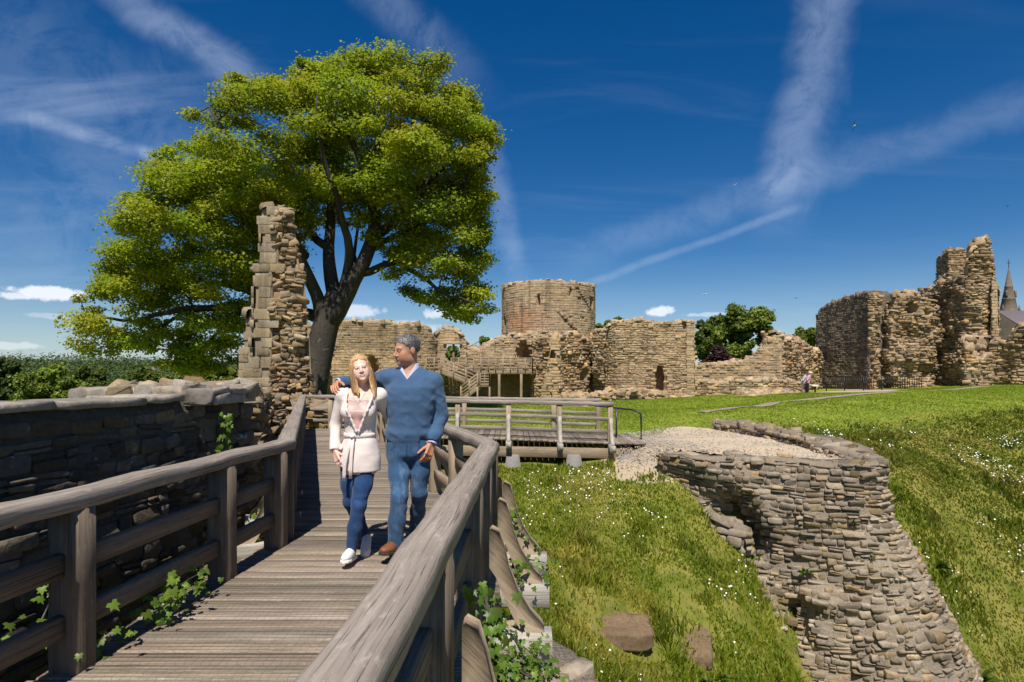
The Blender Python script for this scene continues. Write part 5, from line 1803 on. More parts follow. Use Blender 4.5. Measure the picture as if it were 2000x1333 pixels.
small_tree('broadleaf_tree', 'tree under the drooping branch tips of the sycamore', [(370, 735, 34, 22), (345, 750, 30, 20), (395, 748, 24, 18)], 150, M['leaf'], 8000, 0.55, 37, (370, 860), gl, 0.95)


def forest():
    g = np.random.default_rng(77)
    n = 5200
    r = 230 + 800 * g.random(n) ** 1.1
    c = g.uniform(-80, 560, n)
    x = (c - 1000) / F * r
    z = zg(x, r)
    keep = vnoise(np.stack([x * 0.012, r * 0.012, 0 * r], 1), 4) > -0.45
    x, r, z = x[keep], r[keep], z[keep]
    h = g.uniform(3.5, 6.5, len(x)) * (1 + r / 1200)
    C = np.stack([x, r, z + h * 0.8], 1)
    tint = np.ones((len(x), 3)) * g.uniform(0.6, 1.5, (len(x), 1)) * np.where(g.random((len(x), 1)) < 0.3, 1.5, 1.0)
    V, Q, ct = leaves(C, h, np.full(len(x), 44), 1.0, g, 1.05, 0.7, tint)
    # leaf cards grow with distance: scale about clump centres
    s = np.repeat(h * 0.19, 44)
    P = V.reshape(-1, 4, 3)
    m = P.mean(1, keepdims=True)
    V = (m + (P - m) * s[:, None, None]).reshape(-1, 3)
    o = mk('forest', V, [Q], M['conifer'], None, False, ct)
    tag(o, 'wooded hillside across the valley seen over the parapet wall', 'forest', kind='stuff')


forest()
b = thing('barn', (XZ(301, 420), 420, float(zg(XZ(301, 420), 420)[0])), 'tiny stone barn roof among the valley trees', 'building')
xb, zb = XZ(301, 420), EYE - (722 - HOR) * 420 / F
V = np.array([(xb - 4, 420, zb - 6), (xb + 4, 420, zb - 6), (xb + 4, 424, zb - 6), (xb - 4, 424, zb - 6), (xb - 4, 420, zb), (xb + 4, 420, zb), (xb + 4, 424, zb), (xb - 4, 424, zb), (xb - 4, 422, zb + 2.2), (xb + 4, 422, zb + 2.2)])
mk('wall', V[:8], [np.array([(0, 1, 5, 4), (1, 2, 6, 5), (2, 3, 7, 6), (3, 0, 4, 7)])], M['castle'], b, False, np.ones((8, 3)))
mk('roof', V, [np.array([(4, 5, 9, 8), (6, 7, 8, 9)]), np.array([(5, 6, 9), (7, 4, 8)])], M['slate'], b, False, np.ones((10, 3)))

# ------------------------------------------------------------------ grass, daisies, ivy


def grass():
    g = np.random.default_rng(9)
    # candidate roots in picture-visible ground, denser close to the camera
    n = 900000
    x = g.uniform(-1.5, 24, n)
    y = g.uniform(4.5, 24, n)
    edge = np.interp(x, [-10, 3, 6, 9, 12, 16, 25], [16.0, 15.6, 16.5, 17.2, 18.6, 19.6, 24])
    d = np.hypot(x, y)
    keep = (g.random(n) < np.clip(9.0 / d, 0, 1) ** 1.6) & (y < edge + g.normal(0, 0.4, n)) & (x / y < 0.95) & (x / y > -0.12)
    x, y = x[keep], y[keep]
    ok = ~(inside([(a, b) for a, b in GPOLY], x, y)) & ~inside(BP + [(5.2, 17.6), (3.0, 15.5), (2.7, 13.0)], x, y)
    ok &= ~((x > 2.3) & (x < 4.2) & (y > 12.6) & (y < 15) & (g.random(len(x)) < 0.85))
    ok &= ~((y > YN - 0.2) & (x < 3.2))
    for bx, by, ra, rb in DIRT:
        ok &= ~((np.hypot((x - bx) / ra, (y - by) / rb) < 1.0) & (g.random(len(x)) < 0.8))
    x, y = x[ok], y[ok]
    z = zg(x, y)
    py = HOR - F * (z - EYE) / y
    vis = py < 1420
    x, y, z = x[vis], y[vis], z[vis]
    n = len(x)
    P = np.stack([x, y, z], 1)
    pat = fbm(P * 0.8, 41, 3)
    dry = ss(-0.12, 0.35, fbm(P * 0.75 + 5, 43, 3) + g.normal(0, 0.12, n))
    lush = ss(-0.1, 0.5, pat)
    h = (0.05 + 0.11 * lush + 0.10 * ss(9, 7, y)) * g.uniform(0.5, 1.4, n) * (1 - 0.35 * dry)
    tuft = fbm(P * 2.3 + 3, 47, 2) > 0.62
    h = h * np.where(tuft, 1.9, 1.0)
    wd = (0.0045 + 0.0009 * np.hypot(x, y)) * g.uniform(0.7, 1.3, n)
    a = g.uniform(0, 2 * math.pi, n)
    t = np.stack([np.cos(a), np.sin(a), 0 * a], 1)
    la = g.uniform(0, 2 * math.pi, n)
    lean = np.stack([np.cos(la), np.sin(la), 0 * la], 1) * (h * g.uniform(0.1, 0.9, n))[:, None]
    up = np.array([0, 0, 1.0])
    r0 = P - up * 0.02
    m = P + up * (h * 0.6)[:, None] + lean * 0.35
    tip = P + up * h[:, None] + lean
    V = np.stack([r0 - t * wd[:, None], r0 + t * wd[:, None], m + t * wd[:, None] * 0.8, m - t * wd[:, None] * 0.8, tip], 1).reshape(-1, 3)
    base = (np.arange(n) * 5)[:, None]
    Q = base + np.array([[0, 1, 2, 3]])
    T = base + np.array([[3, 2, 4]])
    green = np.array([1.0, 1.0, 1.0])
    straw = np.array([1.7, 1.15, 2.6])
    c = green * (1 - dry[:, None] * 0.62) + straw * dry[:, None] * 0.62
    c = c * g.uniform(0.55, 1.25, (n, 1))
    right = ss(7.5, 9.5, x)[:, None]  # right bank: longer dark grass, with vignette darkening also put into the colour
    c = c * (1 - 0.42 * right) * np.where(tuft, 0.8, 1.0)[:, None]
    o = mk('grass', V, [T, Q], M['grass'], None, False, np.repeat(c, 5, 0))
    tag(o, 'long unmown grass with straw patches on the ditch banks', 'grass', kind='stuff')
    return n


NB = grass()


def lawn():
    g = np.random.default_rng(19)
    n = 260000
    x, y = g.uniform(-6, 34, n), g.uniform(15.5, 42, n)
    edge = np.interp(x, [-10, 3, 6, 9, 12, 16, 25, 40], [16.0, 15.6, 16.5, 17.2, 18.6, 19.6, 24, 30])
    k = (y > edge - 0.5) & (x / y < 0.92) & (x > -6) & (g.random(n) < np.clip(20 / y, 0, 1) ** 1.5) & ~((y < 18.2) & (x < 3.6)) & ~inside(GPOLY + [(7.4, 12), (7.4, 17)], x, y)
    k &= ~(np.hypot((x - 23.5) / 4.5, (y - 43.5) / 3.2) < 1.05)
    pp_ = Path([(XZ(c, d), d) for c, d in ((1370, 21.5), (1450, 23.0), (1540, 25), (1620, 27), (1700, 29.5), (1800, 33), (1870, 36), (1920, 38.5))], 0.3)
    q = pp_.at(np.linspace(0, pp_.len, 120))
    x, y = x[k], y[k]
    far = np.ones(len(x), bool)
    for a in q:
        far &= np.hypot(x - a[0], y - a[1]) > 0.5
    x, y = x[far], y[far]
    n = len(x)
    P = np.column_stack([x, y, zg(x, y)])
    h = g.uniform(0.02, 0.05, n) * (1 + 0.4 * (fbm(P * 0.7, 4, 2) > 0.35))
    wd = 0.0011 * y * g.uniform(0.7, 1.4, n)
    a = g.uniform(0, 6.283, n)
    t = np.column_stack([np.cos(a), np.sin(a), 0 * a]) * wd[:, None]
    tip = P + np.column_stack([g.normal(0, 0.03, n), g.normal(0, 0.03, n), h])
    V = np.stack([P - t, P + t, tip], 1).reshape(-1, 3)
    pat = fbm(P * np.array([0.5, 0.25, 0.5]), 7, 3)
    c = np.ones((n, 3)) * (1.02 + 0.25 * pat)[:, None] * g.uniform(0.85, 1.15, (n, 1)) * np.array([1.0, 1.05, 1.0])
    o = mk('lawn_grass', V, [np.arange(3 * n).reshape(-1, 3)], M['grass'], None, False, np.repeat(c, 3, 0))
    tag(o, 'short mown grass of the castle lawn', 'grass', kind='stuff')


lawn()


def daisies():
    g = np.random.default_rng(13)
    pts = []
    for (x0, x1, y0, y1, n, thr, sd) in ((0.2, 4.5, 7, 13.2, 420, 0.02, 3), (8.2, 20, 10, 18, 1300, 0.06, 4)):
        x, y = g.uniform(x0, x1, n * 3), g.uniform(y0, y1, n * 3)
        f = fbm(np.stack([x * 0.7, y * 0.7, 0 * x], 1), sd, 3)
        k = f > thr + g.uniform(0, 0.8, len(x))
        pts.append(np.stack([x[k], y[k]], 1))
    p = np.concatenate(pts)
    ok = ~inside(BP + [(5.2, 17.6), (3.0, 15.5), (2.7, 13.0)], p[:, 0], p[:, 1])
    p = p[ok]
    z = zg(p[:, 0], p[:, 1]) + g.uniform(0.09, 0.2, len(p))
    c = np.column_stack([p, z])
    n = len(c)
    k = 7
    nn = np.array([0, -0.55, 0.8]) + g.normal(0, 0.25, (n, 3))
    nn /= np.linalg.norm(nn, axis=1)[:, None]
    t = np.cross(nn, [1, 0.1, 0])
    t /= np.linalg.norm(t, axis=1)[:, None]
    b = np.cross(nn, t)
    r = g.uniform(0.009, 0.017, n) * (1 + 0.25 * (c[:, 1] > 13))
    a = np.linspace(0, 2 * math.pi, k, endpoint=False)
    ringv = c[:, None] + r[:, None, None] * (np.cos(a)[None, :, None] * t[:, None] + np.sin(a)[None, :, None] * b[:, None])
    V = np.concatenate([ringv, (c + nn * 0.004)[:, None], (c - np.array([0, 0, 0.12]))[:, None], (c - np.array([0.003, 0, 0.12]))[:, None]], 1)
    off = (np.arange(n) * (k + 3))[:, None, None]
    T = np.array([(j, (j + 1) % k, k) for j in range(k)] + [(k, k + 1, k + 2)])
    o = mk('daisies', V.reshape(-1, 3), [(T[None] + off).reshape(-1, 3)], M['petal'], None, False, np.ones((n * (k + 3), 3)))
    tag(o, 'small white daisies scattered through the bank grass', 'flowers', kind='stuff')


daisies()

# ivy leaf with five lobes
_o = np.array([(0, 0), (0.22, -0.16), (0.46, 0.0), (0.30, 0.20), (0.42, 0.46), (0.16, 0.44), (0, 0.86), (-0.16, 0.44), (-0.42, 0.46), (-0.30, 0.20), (-0.46, 0.0), (-0.22, -0.16)])
_v = np.column_stack([_o[:, 0], _o[:, 1], -0.18 * np.abs(_o[:, 0]) - 0.06 * _o[:, 1] ** 2])
_v = np.vstack([_v, [0, 0.3, 0.03]])
IVY = mesh_data('leaf', _v, [np.array([(i, (i + 1) % 12, 12) for i in range(12)])], False, np.ones((13, 3)), None, [M['ivy']])


def ivy(label, stems, n, size, seed, spread=0.05, nrm=(0.3, -0.8, 0.4)):
    """climbing ivy: stems are world polylines; single leaves hang along them"""
    g = np.random.default_rng(seed)
    t = thing('ivy_plant', stems[0][0], label, 'ivy')
    G = Geo()
    P = []
    for s in stems:
        Q, rr = limb_geo(G, s, 0.009, 0.003, 5, 0.03, seed)
        P.append(Q)
    G.build('stem', M['bark'], t, True)
    P = np.concatenate(P)
    for i in range(n):
        p = P[g.integers(len(P))] + g.normal(0, spread, 3)
        z = unit(np.array(nrm) + g.normal(0, 0.4, 3))
        y_ = unit(np.cross(z, np.cross(np.array([g.normal(0, .5), g.normal(0, .3), -1.0]), z)))
        x_ = np.cross(y_, z)
        s = size * g.uniform(0.6, 1.25)
        o = link('leaf', IVY, t, Matrix(((x_[0] * s, y_[0] * s, z[0] * s, p[0]), (x_[1] * s, y_[1] * s, z[1] * s, p[1]), (x_[2] * s, y_[2] * s, z[2] * s, p[2]), (0, 0, 0, 1))))
        b = g.uniform(0.55, 1.2)
        o.color = (b * g.uniform(0.85, 1.1), b, b, 1)


ivy('bright ivy trailing down beside the first curved brace of the footbridge', [[W(948, 1165, 2.9), W(955, 1210, 2.9), W(965, 1260, 2.85), W(958, 1300, 2.8), W(975, 1340, 2.8)], [W(945, 1280, 2.8), W(990, 1335, 2.8)]], 190, 0.058, 3, 0.04)
ivy('dark ivy mat spreading over the stone abutment', [[W(985, 1240, 3.5), W(1030, 1260, 3.4), W(1060, 1300, 3.2)], [W(990, 1280, 3.3), W(1040, 1325, 3.1)], [W(1000, 1300, 3.1), W(1070, 1345, 3.0)]], 260, 0.042, 4, 0.07, (0.2, -0.4, 0.8))
ivy('ivy sprig climbing the corner post where the handrail bends', [[W(985, 990, 4.9), W(1000, 1010, 4.9), W(1015, 1035, 4.9)], [W(990, 1000, 4.9), W(1010, 1000, 4.8)]], 45, 0.05, 5, 0.05)
ivy('ivy hanging between the second and third curved braces', [[W(1005, 1095, 4.3), W(1040, 1105, 4.3), W(1065, 1100, 4.3)], [W(1000, 1130, 4.2), W(1030, 1110, 4.2)]], 70, 0.05, 6, 0.05)
ivy('ivy growing up between the deck edge and the shaded parapet wall', [[W(300, 1180, 3.5), W(350, 1140, 3.7), W(400, 1115, 3.9)], [W(310, 1195, 3.4), W(340, 1160, 3.6)]], 80, 0.06, 7, 0.06, (0.5, -0.4, 0.8))
ivy('ivy tuft low in the dark gap under the shaded handrail', [[W(185, 1235, 3.1), W(210, 1215, 3.2)], [W(20, 1290, 2.9), W(60, 1270, 2.9), W(110, 1150, 3.1)]], 45, 0.06, 8, 0.07, (0.5, -0.4, 0.8))
ivy('ivy shoot on the end face of the parapet wall', [[W(432, 875, 5.7), W(436, 850, 5.7), W(442, 815, 5.7)]], 26, 0.07, 9, 0.03)
ivy('ivy on the brace behind the bend of the shaded handrail', [[W(500, 1050, 5.6), W(515, 1000, 5.6), W(530, 975, 5.6)], [W(525, 1040, 5.5), W(545, 1000, 5.5)]], 50, 0.07, 10, 0.05)


def weed(label, p, n, size, seed):
    """leafy plant rooted in a wall or bank: a fan of blades"""
    g = np.random.default_rng(seed)
    G = Geo()
    for i in range(n):
        a, e = g.uniform(0, 6.28), g.uniform(0.3, 1.3)
        d = np.array([math.cos(a) * math.cos(e), math.sin(a) * math.cos(e) - 0.35, math.sin(e)])
        s = np.cross(d, [0, 0, 1.0])
        s = unit(s) * size * 0.13
        L_ = size * g.uniform(0.6, 1.2)
        V = np.array([p, p + d * L_ * 0.5 + s, p + d * L_ * 0.5 - s, p + d * L_ - np.array([0, 0, 0.25 * L_])])
        G.add(V, [(0, 1, 2), (1, 3, 2)], tint=np.ones(3) * g.uniform(0.5, 1.1))
    return tag(G.build('wall_weed', M['ivy']), label, 'plant')


_bu, _bz = np.meshgrid(np.linspace(0.5, 6.5, 160), np.linspace(-5, -0.2, 80))
_bu, _bz = _bu.ravel(), _bz.ravel()
_bxy = _bp.at(_bu) + _bp.nrm(_bu) * (b_off(_bu, _bz) + 0.05)[:, None]
_bc, _br = 1000 + F * _bxy[:, 0] / _bxy[:, 1], HOR - F * (_bz - EYE) / _bxy[:, 1]


def on_bastion(px, py):
    i = int(np.argmin((_bc - px) ** 2 + (_br - py) ** 2))
    return np.array([_bxy[i, 0], _bxy[i, 1], _bz[i]])


for i, (px, py, s, lb) in enumerate(((1573, 1120, 0.2, 'largest green fern tuft on the bastion face'), (1710, 1025, 0.16, 'green weed high on the bastion face near its corner'), (1617, 1018, 0.10, 'small weed in a joint left of the high weed on the bastion'),
                                     (1668, 1022, 0.08, 'tiny weed between the two upper weeds on the bastion'), (1700, 1085, 0.08, 'tiny weed below the high weed on the bastion'), (1755, 1035, 0.09, 'small weed at the right edge of the bastion face'),
                                     (1652, 1105, 0.07, 'tiny weed above the long flat stones of the bastion'))):
    weed(lb, on_bastion(px, py), 26, s, 60 + i)
for i, (px, py, d, s, lb) in enumerate(((1100, 1150, 5.6, 0.26, 'leafy green plant growing beside the outrigger ends of the bridge'), (1085, 1120, 6.0, 0.22, 'smaller leafy plant behind the outrigger ends of the bridge'), (1380, 1260, 8.1, 0.22, 'broad leaved weed in the grass below the tilted stone block'),
                                        (1410, 1245, 8.3, 0.18, 'yellowish broad leaved weed beside the tilted stone block'), (1905, 1310, 10.4, 0.5, 'dark nettle clump at the foot of the bastion corner'), (1840, 1100, 11.8, 0.25, 'dock plant on the shaded bank beside the bastion'))):
    x = XZ(px, d)
    p = np.array([x, d, float(zg(x, d)[0])]) if d > 7 else W(px, py, d)
    if d <= 7:
        p = np.array([x, d, float(zg(x, d)[0])])
        s *= 1.6
    weed(lb, p, 40, s, 80 + i)

# ------------------------------------------------------------------ people: smooth signed-distance bodies turned into meshes


def snets(fn, lo, hi, h):
    """surface nets over the zero level of fn"""
    lo, hi = np.asarray(lo, float), np.asarray(hi, float)
    n = np.ceil((hi - lo) / h).astype(int) + 1
    ax = [lo[i] + h * np.arange(n[i]) for i in range(3)]
    gx, gy, gz = np.meshgrid(*ax, indexing='ij')
    P = np.stack([gx, gy, gz], -1).reshape(-1, 3)
    Fv = fn(P).reshape(n)
    nx, ny, nz = n - 1
    cnt = np.zeros((nx, ny, nz))
    acc = np.zeros((nx, ny, nz, 3))
    for a in range(3):
        o = [i for i in range(3) if i != a]
        for s in (0, 1):
            for t in (0, 1):
                sl0 = [None] * 3
                sl1 = [None] * 3
                sl0[a], sl1[a] = slice(0, n[a] - 1), slice(1, n[a])
                sl0[o[0]] = sl1[o[0]] = slice(s, n[o[0]] - 1 + s)
                sl0[o[1]] = sl1[o[1]] = slice(t, n[o[1]] - 1 + t)
                A, B = Fv[tuple(sl0)], Fv[tuple(sl1)]
                m = (A < 0) != (B < 0)
                tt = np.where(m, A / np.where(m, A - B, 1), 0)
                cnt += m
                acc[..., a] += tt * m
                acc[..., o[0]] += s * m
                acc[..., o[1]] += t * m
    act = cnt > 0
    idx = np.full((nx, ny, nz), -1)
    idx[act] = np.arange(act.sum())
    cell = np.stack(np.nonzero(act), 1)
    V = lo + h * (cell + acc[act] / cnt[act][:, None])
    Q = []
    for a in range(3):
        o = [(a + 1) % 3, (a + 2) % 3]
        sl0 = [None] * 3
        sl1 = [None] * 3
        sl0[a], sl1[a] = slice(0, n[a] - 1), slice(1, n[a])
        for q in o:
            sl0[q] = sl1[q] = slice(1, n[q] - 1)
        A, B = Fv[tuple(sl0)] < 0, Fv[tuple(sl1)] < 0
        for flip in (False, True):
            m = (A & ~B) if not flip else (~A & B)
            c = np.stack(np.nonzero(m), 1)
            if not len(c):
                continue
            base = c.copy()
            base[:, o[0]] += 1
            base[:, o[1]] += 1
            quad = []
            for (s, t) in ((-1, -1), (0, -1), (0, 0), (-1, 0)):
                k = base.copy()
                k[:, o[0]] += s
                k[:, o[1]] += t
                quad.append(idx[k[:, 0], k[:, 1], k[:, 2]])
            q = np.stack(quad, 1)
            Q.append(q[:, ::-1] if flip else q)
    Q = np.concatenate(Q)
    return V, Q[(Q >= 0).all(1)]


def rcone(P, a, b, ra, rb, sq=None):
    a, b = np.asarray(a, float), np.asarray(b, float)
    ab = b - a
    t = np.clip((P - a) @ ab / (ab @ ab), 0, 1)
    d = P - a - t[:, None] * ab
    if sq is not None:
        d = d * np.asarray(sq)
    return np.sqrt((d ** 2).sum(1)) - (ra + (rb - ra) * t)


def ell(P, c, r):
    p = P - np.asarray(c, float)
    r = np.asarray(r, float)
    k0 = np.sqrt(((p / r) ** 2).sum(1))
    k1 = np.sqrt(((p / r ** 2) ** 2).sum(1)) + 1e-9
    return k0 * (k0 - 1) / k1


def smin(a, b, k):
    h = np.clip(0.5 + 0.5 * (b - a) / k, 0, 1)
    return b + (a - b) * h - k * h * (1 - h)


def smax(a, b, k):
    return -smin(-a, -b, k)


def lathe(P, prof):
    """stack of ellipses: rows (z, half width, half depth, cx, cy)"""
    pr = np.asarray(prof, float)
    z = P[:, 2]
    a, b = np.interp(z, pr[:, 0], pr[:, 1]), np.interp(z, pr[:, 0], pr[:, 2])
    cx, cy = np.interp(z, pr[:, 0], pr[:, 3]), np.interp(z, pr[:, 0], pr[:, 4])
    q = np.sqrt(((P[:, 0] - cx) / a) ** 2 + ((P[:, 1] - cy) / b) ** 2)
    d = (q - 1) * np.minimum(a, b)
    return np.maximum(d, np.maximum(pr[0, 0] - z, z - pr[-1, 0]))


def chain(P, pts, k):
    d = None
    for (a, ra), (b, rb) in zip(pts[:-1], pts[1:]):
        e = rcone(P, a, b, ra, rb)
        d = e if d is None else smin(d, e, k)
    return d


def hand_parts(wrist, fdir, palm, thumb, curl, s=1.0, spread=0.12):
    """list of tapered segments: palm bars, five bent fingers"""
    w_, f, pn = np.asarray(wrist, float), unit(fdir), unit(palm)
    side = unit(np.cross(f, pn))
    if np.dot(side, thumb) < 0:
        side = -side                                   # towards the thumb
    segs = []
    for i, (off, ln, r) in enumerate(((0.030, 0.072, 0.0085), (0.010, 0.080, 0.0088), (-0.010, 0.074, 0.0084), (-0.028, 0.057, 0.0074))):
        kn = w_ + (f * 0.090 + side * off - pn * 0.004 * abs(i - 1.3)) * s
        segs.append((w_ + side * off * 0.55 * s, kn, 0.0155 * s, 0.0118 * s))
        d = unit(f + side * (off * spread * 10))
        p = kn
        for j, (fr, cu) in enumerate(((0.42, curl[0]), (0.32, curl[1]), (0.26, curl[2]))):
            d = unit(d * math.cos(cu) + pn * math.sin(cu))
            q = p + d * ln * fr * s * 1.12
            segs.append((p, q, r * (1 - 0.1 * j) * s, r * (1 - 0.1 * (j + 1)) * s))
            p = q
    p = w_ + (f * 0.025 + side * 0.026 + pn * 0.006) * s
    d = unit(f * 0.75 + side * 0.55 + pn * 0.3)
    segs.append((w_ + f * 0.01 * s, p, 0.015 * s, 0.0135 * s))
    for ln, cu in ((0.040, 0.0), (0.032, 0.25), (0.026, 0.3)):
        d = unit(d + f * cu * 0.8 + pn * cu * 0.3)
        q = p + d * ln * s
        segs.append((p, q, 0.0115 * s, 0.0095 * s))
        p = q
    return segs


def hand_sdf(P, segs):
    d = None
    for i, (a, b, ra, rb) in enumerate(segs):
        e = rcone(P, a, b, ra, rb)
        d = e if d is None else smin(d, e, 0.006)
    return d


def rot_z(t):
    return np.array([[math.cos(t), -math.sin(t), 0], [math.sin(t), math.cos(t), 0], [0, 0, 1]])


def rot_x(t):
    return np.array([[1, 0, 0], [0, math.cos(t), -math.sin(t)], [0, math.sin(t), math.cos(t)]])


def rot_y(t):
    return np.array([[math.cos(t), 0, math.sin(t)], [0, 1, 0], [-math.sin(t), 0, math.cos(t)]])


def head_sdf(p, fem):
    j = 0.88 if fem else 1.0
    d = ell(p, (0, .015, .035), (.076, .097, .088))
    d = smin(d, ell(p, (0, -.02, -.032), (.060 * (0.97 if fem else 1.03), .074, .085)), .03)
    d = smin(d, ell(p, (0, -.040, -.082), (.044 * j, .044, .036)), .03)
    for s in (-1, 1):
        d = smin(d, ell(p, (s * .039, -.052, -.024), (.022, .024, .022)), .03)
        d = smin(d, ell(p, (s * .032, -.050, -.055), (.024, .030, .028)), .03)
        d = smin(d, ell(p, (s * .046, -.01, -.07), (.018 * j, .035, .026)), .03)
    d = smin(d, ell(p, (0, -.074 if fem else -.078, .024), (.048, .013, .010 if fem else .013)), .018)
    for s in (-1, 1):
        d = smax(d, -ell(p, (s * .030, -.094, .004), (.018, .014, .0090)), .012)
    d = smin(d, rcone(p, (0, -.088, .014), (0, -.112 if not fem else -.108, -.028), .0085, .0115 if not fem else .0095), .014)
    for s in (-1, 1):
        d = smin(d, ell(p, (s * .0115, -.097, -.032), (.009, .010, .0075)), .008)
        d = np.minimum(d, ell(p, (s * .0305, -.0765, .003), (.0135, .0135, .0125)))
        d = smin(d, rcone(p, (s * .018, -.088, .0125), (s * .043, -.080, .0115), .0042, .0042), .005)
        d = smin(d, ell(p, (s * .079, .014, -.004), (.009, .020, .031)), .010)
    d = smin(d, ell(p, (0, -.092, -.0585), (.023, .010, .0055)), .006)
    d = smin(d, ell(p, (0, -.090, -.0690), (.019, .010, .0065)), .006)
    d = smax(d, -ell(p, (0, -.1025, -.0637), (.022, .007, .0018)), .003)
    d = smin(d, ell(p, (0, -.078, -.098), (.020, .017, .015)), .02)
    return d


def head_colour(p, skin, fem, g):
    n = len(p)
    c = np.tile(np.array(skin), (n, 1))
    x, y, z = p.T
    ax = np.abs(x)
    f = y < -.055

    def put(m, colr):
        m = m[:, None] if m.ndim == 1 else m
        c[:] = c * (1 - m) + np.array(colr) * m
    bl = np.exp(-(((ax - .042) / .02) ** 2 + ((z + .03) / .02) ** 2)) * f
    put(bl * 0.35, (skin[0] * 1.05, skin[1] * 0.78, skin[2] * 0.75))
    if not fem:
        put((ss(-.040, -.06, z) * (y < .0)) * 0.30, (0.22, 0.14, 0.11))
        put(np.exp(-(((ax) / .024) ** 2 + ((z + .048) / .006) ** 2)) * (y < -.07) * 0.35, (0.2, 0.13, 0.1))
    zs_ = z - (6.5 if fem else 3.0) * x ** 2                       # corners of the mouth turn up
    lip = np.exp(-((ax / .023) ** 4 + ((zs_ + .0645) / .0085) ** 4)) * (y < -.06)
    put(lip * (0.85 if fem else 0.5), (0.50, 0.15, 0.14) if fem else (0.40, 0.18, 0.14))
    put((np.exp(-((ax / .025) ** 4 + ((zs_ + .0645) / .0024) ** 2)) * (y < -.06)) * 0.85, (0.14, 0.04, 0.035))
    if fem:
        put((np.exp(-((ax / .016) ** 4 + ((zs_ + .0648) / .0028) ** 2)) * (y < -.06)) * 0.9, (0.85, 0.80, 0.76))
    brow = np.exp(-(((ax - .031) / .018) ** 4 + ((z - .0245 + .004 * ((ax - .03) / .02) ** 2) / (.0032 if fem else .0048)) ** 4)) * f
    put(brow * (0.42 if fem else 0.85), (0.30, 0.15, 0.07) if fem else (0.05, 0.04, 0.035))
    ed = np.sqrt(((ax - .0305) / .0130) ** 2 + ((z - .0025) / .0052) ** 2)
    put((ed < 1.0) * (y < -.07) * 0.75, (0.46, 0.40, 0.37))
    gx = -.004 if not fem else .002
    put((np.hypot(x - np.sign(x) * .0305 - gx, z - .0028) < .0056) * (y < -.07) * 0.95, (0.045, 0.035, 0.03))
    lash = np.exp(-(((ax - .031) / .017) ** 4 + ((z - .0105 + .003 * ((ax - .03) / .017) ** 2) / .0024) ** 2)) * f
    put(lash * 0.7, (0.06, 0.04, 0.03))
    put(np.exp(-(((ax - .011) / .004) ** 2 + ((z + .0385) / .003) ** 2)) * (y < -.08) * 0.6, (0.14, 0.05, 0.04))
    return c


def cloth_mat(name, c, weave=260.0, var=0.15, bstr=0.25, fade=None, rough=0.95):
    m, t, b, o = new_mat(name, rough, 0.15)
    pos = t.n('ShaderNodeNewGeometry').outputs['Position']
    n1 = t.noise(pos, 14, 4, 0.6)
    n2 = t.noise(pos, weave, 2, 0.5)
    cc = t.mix(n1, tuple(x * (1 - var) for x in c), tuple(min(1, x * (1 + var)) for x in c))
    cc = t.mix(t.math('MULTIPLY', n2, 0.5), cc, tuple(x * 0.6 for x in c))
    if fade:
        n3 = t.noise(t.scale(pos, 16, 16, 9), 1.0, 5, 0.65)
        cc = t.mix(t.smooth(n3, 0.45, 0.72, 0.0, 0.4), cc, fade)
    t.l(tinted(t, cc), b.inputs['Base Color'])
    b.inputs['Sheen Weight'].default_value = 0.15
    bump(t, b, t.math('ADD', n2, t.math('MULTIPLY', n1, 2.0)), bstr, 0.004)
    return m


def skin_mat():
    m, t, b, o = new_mat('skin', 0.5, 0.35)
    at = t.n('ShaderNodeAttribute', attribute_name='tint')
    t.l(at.outputs['Color'], b.inputs['Base Color'])
    b.inputs['Subsurface Weight'].default_value = 0.4
    b.inputs['Subsurface Radius'].default_value = (0.016, 0.007, 0.004)
    b.inputs['Subsurface Scale'].default_value = 1.0
    return m


def hair_mat(name, c1, c2, sx=90, sz=7):
    m, t, b, o = new_mat(name, 0.45, 0.4)
    pos = t.n('ShaderNodeNewGeometry').outputs['Position']
    n = t.noise(t.scale(pos, sx, sx, sz), 1.0, 4, 0.6)
    t.l(tinted(t, t.mix(t.smooth(n, 0.3, 0.7), c1, c2)), b.inputs['Base Color'])
    bump(t, b, n, 0.6, 0.006)
    return m


M['skin'] = skin_mat()
M['man_hair'] = hair_mat('grey_hair', (0.045, 0.041, 0.038), (0.13, 0.122, 0.115), 60, 40)
M['red_hair'] = hair_mat('strawberry_blonde_hair', (0.44, 0.225, 0.085), (0.67, 0.42, 0.20))
M['sweater'] = cloth_mat('blue_wool', (0.060, 0.118, 0.215), 300, 0.22, 0.5)
M['denim'] = cloth_mat('faded_denim', (0.032, 0.075, 0.15), 400, 0.25, 0.2, (0.13, 0.22, 0.33))
M['denim_dark'] = cloth_mat('dark_denim', (0.016, 0.045, 0.12), 400, 0.25, 0.2, (0.045, 0.10, 0.21))
M['cream'] = cloth_mat('cream_knit', (0.84, 0.72, 0.65), 170, 0.06, 0.5)
M['pink'] = cloth_mat('pale_pink_cotton', (0.78, 0.50, 0.45), 300, 0.05)
M['lilac'] = cloth_mat('lilac_cotton', (0.58, 0.58, 0.80), 300, 0.05)
M['tan_leather'] = plain('tan_leather', (0.20, 0.075, 0.032), 0.5, 0.4, 0.35, 25)
M['sole'] = plain('dark_sole', (0.045, 0.032, 0.024), 0.8, 0.3, 0.3, 30)
M['gold'] = plain('gold_chain', (0.42, 0.27, 0.15), 0.4, 0.5, 0.1)
M['canvas'] = plain('white_canvas', (0.78, 0.76, 0.74), 0.8, 0.3, 0.05, 30)
SK_M, SK_W = (0.50, 0.255, 0.155), (0.76, 0.50, 0.40)


def folds(P, amp, sx, sz, seed):
    return amp * vnoise(P * np.array([sx, sx, sz]), seed)


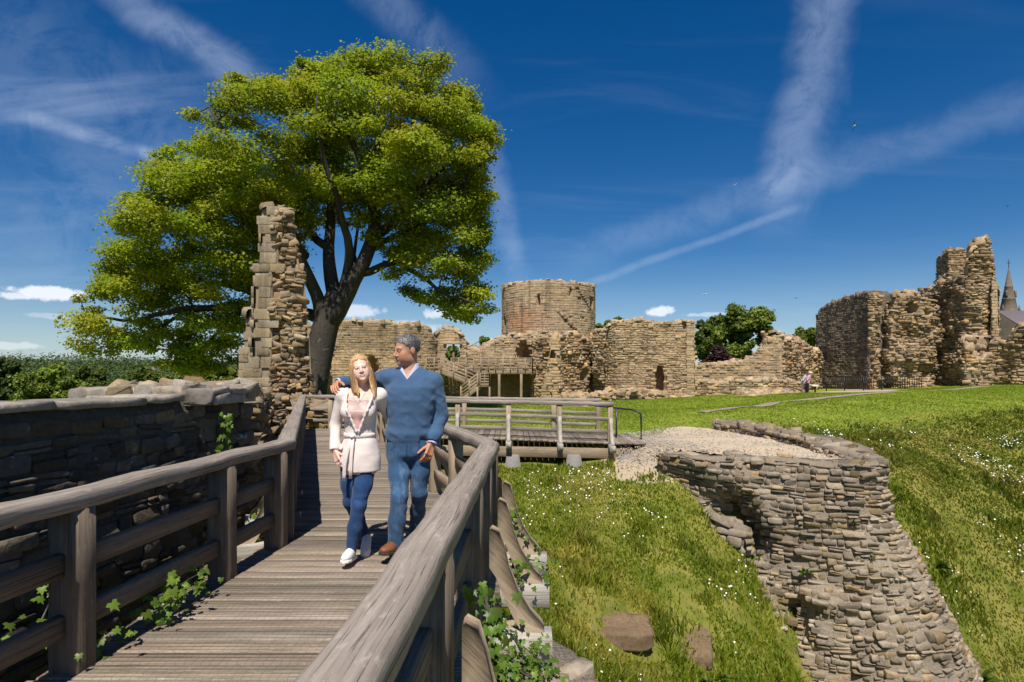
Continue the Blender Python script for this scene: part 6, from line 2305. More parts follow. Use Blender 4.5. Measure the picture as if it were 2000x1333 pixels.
def put_mesh(name, V, Q, m, parent, org, colr=None):
    return mk(name, V + np.asarray(org), [Q], m, parent, True, np.ones((len(V), 3)) if colr is None else colr)


def join(parts):
    V, Q, C, n = [], [], [], 0
    for v, q, c in parts:
        V.append(v)
        Q.append(q + n)
        C.append(c)
        n += len(v)
    return np.concatenate(V), np.concatenate(Q), np.concatenate(C)


def shoe(name, heel, toe, parent, org, upper, sole, w=1.0, tall=0.0):
    heel, toe = np.asarray(heel, float), np.asarray(toe, float)
    d = unit(toe - heel)
    side = unit(np.cross(d, [0, 0, 1]))
    up = np.cross(side, d)
    B = np.stack([side, d, up], 1)
    ln = np.linalg.norm(toe - heel)

    def loc(P):
        return (P - heel) @ B

    def up_f(P):
        p = loc(P)
        e = ell(p, (0, ln * 0.72, .030), (.047 * w, ln * 0.42, .036))
        e = smin(e, ell(p, (0, ln * 0.12, .045), (.038 * w, .055, .052)), .03)
        e = smin(e, ell(p, (0, ln * 0.42, .050), (.037 * w, ln * 0.34, .036)), .03)
        if tall:
            e = smin(e, rcone(p, (0, ln * 0.1, .04), (0, ln * 0.1, .04 + tall), .042 * w, .044 * w), .02)
        return np.maximum(e, -(p[:, 2] - .012))

    def so_f(P):
        p = loc(P)
        a = np.interp(p[:, 1], [-.05, -.03, 0.05, ln * .5, ln * .75, ln * 1.02, ln * 1.13], [.012, .036, .042, .040, .052, .040, .012]) * w
        return np.maximum(np.maximum(np.abs(p[:, 0]) - a, np.abs(p[:, 2] - .005) - .012), np.maximum(-.05 - p[:, 1], p[:, 1] - ln * 1.14))
    lo, hi = np.minimum(heel, toe) - .12, np.maximum(heel, toe) + .14 + np.array([0, 0, tall])
    o = put_mesh(name, *snets(up_f, lo, hi, .006), upper, parent, org)
    put_mesh('sole', *snets(so_f, lo, hi, .006), sole, parent, org)
    return o


def unit_rows(a):
    return a / np.maximum(1e-9, np.linalg.norm(a, axis=1))[:, None]


def make_man():
    org = np.array([XZ(800, 4.85), 4.85, 0.0])
    t = thing('person', org, 'person in a blue sweater and jeans walking with an arm round their companion', 'person', None)
    hc = np.array([-.022, -.014, 1.682])
    R = rot_z(math.radians(-52)) @ rot_x(math.radians(9)) @ rot_y(math.radians(2))
    shL, elL, wrL = np.array([-.185, .03, 1.45]), np.array([-.40, .17, 1.43]), np.array([-.575, -.035, 1.415])
    shR, elR, wrR = np.array([.200, .02, 1.425]), np.array([.254, .06, 1.145]), np.array([.195, -.05, .935])
    hL = hand_parts(wrL + [0.0, -.005, 0], (-.04, -1, -.25), (.55, .1, -.8), (1, 0, .3), (0.45, 0.7, 0.5), 1.0)
    hR = hand_parts(wrR + [-.004, -.004, -.012], (-.30, -.28, -1), (-.75, .65, -.1), (-.3, -1, 0), (0.30, 0.45, 0.35), 1.02)
    torso = [(.86, .175, .125, -.01, 0), (1.0, .175, .122, -.008, 0), (1.12, .182, .125, 0, 0), (1.28, .205, .135, .012, -.005), (1.38, .205, .128, .014, 0), (1.46, .155, .10, .01, .012), (1.52, .085, .075, 0, .02), (1.56, .062, .062, -.005, .022)]
    hipL, knL, anL = np.array([-.088, 0, .90]), np.array([-.068, -.085, .50]), np.array([-.102, -.10, .105])
    hipR, knR, anR = np.array([.085, .0, .90]), np.array([.075, .03, .505]), np.array([.012, .27, .145])

    def neck(P):
        return rcone(P, (-.004, .022, 1.47), hc + R @ np.array([0, .025, -.05]), .066, .058)

    def body_low(P):
        d = lathe(P, [(z, a * .9, b * .9, x, y) for z, a, b, x, y in torso])
        for s_, e_, w_ in ((shL, elL, wrL), (shR, elR, wrR)):
            d = smin(d, chain(P, [(s_, .055), (e_, .043), (w_, .030)], .02), .05)
        for h_, k_, a_ in ((hipL, knL, anL), (hipR, knR, anR)):
            d = smin(d, chain(P, [(h_, .085), (k_, .055), (a_, .04)], .02), .04)
        return smin(d, neck(P), .03)

    def head(P):
        p = (P - hc) @ R
        d = smin(head_sdf(p / 1.02, False) * 1.02, neck(P), .025)
        return smin(d, rcone(P, (-.004, .02, 1.40), (-.004, .022, 1.5), .09, .066), .03)

    parts = []
    V, Q = snets(body_low, (-.68, -.25, .06), (.36, .36, 1.58), .014)
    parts.append((V, Q, np.tile(np.array(SK_M), (len(V), 1))))
    V, Q = snets(head, hc - [.15, .17, .26], hc + [.15, .16, .15], .0034)
    parts.append((V, Q, head_colour(((V - hc) @ R) / 1.02, SK_M, False, rng)))
    for segs, w_, e_ in ((hL, wrL, elL), (hR, wrR, elR)):
        pts = np.array([q for s_ in segs for q in s_[:2]])
        fa = w_ + unit(e_ - w_) * .06
        f = lambda P, segs=segs, w_=w_, fa=fa: smin(hand_sdf(P, segs), rcone(P, fa, w_, .030, .025), .015)
        V, Q = snets(f, pts.min(0) - .04, pts.max(0) + .04, .0036)
        c = np.tile(np.array(SK_M) * np.array([1.08, .98, .95]), (len(V), 1))
        parts.append((V, Q, c))
    V, Q, C = join(parts)
    body = put_mesh('body', V, Q, M['skin'], t, org, C)

    def hair(P):
        p = (P - hc) @ R / 1.02
        d = ell(p, (0, .018, .038), (.081, .103, .090)) + .004 * vnoise(p * 90, 3) + .004 * vnoise(p * 40, 5)
        keep = -.80 * p[:, 1] - .60 * p[:, 2] - (.0165 + .010 * np.abs(p[:, 0] / .07) ** 2 * -1)
        d = smax(d, keep, .010)
        d = smax(d, -(p[:, 2] + .070 + .2 * np.minimum(p[:, 1] - .03, 0)), .01)
        return smax(d, -ell(p, (0, .0, -.012), (.3, .03, .036)) if False else d, .001)
    V, Q = snets(hair, hc - .16, hc + .17, .0042)
    pl = (V - hc) @ R
    hv, hq, hcol = V, Q, np.ones((len(V), 3)) * (1 + 0.9 * ss(.0, .09, pl[:, 2]) * ss(.05, -.06, pl[:, 1]))[:, None]
    g = np.random.default_rng(2)
    sel = g.choice(len(V), 3200)
    p0 = V[sel] + g.normal(0, .002, (3200, 3))
    out = unit_rows(p0 - hc)
    comb = unit_rows(out * 0.55 + (R @ np.array([0, .8, .35])) + g.normal(0, .3, (3200, 3)))
    sd = unit_rows(np.cross(comb, out)) * .0011
    tip = p0 + comb * g.uniform(.006, .016, (3200, 1))
    sv = np.stack([p0 - sd, p0 + sd, tip, tip], 1).reshape(-1, 3)
    V, Q, C = join([(hv, hq, hcol), (sv, np.arange(3200 * 4).reshape(-1, 4), np.repeat(hcol[sel] * g.uniform(.6, 1.5, (3200, 1)), 4, 0))])
    put_mesh('hair', V, Q, M['man_hair'], t, org, C)

    def sweat(P):
        d = lathe(P, [(.80, .178, .132, -.01, 0)] + [(z, a + .003, b + .010, x, y) for z, a, b, x, y in torso])
        d = smin(d, rcone(P, (-.05, .02, 1.49), shL, .060, .068), .05)
        d = smin(d, rcone(P, (.05, .02, 1.49), shR, .060, .068), .05)
        d = smin(d, chain(P, [(shL, .070), (elL, .056), (wrL + unit(elL - wrL) * .02, .044)], .02), .045)
        aR = chain(P, [(shR, .070), (elR, .055), (wrR, .045)], .02)
        d = smin(d, aR, .014)
        rd = 1 - np.abs(vnoise(P @ rot_y(.6) * np.array([8, 6, 15]), 31)) * 2
        rd2 = 1 - np.abs(vnoise(P @ rot_y(-.7) * np.array([9, 7, 17]), 32)) * 2
        d = d + folds(P, .005, 6, 10, 3) - .0048 * np.maximum(rd, -.2) - .0046 * np.maximum(rd2, -.2) * ss(.06, .16, np.abs(P[:, 0])) + folds(P, .003, 20, 25, 4)
        d = d - .012 * np.exp(-((P[:, 2] - 1.0) / .035) ** 2) + .010 * ss(.955, .92, P[:, 2]) + .006 * np.sin(P[:, 2] * 60 + 14 * P[:, 0]) * ss(1.1, .98, P[:, 2]) * vnoise(P * 6, 8)
        d = smax(d, .905 + .03 * (P[:, 0] / .2) ** 2 - P[:, 2] + 99 * (np.abs(P[:, 0] - .24) < .0), .006)
        # neckline: round at the back, a V in front
        vz = 1.445 + np.abs(P[:, 0] + .004) * 1.25
        d = smax(d, np.where(P[:, 1] < .02, (P[:, 2] - vz) * .55, P[:, 2] - 1.525), .006)
        return smax(d, -(rcone(P, wrR, wrR - unit(elR - wrR) * .2, .07, .07)) if False else d, .001)

    def sweat2(P):
        d = sweat(P)
        for e_, w_ in ((elL, wrL), (elR, wrR)):
            ax_ = unit(w_ - e_)
            d = np.maximum(d, np.where(np.linalg.norm(P - w_, axis=1) < .11, (P - w_) @ ax_ - .0, -1))
        return d
    V, Q = snets(sweat2, (-.70, -.24, .86), (.37, .34, 1.60), .0085)
    rib = np.where(V[:, 2] < .957, 1 - .16 * (np.sin(np.arctan2(V[:, 1], V[:, 0]) * 95) > 0), 1.0) * np.where(np.abs(V[:, 2] - .957) < .004, .8, 1)
    put_mesh('sweater', V, Q, M['sweater'], t, org, np.ones((len(V), 3)) * rib[:, None])
    # sleeve below the hem line
    def sleeve(P):
        d = chain(P, [(elR, .054), (wrR, .045)], .02) + folds(P, .006, 14, 24, 6)
        return np.maximum(d, (P - wrR) @ unit(wrR - elR))
    V, Q = snets(sleeve, wrR - .12, elR + .08, .008)
    put_mesh('sleeve', V, Q, M['sweater'], t, org)

    def cuff(P, w_, e_):
        ax_ = unit(w_ - e_)
        h_ = (P - w_) @ ax_
        return np.maximum(np.maximum(rcone(P, w_ - ax_ * .03, w_ + ax_ * .05, .041, .040), np.abs(h_ - .004) - .014), -rcone(P, w_ - ax_ * .03, w_ + ax_ * .05, .034, .034))
    for w_, e_ in ((wrR, elR), (wrL, elL)):
        V, Q = snets(lambda P: cuff(P, w_, e_), w_ - .08, w_ + .08, .005)
        put_mesh('shirt_cuff', V, Q, M['lilac'], t, org)

    def collar(P):
        d = rcone(P, (-.004, .02, 1.42), (-.012, .018, 1.60), .112, .072)
        d = np.maximum(d, -(rcone(P, (-.004, .02, 1.42), (-.012, .018, 1.60), .099, .061)))
        top = 1.575 + .022 * ss(.0, .08, P[:, 1])
        d = np.maximum(d, P[:, 2] - top)
        d = np.maximum(d, 1.43 - P[:, 2])
        op = np.where(P[:, 1] < .03, (P[:, 2] - 1.452) * .50 - np.abs(P[:, 0] + .004), -1)
        return np.maximum(d, op)
    V, Q = snets(collar, (-.15, -.14, 1.40), (.15, .16, 1.60), .0042)
    put_mesh('shirt_collar', V, Q, M['lilac'], t, org)

    def jeans(P):
        d = lathe(P, [(.72, .170, .125, -.004, .005), (.84, .178, .130, -.004, 0), (.93, .172, .124, -.006, 0), (.99, .168, .12, -.008, 0)])
        d = smax(d, .80 - P[:, 2], .05)
        lL = chain(P, [(hipL, .097), (hipL * .45 + knL * .55, .083), (knL, .067), (knL * .5 + anL * .5, .067), (anL + [0, 0, -.02], .066)], .03)
        lR = chain(P, [(hipR, .095), (hipR * .45 + knR * .55, .080), (knR, .064), (knR * .5 + anR * .5, .064), (anR + [0, 0, -.015], .062)], .03)
        d = smin(d, smin(lL, lR, .012), .03)
        w_ = ss(.30, .08, P[:, 2]) + np.exp(-((P[:, 2] - .5) / .10) ** 2) + .8 * np.exp(-((P[:, 2] - .80) / .07) ** 2)
        d = d + w_ * folds(P, .009, 13, 20, 7) + folds(P, .005, 9, 7, 9) + .5 * w_ * folds(P, .007, 24, 34, 10)
        for a_, k_ in ((anL, knL), (anR, knR)):
            ax_ = unit(a_ - k_)
            d = np.maximum(d, np.where(np.linalg.norm(P - a_, axis=1) < .16, (P - a_) @ ax_ - .045, -1))
        return np.maximum(d, P[:, 2] - .965)
    V, Q = snets(jeans, (-.26, -.26, .02), (.26, .42, 1.0), .0085)
    fade = 1 + .55 * np.exp(-((V[:, 2] - .62) / .16) ** 2) * ss(.02, -.08, V[:, 1])
    seam = 1 - .5 * (np.abs(V[:, 0] + .004) < .004) * (V[:, 2] > .80) * (V[:, 1] < 0) - .35 * (np.abs(np.hypot(np.abs(V[:, 0] + .004) - .17, V[:, 2] - .95) - .085) < .005) * (V[:, 1] < 0)
    seam = seam - .35 * (np.abs(V[:, 1] - .01) < .005) * (V[:, 2] > .15)
    put_mesh('jeans', V, Q, M['denim'], t, org, np.ones((len(V), 3)) * (fade * seam)[:, None])
    shoe('shoe', (-.098, -.065, .045), (-.155, -.27, .085), t, org, M['tan_leather'], M['sole'], 1.1, .05)
    shoe('shoe', (.020, .285, .085), (.035, .095, .012), t, org, M['tan_leather'], M['sole'], 1.1, .05)
    return t


def make_woman():
    org = np.array([XZ(703, 4.72), 4.72, 0.0])
    t = thing('person', org, 'person with long strawberry blonde hair in a cream belted cardigan and jeans', 'person', None)
    hs = 0.90
    hc = np.array([.010, -.018, 1.525])
    R = rot_y(math.radians(-12)) @ rot_z(math.radians(16)) @ rot_x(math.radians(-2))
    shL, elL, wrL = np.array([-.140, .005, 1.320]), np.array([-.212, .055, 1.075]), np.array([-.188, -.045, .885])
    shR, elR, wrR = np.array([.150, .02, 1.318]), np.array([.205, .215, 1.10]), np.array([.40, .325, 1.02])
    hL = hand_parts(wrL + [.002, -.004, -.01], (.42, -.30, -.9), (.6, .75, .0), (.2, -1, .3), (0.2, 0.2, 0.2), .86)
    torso = [(.70, .138, .108, 0, .0), (.84, .140, .112, 0, .01), (.95, .120, .092, 0, 0), (1.02, .106, .080, 0, 0), (1.12, .118, .092, 0, -.004), (1.21, .134, .106, 0, -.012), (1.29, .140, .090, .004, 0), (1.345, .085, .062, .008, .01), (1.40, .045, .045, .01, .012)]
    hipL, knL, anL = np.array([-.075, .0, .80]), np.array([-.088, .03, .46]), np.array([-.010, .23, .125])
    hipR, knR, anR = np.array([.060, -.01, .80]), np.array([.012, -.09, .455]), np.array([-.045, -.10, .105])

    def neck(P):
        return rcone(P, (.008, .012, 1.335), hc + R @ np.array([0, .02, -.055]), .050, .044)

    def chest(P):
        d = lathe(P, torso)
        d = smin(d, rcone(P, (-.03, .01, 1.345), shL, .032, .044), .03)
        d = smin(d, rcone(P, (.045, .01, 1.345), shR, .032, .044), .03)
        for s in (-1, 1):
            d = smin(d, ell(P, (s * .062, -.075, 1.19), (.058, .052, .055)), .03)
        return d

    def body_low(P):
        d = chest(P)
        for s_, e_, w_ in ((shL, elL, wrL), (shR, elR, wrR)):
            d = smin(d, chain(P, [(s_, .040), (e_, .032), (w_, .023)], .02), .03)
        for h_, k_, a_ in ((hipL, knL, anL), (hipR, knR, anR)):
            d = smin(d, chain(P, [(h_, .068), (k_, .044), (a_, .030)], .02), .04)
        return smin(d, neck(P), .03)

    def head(P):
        p = (P - hc) @ R / hs
        d = smin(head_sdf(p, True) * hs, neck(P), .02)
        return smin(d, chest(P), .025)
    parts = []
    V, Q = snets(body_low, (-.28, -.2, .06), (.46, .38, 1.30), .013)
    parts.append((V, Q, np.tile(np.array(SK_W), (len(V), 1))))
    V, Q = snets(head, np.array([-.22, -.17, 1.15]), np.array([.24, .16, 1.68]), .0036)
    C = head_colour(((V - hc) @ R) / hs, SK_W, True, rng)
    bodyc = V[:, 2] < 1.41
    C[bodyc] = np.array(SK_W)
    parts.append((V, Q, C))
    pts = np.array([q for s_ in hL for q in s_[:2]])
    fa = wrL + unit(elL - wrL) * .06
    V, Q = snets(lambda P: smin(hand_sdf(P, hL), rcone(P, fa, wrL, .024, .020), .012), pts.min(0) - .04, pts.max(0) + .04, .0036)
    parts.append((V, Q, np.tile(np.array(SK_W) * np.array([1, .92, .9]), (len(V), 1))))
    V, Q, C = join(parts)
    put_mesh('body', V, Q, M['skin'], t, org, C)

    def hair(P):
        p = (P - hc) @ R / hs
        x, y, z = p.T
        d = ell(p, (0, .020, .038), (.090, .109, .098))
        keep = -.84 * y - .54 * z - (.024 - .35 * np.abs(x) + .012 * ss(.03, .0, np.abs(x)))
        d = smax(d, keep, .012)
        zb_ = np.clip(-z, -.06, .30)
        hw = np.interp(zb_, [-.06, .0, .08, .16, .26], [.084, .096, .106, .108, .098])
        hd_ = np.interp(zb_, [-.06, .0, .08, .16, .26], [.080, .085, .082, .072, .060])
        bell = (np.sqrt((x / hw) ** 2 + ((y - .012 + .03 * ss(.1, .24, zb_) * np.sign(np.abs(x) - .05)) / hd_) ** 2) - 1) * .08
        endz = np.where(x < 0, -.205, -.262) + .016 * vnoise(p * np.array([55, 55, 0]), 8) + .05 * ss(.06, .0, np.abs(x))
        bell = np.maximum(np.maximum(bell, z - .05), endz - z)
        d = smin(d, bell, .02)
        fw_ = np.interp(z, [-.30, -.10, -.04, .02, .06, .085], [.046, .050, .060, .062, .050, .0])
        cut = np.maximum(np.abs(x) - fw_, y - np.interp(np.abs(x), [0, .045, .062], [.02, -.005, -.05]))
        d = smax(d, -np.maximum(cut, z - .088), .010)
        d = d + .0045 * vnoise(p * np.array([75, 75, 4]), 3) + .0028 * vnoise(p * np.array([160, 160, 7]), 4)
        return d * hs
    V, Q = snets(hair, hc - [.13, .15, .30], hc + [.13, .17, .15], .0042)
    pl = (V - hc) @ R
    hcol = np.column_stack([np.ones(len(V)), 1 + .18 * ss(.0, -.2, pl[:, 2]), 1 + .5 * ss(.0, -.2, pl[:, 2])])
    g = np.random.default_rng(3)
    # loose strands combed down over the surface
    top = np.where((pl[:, 2] > -.06) & (np.abs(pl[:, 0]) > .02))[0]
    parts = [(V, Q, hcol)]
    rest = pl / hs
    for _ in range(420):
        i = int(g.choice(top))
        p = pl[i].copy()
        pts = [p.copy()]
        zend = (-.20 if p[0] < 0 else -.255) * hs + g.normal(0, .02)
        while p[2] > zend and len(pts) < 12:
            p = p + np.array([0, 0, -.024])
            j = int(np.argmin(((pl - p) ** 2).sum(1)))
            q = pl[j] + unit(np.array([pl[j][0], pl[j][1] - .01, 0])) * .0025
            p = np.array([q[0], q[1], p[2]]) + g.normal(0, .0012, 3)
            pts.append(p.copy())
        if len(pts) < 4:
            continue
        P_ = np.array(pts) @ R.T + hc
        sd = unit_rows(np.cross(np.gradient(P_, axis=0), P_ - hc)) * .0016
        vv_ = np.stack([P_ - sd, P_ + sd], 1).reshape(-1, 3)
        qq = np.array([(2 * a, 2 * a + 1, 2 * a + 3, 2 * a + 2) for a in range(len(pts) - 1)])
        parts.append((vv_, qq, np.tile(np.array([1, 1.06, 1.1]) * g.uniform(.8, 1.25), (len(vv_), 1))))
    V, Q, C = join(parts)
    put_mesh('hair', V, Q, M['red_hair'], t, org, C)

    def tank(P):
        d = chest(P) - .006
        d = d + folds(P, .002, 14, 10, 3)
        d = np.maximum(d, P[:, 2] - (1.205 + .9 * np.maximum(np.abs(P[:, 0] - .004) - .055, 0)))
        return np.maximum(d, .80 - P[:, 2])
    V, Q = snets(tank, (-.22, -.2, .78), (.22, .18, 1.34), .007)
    put_mesh('vest_top', V, Q, M['pink'], t, org)

    def cardi(P):
        d = lathe(P, [(.66, .166, .130, -.002, .0), (.74, .164, .130, -.002, .0), (.86, .160, .130, -.002, .005), (.95, .136, .110, 0, 0), (1.005, .116, .095, 0, 0)] + [(z, a + .008, b + .012, x, y) for z, a, b, x, y in torso if z > 1.1])
        for s in (-1, 1):
            d = smin(d, ell(P, (s * .062, -.075, 1.19), (.074, .068, .07)), .03)
        d = smin(d, rcone(P, (-.03, .01, 1.345), shL, .045, .058), .03)
        d = smin(d, rcone(P, (.045, .01, 1.345), shR, .045, .058), .03)
        aL = chain(P, [(shL, .055), (elL, .043), (wrL, .037)], .02)
        d = smin(d, smin(aL, chain(P, [(shR, .060), (elR, .046), (wrR, .036)], .02), .02), .022)
        fw_ = ss(1.08, .98, P[:, 2])
        d = d + folds(P, .006, 9, 4, 3) * fw_ + folds(P, .005, 13, 15, 5)
        hem = .715 + .05 * ss(-.03, -.16, P[:, 0])
        d = smax(d, hem - P[:, 2], .008)
        half = np.interp(P[:, 2], [1.02, 1.10, 1.20, 1.28, 1.36], [.0, .032, .075, .098, .105])
        op = np.where((P[:, 1] < .035) & (P[:, 2] > 1.02), half - np.abs(P[:, 0] - .012), -1)
        d = smax(d, op, .006)
        op2 = np.where((P[:, 1] < .0) & (P[:, 2] < .90), (.90 - P[:, 2]) * .03 - np.abs(P[:, 0] + .05) - .001, -1)
        d = np.maximum(d, op2)
        d = np.maximum(d, np.where(P[:, 1] >= .035, P[:, 2] - 1.375, -1))
        d = np.maximum(d, np.where((P[:, 2] > 1.33), .062 - np.hypot(P[:, 0] - .01, P[:, 1] - .012), -1))
        for e_, w_ in ((elL, wrL), (elR, wrR)):
            ax_ = unit(w_ - e_)
            d = np.maximum(d, np.where(np.linalg.norm(P - w_, axis=1) < .075, (P - w_) @ ax_ - .004, -1))
        return d
    V, Q = snets(cardi, (-.28, -.21, .68), (.46, .40, 1.42), .0072)
    rib = np.where(V[:, 2] < .765, 1 - .07 * (np.sin(np.arctan2(V[:, 1], V[:, 0]) * 80) > 0), 1.0)
    put_mesh('cardigan', V, Q, M['cream'], t, org, np.ones((len(V), 3)) * rib[:, None])
    # ruffle along the opening
    G = Geo()
    for s in (-1, 1):
        P = []
        for z in np.linspace(1.03, 1.345, 22):
            hw = float(np.interp(z, [1.02, 1.10, 1.20, 1.28, 1.36], [.004, .034, .077, .100, .105]))
            P.append((.012 + s * hw, float(np.interp(z, [1.02, 1.12, 1.2, 1.28, 1.35], [-.112, -.122, -.142, -.100, -.035])) - .004 * math.sin(z * 190), z))
        V, T, Q, L = sweep(P, circ_prof(.011, 6), scale=[1 + .35 * math.sin(i * 2.3) for i in range(len(P))])
        G.add(V + org, T, Q, L)
    G.build('ruffle', M['cream'], t, True)
    P = [(math.cos(a) * .121, math.sin(a) * .101, 1.003) for a in np.linspace(0, 2 * math.pi, 33)]
    V, T, Q, L = sweep(P, rect_prof(.014, .034, .004))
    G = Geo().add(V + org, T, Q, L)
    for pts in ([(-.035, -.118, 1.0), (-.048, -.140, .94), (-.065, -.150, .86), (-.080, -.150, .78), (-.088, -.135, .70), (-.094, -.13, .655)], [(-.025, -.118, 1.0), (-.024, -.142, .93), (-.030, -.152, .84), (-.034, -.150, .75), (-.036, -.148, .675)]):
        V, T, Q, L = sweep(pts, rect_prof(.027, .005, .002), up=(0, -1, 0))
        G.add(V + org, T, Q, L)
    V, T, Q, L = sweep([(-.05, -.116, 1.006), (-.03, -.128, 1.0), (-.012, -.116, .998)], circ_prof(.016, 7))
    G.add(V + org, T, Q, L)
    G.build('belt', M['cream'], t, True)
    G = Geo()
    V, T, Q, L = sweep([(-.045, -.052, 1.345), (-.028, -.088, 1.30), (.006, -.102, 1.262), (.012, -.104, 1.25), (.03, -.095, 1.28), (.058, -.055, 1.342)], circ_prof(.0011, 5))
    G.add(V + org, T, Q, L)
    G.build('necklace', M['gold'], t, True)

    def jeans(P):
        d = lathe(P, [(.68, .125, .098, -.006, .01), (.80, .136, .108, 0, .01), (.90, .130, .10, 0, .005)])
        d = smax(d, .74 - P[:, 2], .05)
        lL = chain(P, [(hipL, .080), (hipL * .45 + knL * .55, .072), (knL, .053), (knL * .5 + anL * .5, .052), (anL, .041)], .03)
        lR = chain(P, [(hipR, .082), (hipR * .45 + knR * .55, .074), (knR, .055), (knR * .5 + anR * .5, .054), (anR, .043)], .03)
        d = smin(d, smin(lL, lR, .015), .03)
        w_ = ss(.25, .10, P[:, 2]) + np.exp(-((P[:, 2] - .46) / .08) ** 2)
        d = d + w_ * folds(P, .006, 16, 30, 7) + folds(P, .003, 12, 8, 9)
        for a_, k_ in ((anL, knL), (anR, knR)):
            ax_ = unit(a_ - k_)
            d = np.maximum(d, np.where(np.linalg.norm(P - a_, axis=1) < .12, (P - a_) @ ax_ - .012, -1))
        return np.maximum(d, P[:, 2] - .9)
    V, Q = snets(jeans, (-.22, -.22, .03), (.22, .36, .92), .0075)
    put_mesh('jeans', V, Q, M['denim_dark'], t, org, np.ones((len(V), 3)) * (1 + .5 * np.exp(-((V[:, 2] - .55) / .14) ** 2) * ss(.02, -.08, V[:, 1]))[:, None])
    shoe('shoe', (-.040, -.075, .035), (-.055, -.245, .055), t, org, M['canvas'], M['canvas'], .84)
    shoe('shoe', (.002, .235, .075), (.022, .075, .010), t, org, M['canvas'], M['canvas'], .84)
    return t


make_man()
make_woman()


def visitor(label, px, d, rz, shirt, trousers, hat, lean, skirt=False, seed=1, hs=1.0):
    """small far figure, same build at a coarser mesh"""
    x = XZ(px, d)
    z0 = float(zg(x, d)[0])
    t = thing('person', (x, d, z0), label, 'person')
    Rz = rot_z(rz)
    lx = np.array([0, -lean, 0])
    sh = [np.array([s * .19, .0, 1.42]) + lx for s in (-1, 1)]
    el = [np.array([s * .25, .14, 1.16]) + lx * .7 for s in (-1, 1)]
    wr = [np.array([s * .06, .20, .98]) + lx * .4 for s in (-1, 1)]
    hd = np.array([0, -.05, 1.62]) + lx * 1.4

    def torso(P, g=0.0):
        d_ = lathe(P, [(.86, .165 + g, .125 + g, 0, 0), (1.05, .165 + g, .125 + g, 0, -lean * .3), (1.3, .20 + g, .14 + g, 0, -lean * .8), (1.42, .17 + g, .11 + g, 0, -lean), (1.5, .07 + g, .07 + g, 0, -lean)])
        for s, e, w_ in zip(sh, el, wr):
            d_ = smin(d_, chain(P, [(s, .07 + g), (e, .052 + g), (w_, .038 + g)], .02), .04)
        return d_

    def legs(P):
        d_ = chain(P, [((-.085, 0, .9), .10), ((-.09, 0, .48), .075), ((-.09, .02, .05), .065)], .03)
        d_ = smin(d_, chain(P, [((.085, 0, .9), .10), ((.09, 0, .48), .075), ((.09, .0, .05), .065)], .03), .03)
        if skirt:
            d_ = smin(d_, lathe(P, [(.30, .20, .18, 0, 0), (.9, .165, .13, 0, 0)]), .02)
        return np.maximum(d_, .04 - P[:, 2])

    def body(P):
        d_ = smin(ell(P, hd, (.078, .098, .12)), rcone(P, hd - [0, 0, .05], (0, -lean * .9, 1.42), .055, .06), .03)
        for w_ in wr:
            d_ = np.minimum(d_, ell(P, w_ + [0, .01, -.05], (.04, .04, .06)))
        for s in (-1, 1):
            d_ = np.minimum(d_, ell(P, (s * .09, -.06, .045), (.045, .13, .045)))
        return smin(d_, np.minimum(torso(P, -.03), legs(P) + .03), .02)

    def hat_f(P):
        return np.minimum(ell(P, hd + [0, .01, .065], (.095, .115, .07)), ell(P, hd + [0, -.03, .045], (.125, .16, .014)))
    for nm, f, lo, hi, h, m, c in (('body', body, (-.35, -.45, 0), (.35, .4, 1.8), .02, M['skin'], SK_M), ('shirt', torso, (-.38, -.5, .8), (.38, .4, 1.56), .02, shirt, None), ('trousers', legs, (-.3, -.3, 0), (.3, .3, 1.02), .02, trousers, None),
                                   ('hat', hat_f, hd - .2, hd + .2, .014, hat, None)):
        V, Q = snets(f, lo, hi, h)
        put_mesh(nm, V @ Rz.T, Q, m, t, (x, d, z0), None if c is None else np.tile(np.array(c), (len(V), 1)))
    return t


M['pink_shirt'] = cloth_mat('pink_shirt', (0.72, 0.36, 0.48), 100, 0.1)
M['navy'] = cloth_mat('navy_cotton', (0.012, 0.015, 0.022), 100, 0.1)
M['pale_blue'] = cloth_mat('pale_blue_cotton', (0.45, 0.52, 0.58), 100, 0.1)
M['beige'] = cloth_mat('beige_cotton', (0.36, 0.25, 0.19), 100, 0.1)
M['white_hat'] = cloth_mat('white_cotton', (0.75, 0.71, 0.62), 100, 0.05)
M['dark_hair'] = plain('dark_hat', (0.05, 0.035, 0.025), 0.8, 0.2)
visitor('person in a pink shirt dark trousers and white hat standing near the low ruins', 1577, 41, math.radians(75), M['pink_shirt'], M['navy'], M['white_hat'], .10)
visitor('person in pale blue top and beige skirt half hidden behind the pink shirted visitor', 1570.5, 41.35, math.radians(70), M['pale_blue'], M['beige'], M['dark_hair'], .06, True)

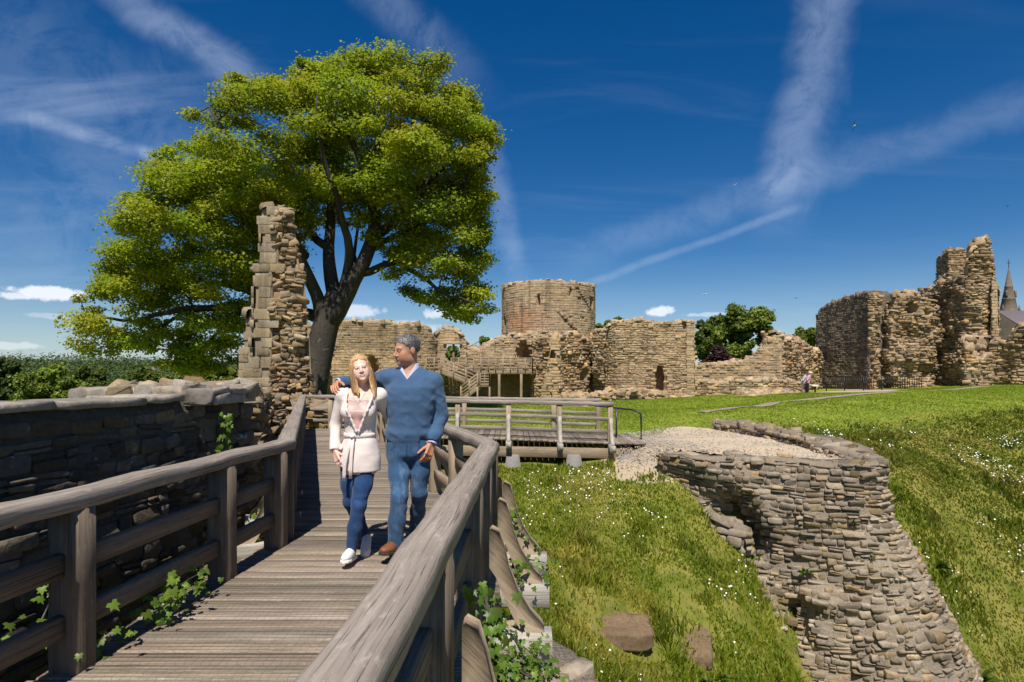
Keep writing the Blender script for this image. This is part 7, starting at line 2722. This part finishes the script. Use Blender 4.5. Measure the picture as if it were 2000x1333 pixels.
# ------------------------------------------------------------------ birds
def bird(label, px, py, d, span, bank, m1, m2):
    c = W(px, py, d)
    t = thing('bird', c, label, 'bird')
    body = []
    V, T, Q, L = sweep([c + np.array([0, -.22, .02]) * span, c + np.array([0, -.16, .03]) * span, c, c + np.array([0, .18, 0]) * span, c + np.array([0, .26, 0]) * span], circ_prof(.075 * span, 8), scale=[.25, .8, 1, .55, .15], up=(0, 0, 1))
    mk('body', V, [T, Q], m1, t, True, np.ones((len(V), 3)))
    for s in (-1, 1):
        ax_ = np.array([math.cos(bank) * s, 0, math.sin(bank) * s])
        ro = [c + ax_ * .03 * span, c + ax_ * .28 * span + np.array([0, -.06, .10]) * span, c + ax_ * .58 * span + np.array([0, .06, .04]) * span]
        V, Q = [], []
        for i, (p, cw_) in enumerate(zip(ro, (.10, .09, .012))):
            V += [p + np.array([0, -cw_, .012]) * span, p + np.array([0, cw_, .012]) * span, p + np.array([0, cw_, -.006]) * span, p + np.array([0, -cw_, -.006]) * span]
        for i in range(2):
            for j in range(4):
                Q.append((i * 4 + j, i * 4 + (j + 1) % 4, (i + 1) * 4 + (j + 1) % 4, (i + 1) * 4 + j))
        mk('wing', np.array(V), [np.array(Q)], m2, t, False, np.ones((len(V), 3)))


M['gull'] = plain('gull_white', (0.75, 0.75, 0.75), 0.8, 0.2, 0.03)
M['crow'] = plain('crow_black', (0.02, 0.02, 0.022), 0.7, 0.3, 0.1)
bird('gull banking steeply high in the blue sky crossed by the trails', 1668, 247, 45, 0.75, math.radians(78), M['gull'], M['crow'])
bird('white gull gliding low in the sky left of the round green tree', 1377, 575, 70, 0.8, math.radians(12), M['gull'], M['gull'])
bird('dark bird in the sky above the small tree top', 1555, 583, 70, 0.6, math.radians(5), M['crow'], M['crow'])
bird('tiny white gull in the middle of the sky below the long trail', 1435, 362, 90, 0.8, math.radians(30), M['gull'], M['gull'])
bird('tiny dark bird in the sky above the church spire', 1968, 403, 80, 0.6, math.radians(8), M['crow'], M['crow'])
